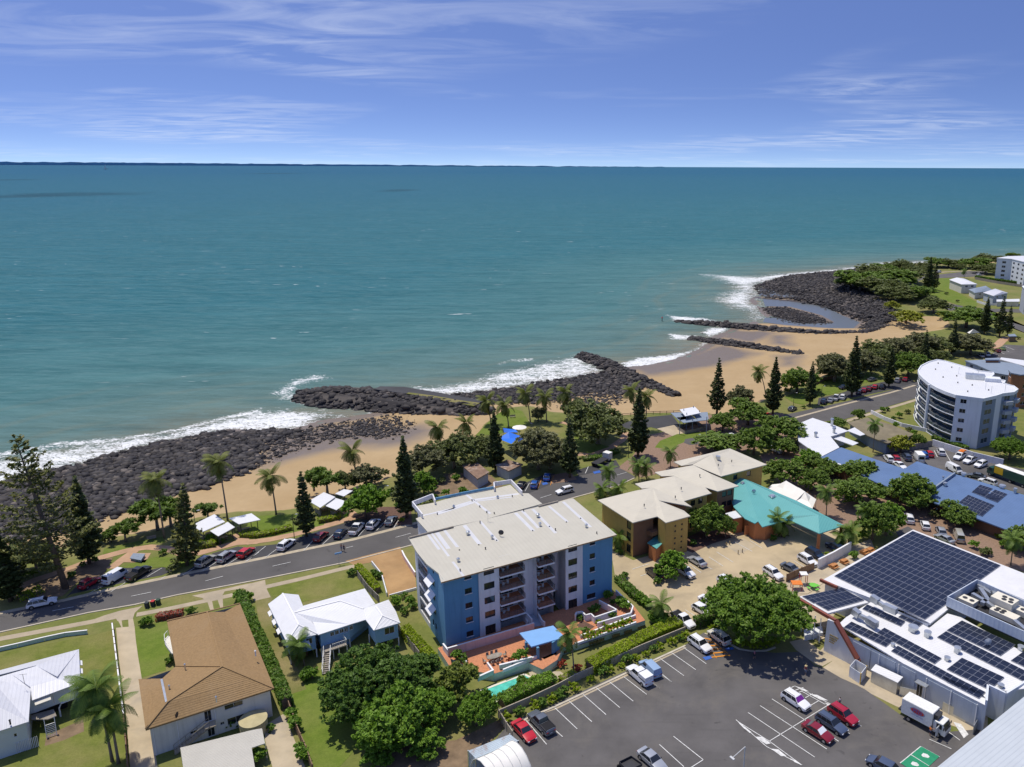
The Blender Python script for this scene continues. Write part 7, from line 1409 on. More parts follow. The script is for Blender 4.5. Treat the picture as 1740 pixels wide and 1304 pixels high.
TR+=[('headland scrub tree %s'%w,'casuarina2' if i%3 else 'street_b',('L',x,y),'L',t_,2.1)for i,(w,x,y,t_)in enumerate((('on the rocky edge',640,370,240),('in the dark front mass',740,390,270),('behind the rocky edge',740,300,195),('in the middle of the wood',840,350,230),('beside the curving road',930,320,215),('above the curving road',900,250,165),('close to the surf line',800,260,190),('near the far pines',1010,260,195),('above the yellow bush',880,440,330),('over the bend of the road',1000,430,330),('near the road bend lawn',1060,410,345),('at the outermost corner',570,350,270),('beyond the white van',1150,215,150),('between the van and the apartments',1230,215,150),('seaward of the far road',1300,230,190),('beside the white apartments',1400,225,150),('taller beside the white apartments',1490,200,125),('nearest the white apartments wall',1480,260,190),('over the apartments roof end',1660,150,115),('behind the far apartments',1590,170,135),('in the dark hedge row',1080,235,180)))]
for lab,key,bt,tt_,ty,wf in TR:
 b_=T(*bt);h=max(2.2,height_of(b_,PX(tt_,0,ty)[1]));nm={'c':'scrub_tree','p':'pandanus_tree','m':'mango_tree'}.get(key[0],'shade_tree');nm='poinciana_tree' if key=='poinciana' else nm
 tr,cr,h0=PROTO[key];R0=max(abs(v.co.x)for v in cr.vertices);plant(key,nm,lab,'tree',b_,h=h,wid=wf if h>h0*.6 else wf*1.15)
 # ---- hedges: leaf skin on a dark core
def hedge(label,pts,w,h,leafm='leaf_hedge',dens=60,size=.22,name='hedge'):
 root=thing(name,label,'hedge',pts[0]);C=[];mb=MB()
 for a,b_ in zip(pts,pts[1:]):
  L_=(b_-a).length;d=(b_-a).normalized();nn=Vector((-d.y,d.x,0));n=int(L_*(w+2*h)*dens);u=RNG.uniform(-.2,L_+.2,n);q=RNG.uniform(0,w+2*h,n)
  y=np.where(q<h,-w/2,np.where(q<h+w,q-h-w/2,w/2));z=np.where(q<h,q,np.where(q<h+w,h,q-h-w));bump=.10*np.sin(u*2.1)*np.cos(z*3+u)+RNG.normal(0,.06,n)
  y=y*(1+bump/max(w,.5));z=z+np.where((q>=h)&(q<h+w),bump,0);o=a-pts[0]
  C.append(np.stack([o.x+d.x*u+nn.x*y,o.y+d.y*u+nn.y*y,np.maximum(z,.03)],1));mb.beam(Vector((a.x,a.y,h*.46)),Vector((b_.x,b_.y,h*.46)),w*.86,h*.92)
 V,F=leaf_quads(np.vstack(C),size,.4);ob('foliage',fast_mesh('foliage',V,F,leafm),root);mb.build('branch_core','bark',root);return root
hedge('long clipped bright green hedge beside the car park wall',Tp('F',[(960,555),(1060,500),(1180,440),(1300,375),(1420,315),(1550,262)]),2.3,1.6,size=.2,dens=80);hedge('clipped hedge along the side of the blue apartment block',Tp('D',[(1065,395),(1130,470),(1200,545),(1265,620)]),1.5,1.9,dens=70);hedge('rounded hedge between pool and grey wall',Tp('F',[(370,800),(470,745),(580,690),(710,640)]),2.2,1.7,'leaf_bright',60,.26);hedge('short clipped hedge block at the lawn end',Tp('F',[(765,640),(850,595)]),1.3,1.0,size=.2)
hedge('rounded hedge before the shelters beside the path',Tp('A',[(1300,905),(1380,905),(1450,895)]),2.2,1.0,dens=50);hedge('long low hedge round the lawn by the hedge shelter',Tp('C',[(-40,835),(60,840),(180,820),(295,790)]),1.6,.9,dens=50);hedge('low hedge strip in front of the middle shelters',Tp('C',[(480,745),(560,730),(620,715)]),1.6,1.0,dens=50);hedge('hedge in tree shade beside the parked van',Tp('a',[(180,1085),(280,1050),(380,1010)]),2.2,1.0,dens=45);hedge('thin hedge on the fence beside the tan drive',Tp('C',[(745,1060),(820,1140),(880,1215)]),1.2,1.2,dens=60)
hedge('hedge row between tiled house and blue house',Tp('D',[(-40,160),(30,330),(100,480),(170,640),(230,780),(270,880)]),1.6,1.9,'leaf_hedge_dark',45,.3);hedge('hedge on the tower garden wall',Tp('d',[(560,35),(700,80),(850,130),(930,160)]),1.6,1.0,'leaf_hedge_dark',30,.35);hedge('ragged hedge in front of the tiled house',Tp('B',[(1060,290),(1150,275),(1225,262)]),1.4,1.1,'leaf_redbush',35,.22);hedge('creeper covered gate hedge by the cream car',Tp('I',[(320,340),(400,320),(470,300)]),1.0,1.9,'leaf_hedge_dark',60,.25);hedge('dark hedge below the far apartments',Tp('b',[(770,480),(1000,520),(1280,555)]),2,2.2,'leaf_hedge_dark',14,.6);hedge('curved low hedge on the park corner by the lamp',Tp('M',[(1150,800),(1260,790),(1380,745)]),2,.9,'leaf_hedge_dark',30,.3);hedge('hedge row along the motel side fence',Tp('H',[(200,980),(300,1080),(400,1150)]),1.6,1.2,'leaf_hedge_dark',40,.3)
# ---- shrubs: each one a thing
SH=[('car park border','F','shrubs along the car park wall',[(395,890,'bush_y'),(480,850,'bush'),(590,805,'bush_y'),(635,795,'bush'),(700,765,'bush_y'),(748,740,'bush'),(785,715,'bush'),(855,685,'bush_y'),(960,630,'bush_y'),(1055,580,'bush'),(1095,565,'bush_y'),(1165,535,'bush_y'),(1215,500,'bush'),(1262,485,'bush_y'),(1335,455,'bush_y'),(1390,425,'bush'),(1430,405,'bush_y'),(1510,375,'bush_y'),(1565,350,'bush'),(1595,335,'bush_y')]),('terrace garden','g','terrace garden shrubs',[(1120,770,'bush_g'),(1180,830,'bush'),(1260,850,'bush_g'),(1330,900,'bush_g'),(1170,980,'bush'),(1000,900,'bush'),(960,930,'bush'),(870,1150,'bush'),(1040,1060,'bush_y'),(820,1000,'bush'),(900,1220,'bush_y'),(960,1195,'bush_y'),(1040,1165,'bush_y'),(1120,1135,'bush_y'),(1200,1105,'bush_y'),(1280,1075,'bush_y'),(1360,1045,'bush_y')]),('pool side bed','F','planting round the pool',[(60,480,'bush_g'),(110,490,'bush'),(245,570,'bush'),(420,510,'bush_r'),(470,495,'bush_g'),(510,480,'bush_g'),(500,650,'bush_g'),(175,545,'bush_r'),(770,520,'bush_r'),(880,560,'bush_r'),(1385,230,'bush_g'),(1440,260,'bush_g'),(1340,130,'bush_g'),(1300,90,'bush_g')]),('tiled house garden','B','garden shrubs by the tiled house',[(1000,325,'bush_g'),(960,335,'bush'),(1280,250,'bush'),(1600,160,'bush_g'),(1660,170,'bush_g'),(1690,260,'bush_g'),(1135,590,'bush'),(1720,350,'bush_g'),(1575,1010,'bush')]),('blue house garden','D','garden shrubs by the blue house',[(410,660,'bush_g'),(390,700,'bush_g'),(440,690,'bush_g'),(1010,200,'bush_g'),(1060,250,'bush'),(1090,190,'bush_g'),(980,160,'bush_y'),(1120,220,'bush'),(300,960,'bush_g'),(320,1030,'bush_g'),(360,1180,'bush_g'),(380,1230,'bush_g'),(80,1250,'bush_g'),(160,1040,'bush')]),('tan drive bed','C','shrubs beside the tan drive',[(850,1100,'bush'),(880,1120,'bush'),(700,1100,'bush'),(1000,1265,'bush_y'),(1060,1250,'bush'),(1110,1290,'bush')]),('beach park','C','shrubs of the beach park',[(1250,510,'bush_o'),(1300,480,'bush_o'),(1400,470,'bush_g'),(1250,590,'bush_g'),(1340,570,'bush_g'),(1450,555,'bush_g'),(1040,600,'bush_g'),(960,560,'bush_g'),(1010,640,'bush'),(1040,740,'bush_y'),(620,480,'bush_o'),(720,500,'bush_o'),(880,470,'bush_o'),(930,430,'bush_o'),(1100,620,'bush_g'),(1150,640,'bush_g'),(1220,650,'bush_o')]),('shelter garden','A','shrubs round the shelters',[(1420,870,'bush_g'),(1490,885,'bush'),(1330,880,'bush_y'),(1100,960,'bush'),(1290,1010,'bush'),(1190,1030,'bush_o'),(1170,1075,'bush_o'),(700,880,'bush_o'),(760,870,'bush'),(170,1130,'bush_g'),(230,1110,'bush_g'),(560,1040,'bush'),(640,1010,'bush'),(480,1120,'bush')]),('car park tree','I','planting under the big car park tree',[(440,360,'bush_y'),(600,455,'bush_y'),(650,470,'bush_y'),(700,478,'bush_y'),(750,480,'bush_y'),(800,474,'bush_y'),(850,462,'bush_y'),(1100,365,'bush'),(1130,355,'bush')]),('motel court','H','motel court shrubs',[(460,1000,'bush'),(1240,710,'bush'),(700,740,'bush'),(1600,820,'bush_y'),(1670,790,'bush_y'),(240,960,'bush'),(210,800,'bush'),(500,1260,'bush_g'),(470,1180,'bush_g')]),('brick street','K','street planting',[(1405,1000,'bush_g'),(1470,1040,'bush_o'),(1600,990,'bush_g'),(1560,930,'bush_y'),(1145,790,'bush_o'),(590,1070,'bush_g'),(660,940,'bush_g'),(880,190,'bush_g'),(960,210,'bush_o'),(1000,240,'bush_g')]),('tower garden','L','shrubs of the tower garden and far lawns',[(790,1190,'bush_g'),(820,1180,'bush'),(1215,400,'bush_o'),(1290,450,'bush_o'),(900,1230,'bush_g'),(960,1200,'bush_o'),(860,1240,'bush'),(1320,380,'bush_g'),(1700,700,'bush_o'),(1640,640,'bush_o'),(260,1165,'bush'),(360,1050,'bush'),(150,1060,'bush_o')])]
KW={'bush':'rounded dark green shrub','bush_y':'bright lime green shrub','bush_o':'loose olive scrub bush','bush_r':'low red leaved bush','bush_g':'upright leafy green shrub'}
seen_lab={}
for place,tile,grp,lst in SH:
 cnt={}
 for k,(x,y,key)in enumerate(lst):
  zb=PZ if grp.startswith('terrace')or(grp.startswith('planting round')and y<520 and x<600)else 0.0;cnt[key]=cnt.get(key,0)+1;tot=sum(1 for q in lst if q[2]==key);word='' if tot==1 else ', '+('first','second','third','fourth','fifth','sixth','seventh','eighth','ninth','tenth','eleventh','twelfth','thirteenth','fourteenth')[cnt[key]-1]+' of its kind along it'
  plant(key,'shrub','%s in the %s%s'%(KW[key],place,word),'shrub',T(tile,x,y,zb),s=random.uniform(.8,1.15),group=grp,parts=('stem','foliage'))
  # ================================================================ vehicles
def car_proto(kind):
 P=dict(sedan=(4.7,.90,.80,.95,1.45,.95,.25,-1.0,-1.75,1.0),hatch=(4.2,.88,.84,.97,1.5,1.0,.35,-1.45,-1.95,1.0),suv=(4.65,.92,.98,1.08,1.70,1.0,.4,-1.75,-2.2,1.1),wagon=(4.8,.91,.88,1.0,1.58,.95,.3,-1.9,-2.3,1.0),ute=(5.3,.93,1.05,1.15,1.82,1.15,.55,-.55,-.8,1.15),van=(4.9,.88,1.2,1.25,2.05,2.1,1.35,-2.3,-2.42,1.2),caddy=(4.5,.90,1.0,1.1,1.82,1.3,.65,-2.05,-2.2,1.1))[kind]
 L,w,hood,belt,rf,xA,xB,xC,xD,tl=P;xf,xr=L/2,-L/2;rw=w*.80;root=thing('car','x','car')
 def sec(x,wd,top,crown):return[(x,wd*.8,.28),(x,wd,.40),(x,wd*1.0,top*.72),(x,wd*.96,top-.03),(x,wd*.62,top+crown),(x,0,top+crown*1.2)]
 st=[sec(xf,w*.72,hood*.72,.01),sec(xf-.12,w*.90,hood*.84,.02),sec(xf-.6,w,hood*.95,.03),sec(xA,w,belt,.03),sec(xD,w,belt,.03),sec(xr+.12,w*.95,tl*.98,.02),sec(xr,w*.85,tl*.8,.01)]
 mb=MB();V=[];n=6
 for s in st:V+=s+[(x,-y,z)for x,y,z in s[-2::-1]]
 k=2*n-1;F=[]
 for i in range(len(st)-1):
  for j in range(k-1):F.append((i*k+j,i*k+j+1,(i+1)*k+j+1,(i+1)*k+j))
 F+=[tuple(range(k)),tuple(reversed(range((len(st)-1)*k,len(st)*k)))];F+=[((i+1)*k,(i+1)*k+k-1,i*k+k-1,i*k)for i in range(len(st)-1)]
 mb.add(V,F)
 A=[(xA,w*.93,belt),(xB,rw*.97,rf-.04),(xC,rw*.97,rf-.05),(xD,w*.93,belt)];top=[(xB-.12,rw*.8,rf),(xC+.15,rw*.8,rf-.01)]
 M_=lambda p:(p[0],-p[1],p[2])
 mb.add([*A,*[M_(p)for p in A],*top,*[M_(p)for p in top]],[(1,8,9,2),(5,6,11,10),(8,10,11,9),(1,5,10,8),(2,9,11,6),(0,1,2,3),(7,6,5,4),(0,4,5,1),(3,2,6,7)])
 body=mb.build('body','car_white',root);body.data.polygons.foreach_set('use_smooth',[True]*len(body.data.polygons));body.data.set_sharp_from_angle(angle=math.radians(32))
 def quad(nm,q,mt='glass',off=.015):
  q=[Vector(p)for p in q];nr=(q[1]-q[0]).cross(q[2]-q[1]).normalized();c=sum(q,Vector())/len(q)
  if nr.dot(c-Vector((0,0,belt*.7)))<0:nr=-nr;q.reverse()
  MB().poly([c+(p-c)*.94+nr*off for p in q]).build(nm,mt,root)
 quad('windscreen',[A[0],A[1],M_(A[1]),M_(A[0])])
 if kind not in('caddy',):quad('rear_window',[A[3],A[2],M_(A[2]),M_(A[3])])
 lerp=lambda p,q,f:tuple(p[i]+(q[i]-p[i])*f for i in range(3));split=[0,.5,1]if kind in('ute','sedan','hatch')else([0,.36,.7,1]if kind in('suv','wagon')else[0,.3])
 for sgn in(1,-1):
  B0,B1=lerp(A[0],A[3],.04),lerp(A[0],A[3],.97)
  for a,b_ in zip(split,split[1:]):
   q=[lerp(B0,B1,a),lerp(B0,B1,b_),lerp(A[1],A[2],b_),lerp(A[1],A[2],a)];quad('side_window',q if sgn>0 else[M_(p)for p in q])
  for nm,x,z,mt in(('headlight',xf-.06,hood*.66,'lamp_white'),('tail_light',xr+.03,tl*.72,'lamp_red')):MB().box((x,sgn*w*.68,z),(.14,w*.34,.15)).build(nm,mt,root)
  MB().box((xA-.15,sgn*(w+.06),belt+.03),(.12,.16,.12)).build('mirror','dark_metal',root)
  for x in(xf-.85,xr+.85):
   MB().cone((x,sgn*(w+.002)-.004,.36),.41,.41,.008,16,'y').build('wheel_arch','dark_void',root);wh=MB().cone((x,sgn*(w-.10)-.11,.33),.33,.33,.22,16,'y').build('wheel','rubber',root);MB().cone((x,sgn*(w+.02)-.015,.33),.21,.21,.03,12,'y').build('rim','rim',wh)
 MB().box((xf-.01,0,.55),(.05,.9,.28)).build('grille','dark_metal',root);MB().box((xr,0,.62),(.04,.45,.13)).build('number_plate','plate',root)
 if kind in('ute',):MB().box((-1.65,0,1.17),(1.55,1.5,.06)).build('tray','dark_void',root);[MB().box((-1.65,s_*.84,1.2),(1.65,.1,.12)).build('tray_side','dark_metal',root)for s_ in(1,-1)]
 if kind in('suv','wagon'):[MB().beam((xB-.2,s_*rw*.8,rf+.03),(xC+.2,s_*rw*.8,rf+.02),.05,.05).build('roof_rail','dark_metal',root)for s_ in(1,-1)]
 return root
CARS={};USED=set()
def put_car(kind,col,label,at_,ahead,group=None,cat='car',name=None):
 """at_: photo tile point of the car's middle on the ground; ahead: tile point the nose points to"""
 if kind not in CARS:CARS[kind]=car_proto(kind);r=CARS[kind]
 else:r=copy_tree(CARS[kind])
 a=T(*at_,.07);d=T(*ahead,.07)-a;r.location=a;r.rotation_euler=(0,0,math.atan2(d.y,d.x));tag(r,label,cat,group)
 nm=name or{'ute':'utility_truck','van':'van','caddy':'van'}.get(kind,'parked_car');r.name=nm
 for ch in r.children:
  if ch.name.split('.')[0]=='body':ch.material_slots[0].link='OBJECT';ch.material_slots[0].material=MAT['car_'+col]
 return r
def row(tile,grp,items):
 for kind,col,x,y,ax,ay,lab in items:put_car(kind,col,lab,(tile,x,y),(tile,ax,ay),grp,'van' if kind in('van','caddy')else('ute' if kind=='ute' else 'car'))
row('A','cars parked along the beach road',[('hatch','crimson',605,1165,700,1110,'red hatchback in deep tree shade behind the white van'),('van','white',778,1128,880,1068,'tall white van parked beside the black utility'),('ute','black',932,1102,1020,1048,'black dual cab utility next to the white van'),('suv','beige',1385,1018,1450,975,'silver beige wagon beside the kerb point pine'),('suv','silver',1525,988,1590,945,'pale grey car between the beige wagon and red car'),('hatch','red',1655,960,1720,915,'bright red car beside the empty shaded bay')])
row('C','cars parked along the beach road',[('suv','white',265,908,330,860,'white car with dark windows left of the middle pine'),('hatch','maroon',498,852,550,808,'dark red hatchback right of the middle pine'),('hatch','navy',628,832,675,785,'dark hatchback beside the white utility'),('ute','white',738,800,790,745,'white utility with black tray cover in the bay'),('suv','white',850,770,900,720,'white wagon with roof rails beside the utility'),('sedan','grey',968,745,1005,700,'dark grey sedan at the end bay by the apartments')])
put_car('wagon','white','white wagon driving on the beach road at the left',('A',285,1300),('A',390,1277),None,'car','moving_car');put_car('wagon','white','white car driving behind the apartment block',('E',1105,148),('E',1030,168),None,'car','moving_car')
row('E','cars in the amenities bays',[('hatch','black',815,108,850,60,'black car half hidden by the rear parapet'),('hatch','blue',903,105,918,60,'blue hatchback beside the orange lined bay'),('hatch','blue',988,55,1000,15,'blue hatchback in the disabled bay under trees')])
row('N','plaza cars',[('ute','white',960,975,900,985,'white twin cab utility parked on the plaza'),('hatch','red',1195,825,1230,812,'small red car beneath the plaza tree'),('hatch','grey',1370,780,1400,765,'grey car by the park entrance bollards'),('suv','white',1260,1060,1300,1080,'white car shaded by the street tree near the white shop')])
row('L','cars in the far parking bay',[('suv','navy',395,1128,420,1095,'dark car first in the far bay row'),('sedan','silver',440,1118,465,1085,'silver sedan second in the far bay row'),('ute','white',477,1103,500,1070,'white utility third in the far bay row'),('suv','white',522,1098,545,1065,'white car fourth in the far bay row beside the pine'),('hatch','steel',630,1062,650,1035,'grey hatchback just past the bay pine'),('hatch','crimson',665,1052,685,1025,'red hatchback, nearest of three red ones'),('hatch','maroon',697,1043,717,1015,'dark red hatchback, middle of three red ones'),('hatch','red',738,1030,760,1005,'red hatchback, farthest of three red ones'),('suv','black',788,1028,810,1000,'black car beside the farthest red hatchback'),('suv','silver',890,985,915,955,'silver car at the far end of the bay'),('hatch','crimson',942,978,960,950,'red car closest to the curved tower'),('sedan','navy',528,1030,560,1020,'dark sedan parked on the grass behind the bay'),('sedan','grey',720,978,750,970,'grey car behind the red hatchbacks')])
row('d','cars in the rear car park',[('suv','white',640,205,610,150,'white car alone in the bay under the white wall'),('ute','white',850,255,800,285,'white work utility with orange gear on its rack'),('ute','white',965,300,905,325,'white utility between the work utility and wagon'),('suv','white',1082,345,1020,370,'white wagon next to the dark green truck'),('hatch','red',512,225,470,175,'red hatchback at the end of the blue car'),('wagon','blue',445,232,400,180,'bright blue wagon beside the red hatchback'),('suv','steel',262,262,220,210,'dark grey car left of the box trailer'),('hatch','crimson',140,275,100,230,'red car between the white car and grey car'),('suv','white',60,280,20,235,'white car at the left end behind the blue roof'),('van','white',395,280,350,230,'white box bodied van behind the blue roof'),('sedan','white',190,355,240,385,'white car roof peeping over the blue roof'),('sedan','grey',1035,470,980,460,'dark sedan behind the roof vent'),('van','white',785,400,840,430,'white van partly hidden by the blue ridge'),('suv','white',1160,540,1100,520,'white car behind the solar shop ridge')])
row('d','cars on the brick street',[('suv','white',288,945,260,860,'white car farthest along the brick street'),('hatch','white',465,1020,430,935,'white hatchback second on the brick street'),('hatch','silver',640,1085,600,1010,'silver hatchback third on the brick street'),('van','beige',838,1150,800,1060,'grey people mover nearest on the brick street'),('sedan','silver',680,1170,600,1130,'silver sports car just behind the solar roof edge'),('hatch','red',165,860,150,820,'red car hidden under the street tree')])
row('H','cars in the motel court',[('sedan','silver',728,862,660,820,'silver sedan parked alone in the motel court'),('suv','black',440,945,400,910,'black four wheel drive behind the round court tree'),('sedan','grey',1362,912,1430,945,'dark grey sedan by the white club wall'),('suv','white',1238,945,1300,985,'white car at the edge of the big shade tree'),('suv','white',1470,858,1530,895,'white four wheel drive by the club wall'),('wagon','navy',1525,815,1590,850,'dark blue wagon under the teal roof edge'),('suv','navy',1655,770,1600,735,'dark four wheel drive under the drive through'),('hatch','white',762,1190,830,1230,'white hatchback beside the gate hedge'),('sedan','white',810,1138,880,1180,'white sedan with its tail under the shade tree'),('suv','white',930,1010,990,1050,'white car mostly hidden behind the shade tree crown'),('ute','white',635,1262,700,1310,'white tray utility waiting at the court exit'),('suv','white',650,935,690,960,'white car just showing behind the court tree')])
row('I','cars in the main car park',[('suv','white',352,475,425,528,'white four wheel drive in the blue disabled bay'),('suv','pearl',480,425,410,372,'cream four wheel drive beside the orange hatching'),('suv','white',995,855,1085,915,'white wagon with a purple sunshade in the centre bays'),('sedan','maroon',1145,1065,1240,1125,'dark red sedan with silver sunshade, nearest of three'),('wagon','steel',1235,1010,1335,1075,'blue grey wagon with roof bars between two red cars'),('suv','crimson',1312,952,1405,1015,'dark red wagon beside the walking child'),('hatch','steel',1575,1290,1480,1240,'dark blue car roof at the bottom edge of the car park')])
row('F','cars in the main car park',[('caddy','skyblue',1362,560,1290,490,'pale blue small van parked beside the white canopy utility'),('ute','white',1290,605,1210,535,'white utility with a matching tray canopy'),('ute','grey',632,925,545,835,'dark grey utility beside the red sedan'),('sedan','red',515,980,600,1070,'bright red sedan parked nose out by the dome shelter'),('sedan','silver',1375,1175,1450,1240,'silver coupe with dark roof at the bottom edge')])
row('c','cars in the far car park',[('hatch','maroon',1010,120,960,90,'dark red car in the far headland car park'),('sedan','lime',1065,95,1030,70,'pale green car in the far headland car park'),('suv','white',890,158,850,130,'white car in the far headland car park'),('sedan','silver',825,172,790,150,'silver car at the end of the far headland car park')])
put_car('van','white','white van parked on the distant shore road',('b',360,415),('b',395,410),None,'van');put_car('suv','white','white car outside the distant apartments',('b',805,442),('b',830,438),None,'car')
mat('sunshade_purple',(.20,.03,.28),.5,0);mat('sunshade_silver',(.75,.8,.85),.3,0)
for lab,mt in(('purple sunshade','sunshade_purple'),('silver sunshade','sunshade_silver')):
 for o in[o for o in COL.objects if lab in o.get('label','')]:
  for ch in o.children:
   if ch.name.startswith('windscreen'):ch.material_slots[0].link='OBJECT';ch.material_slots[0].material=MAT[mt]
def extra(lab,nm,boxes,mt):
 o=[o for o in COL.objects if lab in o.get('label','')][0]
 for c,s_ in boxes:me=MB().box(c,s_).mesh(nm,mt);ob(nm,me,o)
extra('matching tray canopy','tray_canopy',[((-1.68,0,1.5),(1.75,1.66,.72))],'car_white');extra('orange gear','ladder_rack',[((-1.4,0,1.95),(2.2,1.5,.1)),((-1.4,.3,2.1),(1.4,.7,.2))],'orange_plastic');extra('white box bodied','box_body',[((-.6,0,1.7),(3.4,1.95,1.6))],'paint_white');extra('white tray utility','tray_edge',[((-1.65,0,1.0),(2.0,1.9,.25))],'dark_metal')
def truck(label,at_,ahead,cab,box,Lb,name='box_truck',curtain=None):
 r=thing(name,label,'truck');mb=MB();z1=3.35;x0=-Lb/2-.6
 MB().box((x0+Lb/2,0,(1.0+z1)/2),(Lb,2.3,z1-1.0)).build('box_body',box,r);MB().box((x0+Lb/2,0,z1+.02),(Lb-.1,2.2,.06)).build('box_roof','paint_white',r);MB().box((x0+Lb/2+.6,0,.8),(Lb+2.6,.9,.25)).build('chassis','dark_metal',r)
 xc=x0+Lb+.55;pr=[(xc-.4,.6),(xc+1.35,.6),(xc+1.35,1.35),(xc+.95,2.4),(xc-.4,2.4)];mb.add([(x,-1.0,z)for x,z in pr]+[(x,1.0,z)for x,z in pr],[(0,1,2,3,4),(9,8,7,6,5)]+[(i,5+i,5+(i+1)%5,(i+1)%5)for i in range(5)]);mb.build('cab',cab,r)
 MB().poly([(xc+1.345,-.9,1.42),(xc+1.345,.9,1.42),(xc+1.0,.9,2.33),(xc+1.0,-.9,2.33)]).build('windscreen','glass',r)
 for s_ in(-1,1):
  MB().box((xc+.45,s_*1.0,1.85),(.8,.04,.75)).build('side_window','glass',r);MB().box((xc+1.33,s_*.75,.85),(.1,.3,.2)).build('headlight','lamp_white',r);MB().box((xc+1.2,s_*1.2,1.9),(.1,.25,.4)).build('mirror','dark_metal',r)
  for x in(xc+.4,x0+.9,x0+Lb*.38+.9)if Lb>7 else(xc+.4,x0+1.2):wh=MB().cone((x,s_*.95-.15,.45),.45,.45,.3,16,'y').build('wheel','rubber',r);MB().cone((x,s_*1.105-.01,.45),.24,.24,.02,12,'y').build('rim','rim',wh)
 a=T(*at_,.07);d=T(*ahead,.07)-a;r.location=a;r.rotation_euler=(0,0,math.atan2(d.y,d.x));return r,x0,xc
tk,x0,xc=truck('white delivery truck with red and blue oval lettering beside the club',('J',700,1080),('J',830,1150),'paint_white','paint_white',4.6);MB().box((xc-.25,0,2.75),(.6,1.5,.8)).build('fridge_unit','dark_metal',tk);MB().box((xc+.45,-1.45,1.35),(.08,.9,1.4)).build('open_door','light_grey',tk)
n=28
def oval(a,b_,y,cx=-.1+x0+2.5,cz=2.45):return[(cx+a*math.cos(k*2*math.pi/n),y,cz+b_*math.sin(k*2*math.pi/n))for k in range(n)]
MB().poly(oval(1.12,.50,-1.156)).build('logo_ring','letter_blue',tk);MB().poly(oval(1.05,.44,-1.160)).build('logo_ring','letter_white',tk);MB().poly(oval(1.0,.40,-1.164)).build('logo_oval','letter_red',tk)
def letters(txt,parent,mt,size,loc,rot,name='lettering'):
 cu=bpy.data.curves.new(name,'FONT');cu.body=txt;cu.size=size;cu.align_x='CENTER';cu.align_y='CENTER';cu.extrude=.004;o=bpy.data.objects.new(name,cu);me=bpy.data.meshes.new_from_object(o);bpy.data.objects.remove(o);me.materials.append(MAT[mt]);q=ob(name,me,parent,loc);q.rotation_euler=rot;return q
letters('PFD',tk,'letter_blue',.78,(x0+2.4,-1.172,2.43),(math.pi/2,0,0));letters('FOOD SERVICES',tk,'letter_blue',.26,(x0+2.4,-1.166,1.72),(math.pi/2,0,0))
tk2,x0,xc=truck('long dark green curtain side truck with yellow panel under the trees',('d',1400,510),('d',1180,430),'car_green','car_green',9.0);MB().box((x0+7.6,1.17,2.3),(2.4,.04,1.8)).build('yellow_panel','car_yellow',tk2)
tl_=thing('flatbed_tow_truck','flatbed recovery truck with white cab near the plaza kerb','truck',T('M',1270,835,0));a,b_=T('M',1225,850,0),T('M',1340,790,0);d=(b_-a).normalized();rz=math.atan2(d.y,d.x);c=a+d*2.6
MB().box((c.x,c.y,1.1),(5.2,2.2,.25),rz).build('flatbed','dark_metal',tl_);q=a+d*6.3;MB().box((q.x,q.y,1.6),(1.8,2.1,2.0),rz).build('cab','paint_white',tl_);q=a+d*7.22;MB().box((q.x,q.y,1.9),(.05,1.8,.8),rz).build('windscreen','glass',tl_)
for k in(.8,1.9,6.0):
 for s_ in(-1,1):q=a+d*k+Vector((-d.y,d.x,0))*s_*.9;MB().cone((q.x,q.y-.12,.45),.45,.45,.25,14,'y').build('wheel','rubber',tl_)
tr_=thing('trailer','dark open box trailer behind the silver coupe','trailer',T('F',1235,1190,0));P_=ccw([T('F',1155,1178,.9),T('F',1215,1240,.9),T('F',1310,1190,.9),T('F',1235,1138,.9)]);MB().slab(P_,.12).build('tray','dark_metal',tr_)
for p_,q_ in zip(P_,P_[1:]+P_[:1]):MB().beam(p_+Vector((0,0,.15)),q_+Vector((0,0,.15)),.06,.4).build('side_panel','dark_metal',tr_)
for p_ in P_[:2]:MB().cone((p_.x,p_.y,.35),.33,.33,.2,14,'y').build('wheel','rubber',tr_)
# ================================================================ people and street furniture
mat('skin',(.42,.25,.17),.6,0);mat('cloth_white',(.7,.7,.7),.9,0);mat('cloth_pink',(.60,.06,.32),.9,0);mat('cloth_orange',(.85,.22,.03),.9,0);mat('cloth_navy',(.02,.03,.07),.9,0);mat('cloth_grey',(.22,.25,.30),.9,0);mat('cloth_teal',(.05,.35,.38),.9,0);mat('hair_dark',(.03,.02,.015),.7,0);mat('straw',(.62,.50,.28),.9,0);mat('cloth_red',(.45,.10,.09),.9,0)
def skin_obj(name,V,E_,R,mt,parent):
 me=bpy.data.meshes.new(name);me.from_pydata(V,E_,[]);o=ob(name,me,parent);md=o.modifiers.new('skin','SKIN');md.use_smooth_shade=True
 for i,r in enumerate(R):me.skin_vertices[0].data[i].radius=(r,r*.8)
 me.skin_vertices[0].data[0].use_root=True;o.modifiers.new('sub','SUBSURF').levels=1;me.materials.append(MAT[mt]);return o
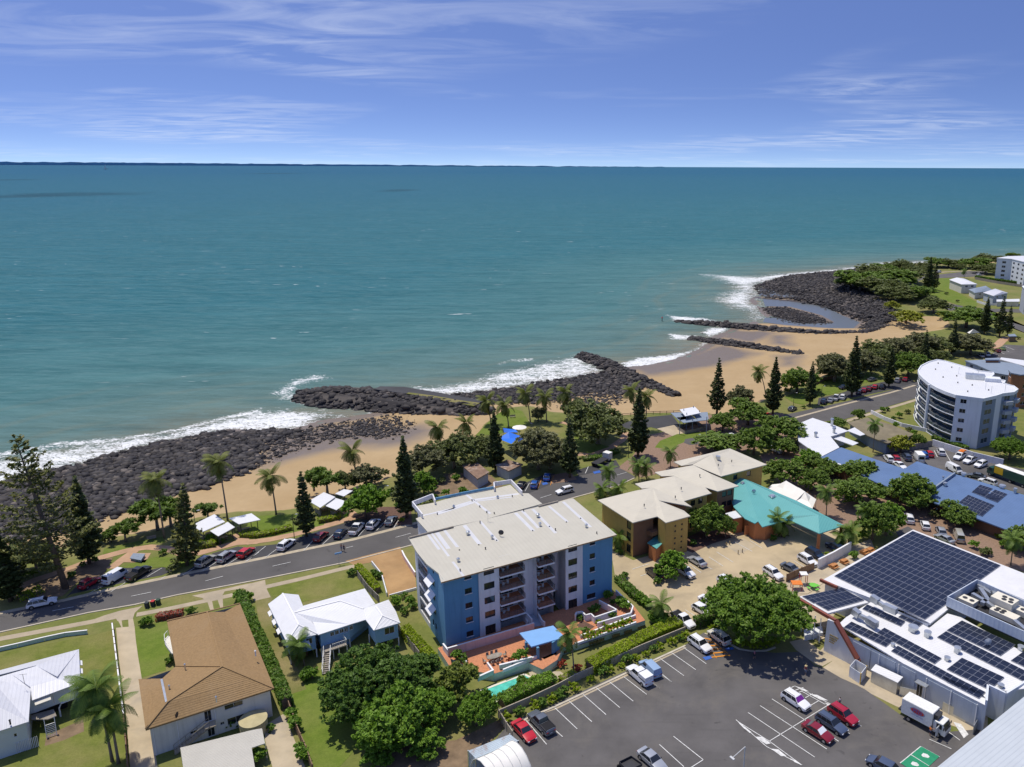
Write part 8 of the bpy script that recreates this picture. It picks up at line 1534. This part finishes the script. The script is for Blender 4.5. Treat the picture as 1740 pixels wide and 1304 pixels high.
def person(label,pos,face,h=1.7,top='cloth_white',bottom='cloth_navy',hat=None,stride=.22,reach=0.0):
 r=thing('person',label,'person',pos);d=Vector(face)-Vector(pos);r.rotation_euler[2]=math.atan2(d.y,d.x)-math.pi/2;r.scale=(h/1.7,)*3
 J_=dict(pel=(0,0,.92),sp=(0,.01,1.15),ch=(0,0,1.36),nk=(0,0,1.48),hd=(0,.02,1.58),tp=(0,.02,1.68),shL=(-.18,0,1.40),elL=(-.25,-.05*(1-reach),1.14+.1*reach),haL=(-.25,.1+.3*reach,.92+.25*reach),shR=(.18,0,1.40),elR=(.25,.02+.12*reach,1.14+.1*reach),haR=(.25,.14+.35*reach,.94+.3*reach),hL=(-.10,0,.86),kL=(-.11,stride*.6,.48),aL=(-.11,stride*.5,.08),tL=(-.11,stride*.5+.16,.04),hR=(.10,0,.86),kR=(.11,-stride*.2,.47),aR=(.11,-stride,.09),tR=(.11,-stride+.15,.04))
 ks=list(J_);R_=dict(pel=.14,sp=.13,ch=.16,nk=.055,hd=.10,tp=.07,shL=.07,elL=.042,haL=.035,shR=.07,elR=.042,haR=.035,hL=.10,kL=.065,aL=.04,tL=.035,hR=.10,kR=.065,aR=.04,tR=.035);ed=[('pel','sp'),('sp','ch'),('ch','nk'),('nk','hd'),('hd','tp'),('ch','shL'),('shL','elL'),('elL','haL'),('ch','shR'),('shR','elR'),('elR','haR'),('pel','hL'),('hL','kL'),('kL','aL'),('aL','tL'),('pel','hR'),('hR','kR'),('kR','aR'),('aR','tR')]
 def sub(nm,keys,add,mt):
  idx={k:i for i,k in enumerate(keys)};skin_obj(nm,[J_[k]for k in keys],[(idx[a],idx[b_])for a,b_ in ed if a in idx and b_ in idx],[R_[k]+add for k in keys],mt,r)
 sub('body',ks,0,'skin');sub('shirt',['ch','sp','pel','shL','shR'],.025,top);sub('trousers',['pel','hL','kL','hR','kR'],.022,bottom)
 MB().cone((0,.0,1.60),.11,.06,.12,10).build('hair','hair_dark',r).data
 if hat:MB().cone((0,.02,1.64),.22,.20,.02,12).build('hat',hat,r);MB().cone((0,.02,1.66),.11,.09,.1,12).build('hat_crown',hat,r)
 BASE[r.name]=Vector(pos);return r
_pb=MB.build
def _build0(s,name,mats,parent=None,smooth=False):  # people are built round their own origin
 if parent is not None and parent.name.startswith('person'):o=ob(name,s.mesh(name,mats,None,smooth),parent);return o
 return _pb(s,name,mats,parent,smooth)
MB.build=_build0
person('person in a pink top walking under the big car park tree',T('I',718,552,.06),T('I',760,560),top='cloth_pink',bottom='cloth_navy');person('person in straw hat and red vest crossing the car park',T('I',1062,658,.06),T('I',1040,700),top='cloth_red',bottom='cloth_grey',hat='straw')
person('child in a white shirt behind the dark red wagon',T('I',1292,862,.06),T('I',1260,880),1.35,'cloth_white','cloth_navy');person('worker in an orange shirt at the open truck door',T('J',738,1140,.06),T('J',790,1120),1.72,'cloth_orange','cloth_navy',stride=.05,reach=1.0)
person('bare shouldered person crossing the beach road',T('C',634,935,.06),T('C',660,900),1.7,'skin','cloth_grey');person('person pushing a dark pram across the beach road',T('C',652,940,.06),T('C',690,910),1.65,'cloth_navy','cloth_navy',reach=.6)
person('person in white outside the open shop front',T('d',592,868,.06),T('d',560,900),1.7,'cloth_white','cloth_white');person('person in a teal shirt on the brick footway',T('d',25,690,.06),T('d',60,720),1.7,'cloth_teal','cloth_navy');person('person in blue shorts on the plaza',T('N',968,922,.06),T('N',960,960),1.7,'letter_blue','cloth_navy');person('swimmer standing in the shallow water off the groyne',G(1193,570,SEA-.6),G(1180,575),1.7,'skin','cloth_navy')
for x,lab,mt in((989,'dark wheelie bin nearest the driveway','bin_dark'),(1029,'dark wheelie bin with a red lid','bin_dark'),(1065,'green wheelie bin farthest from the driveway','bin_green')):
 q=T('B',x,205-(x-989)*.26,.1);r=thing('wheelie_bin',lab,'bin',q,'bins at the kerb');c=(q.x,q.y);P_=[(c[0]+a,c[1]+b_)for a,b_ in((-.3,-.3),(.3,-.3),(.3,.3),(-.3,.3))]
 mb=MB();mb.prism(P_,.12,1.0);mb.build('bin_body',mt,r);mb=MB();mb.box((c[0],c[1],1.05),(.68,.72,.1));mb.build('lid','red_plastic' if 'red' in lab else mt,r)
 for s_ in(-1,1):mb=MB();mb.cone((c[0]+s_*.27-.03,c[1]+.28,.12),.12,.12,.06,10,'x');mb.build('wheel','rubber',r)
def lamp(label,base,top_px,arm=None,kind='lamp_post'):
 b_=T(*base);h=height_of(b_,PX(*top_px)[1]);r=thing(kind,label,'lamp post',b_);MB().tube([b_,b_+Vector((0,0,h))],[.09,.05],7).build('pole','dark_metal',r);t_=b_+Vector((0,0,h));a=Vector(arm or(.9,.2,0))
 MB().tube([t_,t_+a*.6+Vector((0,0,.15)),t_+a],.04,5).build('arm','dark_metal',r);MB().box(t_+a,(.6,.28,.12),math.atan2(a.y,a.x)).build('lamp_head','light_grey',r)
for lab,b_,t_ in(('thin lamp post beside the kerb pine',('A',1328,880),('A',1298,665)),('lamp post at the empty bay beside the white car',('C',318,860),('C',298,690)),('lamp post on the park lawn near the round tree',('C',922,580),('C',918,500)),('tall lamp post beside the plaza pine',('N',268,1100),('N',266,930)),('lamp post at the plaza turning circle',('N',722,1040),('N',724,945)),('lamp post by the shop verandah',('K',1538,905),('K',1545,810)),('lamp post in the shade beside the left bay',('A',90,1262),('A',55,1060)),('lamp post on the lawn by the far bay',('L',378,1090),('L',380,1015)),('lamp post between the far bay trees',('L',190,1150),('L',190,1060)),('lamp post by the motel marquee',('H',845,100),('H',840,40))):lamp(lab,b_,t_)
b_=T('I',625,1290);r=thing('light_pole','grey car park light pole cut by the bottom edge','lamp post',b_);b2=T('I',640,1400);MB().tube([b2,b2+Vector((0,0,6))],.08,7).build('pole','light_grey',r);q=T('I',570,1220,6.0);MB().tube([b2+Vector((0,0,6)),q],.05,6).build('arm','light_grey',r);MB().box(q,(.7,.3,.12),2.2).build('lamp_head','light_grey',r)
q=T('C',618,1028);r=thing('bus_stop_sign','blue topped street sign on the grass verge','sign',q);MB().tube([q,q+Vector((0,0,2.6))],.05,6).build('post','light_grey',r);MB().box(q+Vector((0,0,2.6)),(1.4,.12,.35),.5).build('sign_blade','blue_canopy',r)
def fence(label,pts,h,mt,w=.1,post=2.2,pm=None,name='fence',cap=None,plank=None):
 r=thing(name,label,'fence' if name=='fence' else 'wall',pts[0]);
 for a,b_ in zip(pts,pts[1:]):
  L_=(b_-a).length;n=max(1,round(L_/(plank or 3.0)))
  for k in range(n):p_,q_=a.lerp(b_,(k+.01)/n),a.lerp(b_,(k+.99)/n);MB().beam(p_+Vector((0,0,h/2)),q_+Vector((0,0,h/2)),w,h).build('panel',mt,r)
  if post:
   for k in range(int(L_/post)+1):q=a.lerp(b_,k*post/L_);MB().box((q.x,q.y,h/2+.06),(w+.08,w+.08,h+.12)).build('post',pm or mt,r)
  if cap:MB().beam(a+Vector((0,0,h+.04)),b_+Vector((0,0,h+.04)),w+.08,.08).build('coping',cap,r)
 return r
fence('white topped driveway fence beside the long concrete drive',Tp('B',[(760,355),(785,560),(808,750),(838,975)]),1.3,'timber',.12,2.5,cap='white_trim');fence('dark timber fence at the near end of the drive',Tp('B',[(838,980),(850,1130),(865,1320)]),1.4,'timber',.1,2.0)
fence('low white front wall on the left lawn',Tp('B',[(-60,515),(120,475),(300,432),(440,402),(590,385)]),.7,'mint_wall',.18,0,name='front_wall',cap='white_trim');fence('tan panel wall between hedge and car park',Tp('F',[(345,868),(560,775),(740,690),(860,625),(1120,508),(1300,425),(1600,300)]),1.3,'fence_tan',.15,0,name='boundary_wall',plank=2.4);fence('short pale fence by the container',Tp('F',[(345,868),(400,960),(440,1020)]),1.5,'fence_tan',.1,2.4)
fence('grey timber fence along the blue house garden',Tp('D',[(745,10),(810,100),(890,180)]),1.5,'timber_grey',.1,2.4);fence('timber paling fence beside the apartment hedge',Tp('D',[(1020,370),(1090,470),(1160,560)]),1.6,'timber_grey',.1,2.4);fence('brown paling fence behind the back patio',Tp('D',[(278,880),(340,1060),(400,1200),(445,1330)]),1.5,'timber',.1,2.0);fence('white wall along the tan drive',Tp('C',[(838,1025),(905,1110),(940,1240)]),.8,'white_wall',.18,0,name='garden_wall');fence('white kerb wall below the tan drive',Tp('C',[(955,1245),(1138,1195)]),.5,'white_wall',.2,0,name='garden_wall')
fence('pink white wall above the tan drive beside the apartments',Tp('C',[(1042,962),(1060,1000),(1130,1110)]),1.0,'pink_wall',.2,0,name='garden_wall',cap='white_trim');fence('tall white wall between club and motel court',Tp('H',[(1540,900),(1640,850),(1760,780)]),2.2,'white_wall',.25,0,name='boundary_wall',cap='white_trim');fence('dark timber fence beside the play area',Tp('H',[(1330,985),(1430,940),(1515,905)]),1.7,'timber',.1,2.2);fence('white wall along the rear car park',Tp('d',[(545,115),(800,195),(1000,260),(1330,340)]),2.0,'white_wall',.25,0,name='boundary_wall');fence('weathered timber fence behind the red and blue cars',Tp('d',[(80,190),(300,170),(545,120)]),1.8,'timber_grey',.12,2.4);fence('stepped white garden wall below the curved tower',Tp('K',[(710,90),(800,135),(920,180),(1080,215),(1240,270)]),1.2,'white_wall',.25,0,name='garden_wall');fence('black rail fence along the motel side garden',Tp('H',[(235,1010),(310,1080),(390,1140)]),1.1,'dark_metal',.06,2.0)
fence('dark fence below the far apartments lawn',Tp('b',[(760,490),(1000,535),(1300,580)]),1.8,'timber_grey',.15,0);fence('curved timber fence beside the beach lawn',Tp('L',[(345,1005),(400,975),(480,962)]),1.2,'timber',.15,2.0);fence('white fence by the distant grey house',Tp('b',[(780,745),(880,775),(1010,780),(1240,790)]),1.3,'white_wall',.2,0)
def picnic(label,c,mt,rz,s=1.0):
 r=thing('picnic_table',label,'table',c);ca,sa=math.cos(rz),math.sin(rz);MB().box((c.x,c.y,.75*s+c.z),(1.6*s,.8*s,.07),rz).build('tabletop',mt,r)
 for k in(-1,1):MB().box((c.x-sa*.75*k*s,c.y+ca*.75*k*s,.45*s+c.z),(1.6*s,.3*s,.06),rz).build('bench',mt,r);MB().box((c.x+ca*.55*k*s,c.y+sa*.55*k*s,.37*s+c.z),(.08,1.3*s,.7*s),rz).build('trestle',mt,r)
sheet('beer_garden_floor',Tp('J',[(0,330),(150,230),(430,130),(440,175),(200,330),(100,400),(60,400)]),'concrete',.2)
r=thing('play_table','round lime green picnic table in the club garden','table',T('J',130,360,.1));q=T('J',130,352,.8);MB().cone((q.x,q.y,.78),.8,.8,.08,12).build('tabletop','green_plastic',r);MB().cone((q.x,q.y,.1),.12,.12,.7,8).build('pedestal','green_plastic',r)
for k in range(4):a=k*1.57+.4;MB().box((q.x+1.15*math.cos(a),q.y+1.15*math.sin(a),.5),(.35,.8,.07),a).build('seat','green_plastic',r)
for k,(x,y)in enumerate(((235,262),(290,238),(395,188),(425,178))):picnic(('timber table nearest the club fence corner','timber table second along the club wall','orange timber table under the garden palms','orange timber table at the far end of the club wall')[k],T('J',x,y,.1),'orange_timber',.6)
r=thing('playhouse','small orange and white play structure beside the fence','play equipment',T('J',60,380,.1));q=T('J',40,372,.1);MB().slab([Vector((q.x+a,q.y+b_,1.5))for a,b_ in((-1,-.8),(1,-.8),(1,.8),(-1,.8))],.1).build('platform','orange_plastic',r);q2=T('J',75,345,.1);MB().slab([Vector((q2.x+a,q2.y+b_,2.4))for a,b_ in((-.7,-.7),(.7,-.7),(.7,.7),(-.7,.7))],.1).build('roof','paint_white',r)
for a,b_ in((-.9,-.7),(.9,-.7),(.9,.7),(-.9,.7)):MB().box((q.x+a,q.y+b_,.75),(.12,.12,1.4)).build('post','red_plastic',r);MB().box((q2.x+a*.7,q2.y+b_*.8,1.2),(.1,.1,2.3)).build('post','red_plastic',r)
def bench(label,c,rz):
 r=thing('park_bench',label,'bench',c);ca,sa=math.cos(rz),math.sin(rz);MB().box((c.x,c.y,.45),(1.8,.45,.07),rz).build('seat','timber_grey',r);MB().box((c.x-sa*.25,c.y+ca*.25,.75),(1.8,.06,.4),rz).build('backrest','timber_grey',r)
 for k in(-.7,.7):MB().box((c.x+ca*k,c.y+sa*k,.22),(.08,.4,.42),rz).build('leg','dark_metal',r)
bench('grey park bench on the lawn near the first palm',T('A',1020,862),.5);bench('dark park bench on the grassy point',T('M',678,515),.3);bench('white slatted bench beside the pool steps',T('F',610,545),.5)
for k,(x,y)in enumerate(((925,745),(948,738),(1005,800),(1033,790))):q=T('H',x,y);r=thing('bollard','yellow banded bollard at the court ramp, %s'%('farthest','second farthest','second nearest','nearest')[k],'bollard',q,'court ramp bollards');MB().tube([q,q+Vector((0,0,1.0))],.1,8).build('post','timber_grey',r);MB().tube([q+Vector((0,0,.75)),q+Vector((0,0,.9))],.11,8).build('band','yellow_paint',r)
q=G(180,288,SEA);q=q*1.0;r=thing('sailing_boat','tiny white sail near the horizon','boat',(q.x,q.y,SEA));s_=6.0;MB().add([(q.x-5*s_,q.y,SEA),(q.x+5*s_,q.y,SEA),(q.x+6*s_,q.y,SEA+1.5*s_),(q.x-6*s_,q.y,SEA+1.5*s_),(q.x,q.y-2*s_,SEA+1.5*s_)],[(0,1,2,3),(3,2,4),(0,4,1)]).build('hull','paint_white',r);MB().add([(q.x,q.y,SEA+2*s_),(q.x-5*s_,q.y,SEA+2*s_),(q.x,q.y,SEA+15*s_),(q.x+.3,q.y+2,SEA+2*s_)],[(0,1,2),(3,2,1)]).build('sail','paint_white',r)
q=G(1125,546,SEA);r=thing('channel_marker','small dark marker post standing in the sea','marker',q);MB().tube([q-Vector((0,0,.3)),q+Vector((0,0,1.8))],.2,7).build('post','dark_metal',r);MB().cone((q.x,q.y,q.z+1.8),.45,.05,.9,8).build('topmark','red_plastic',r)
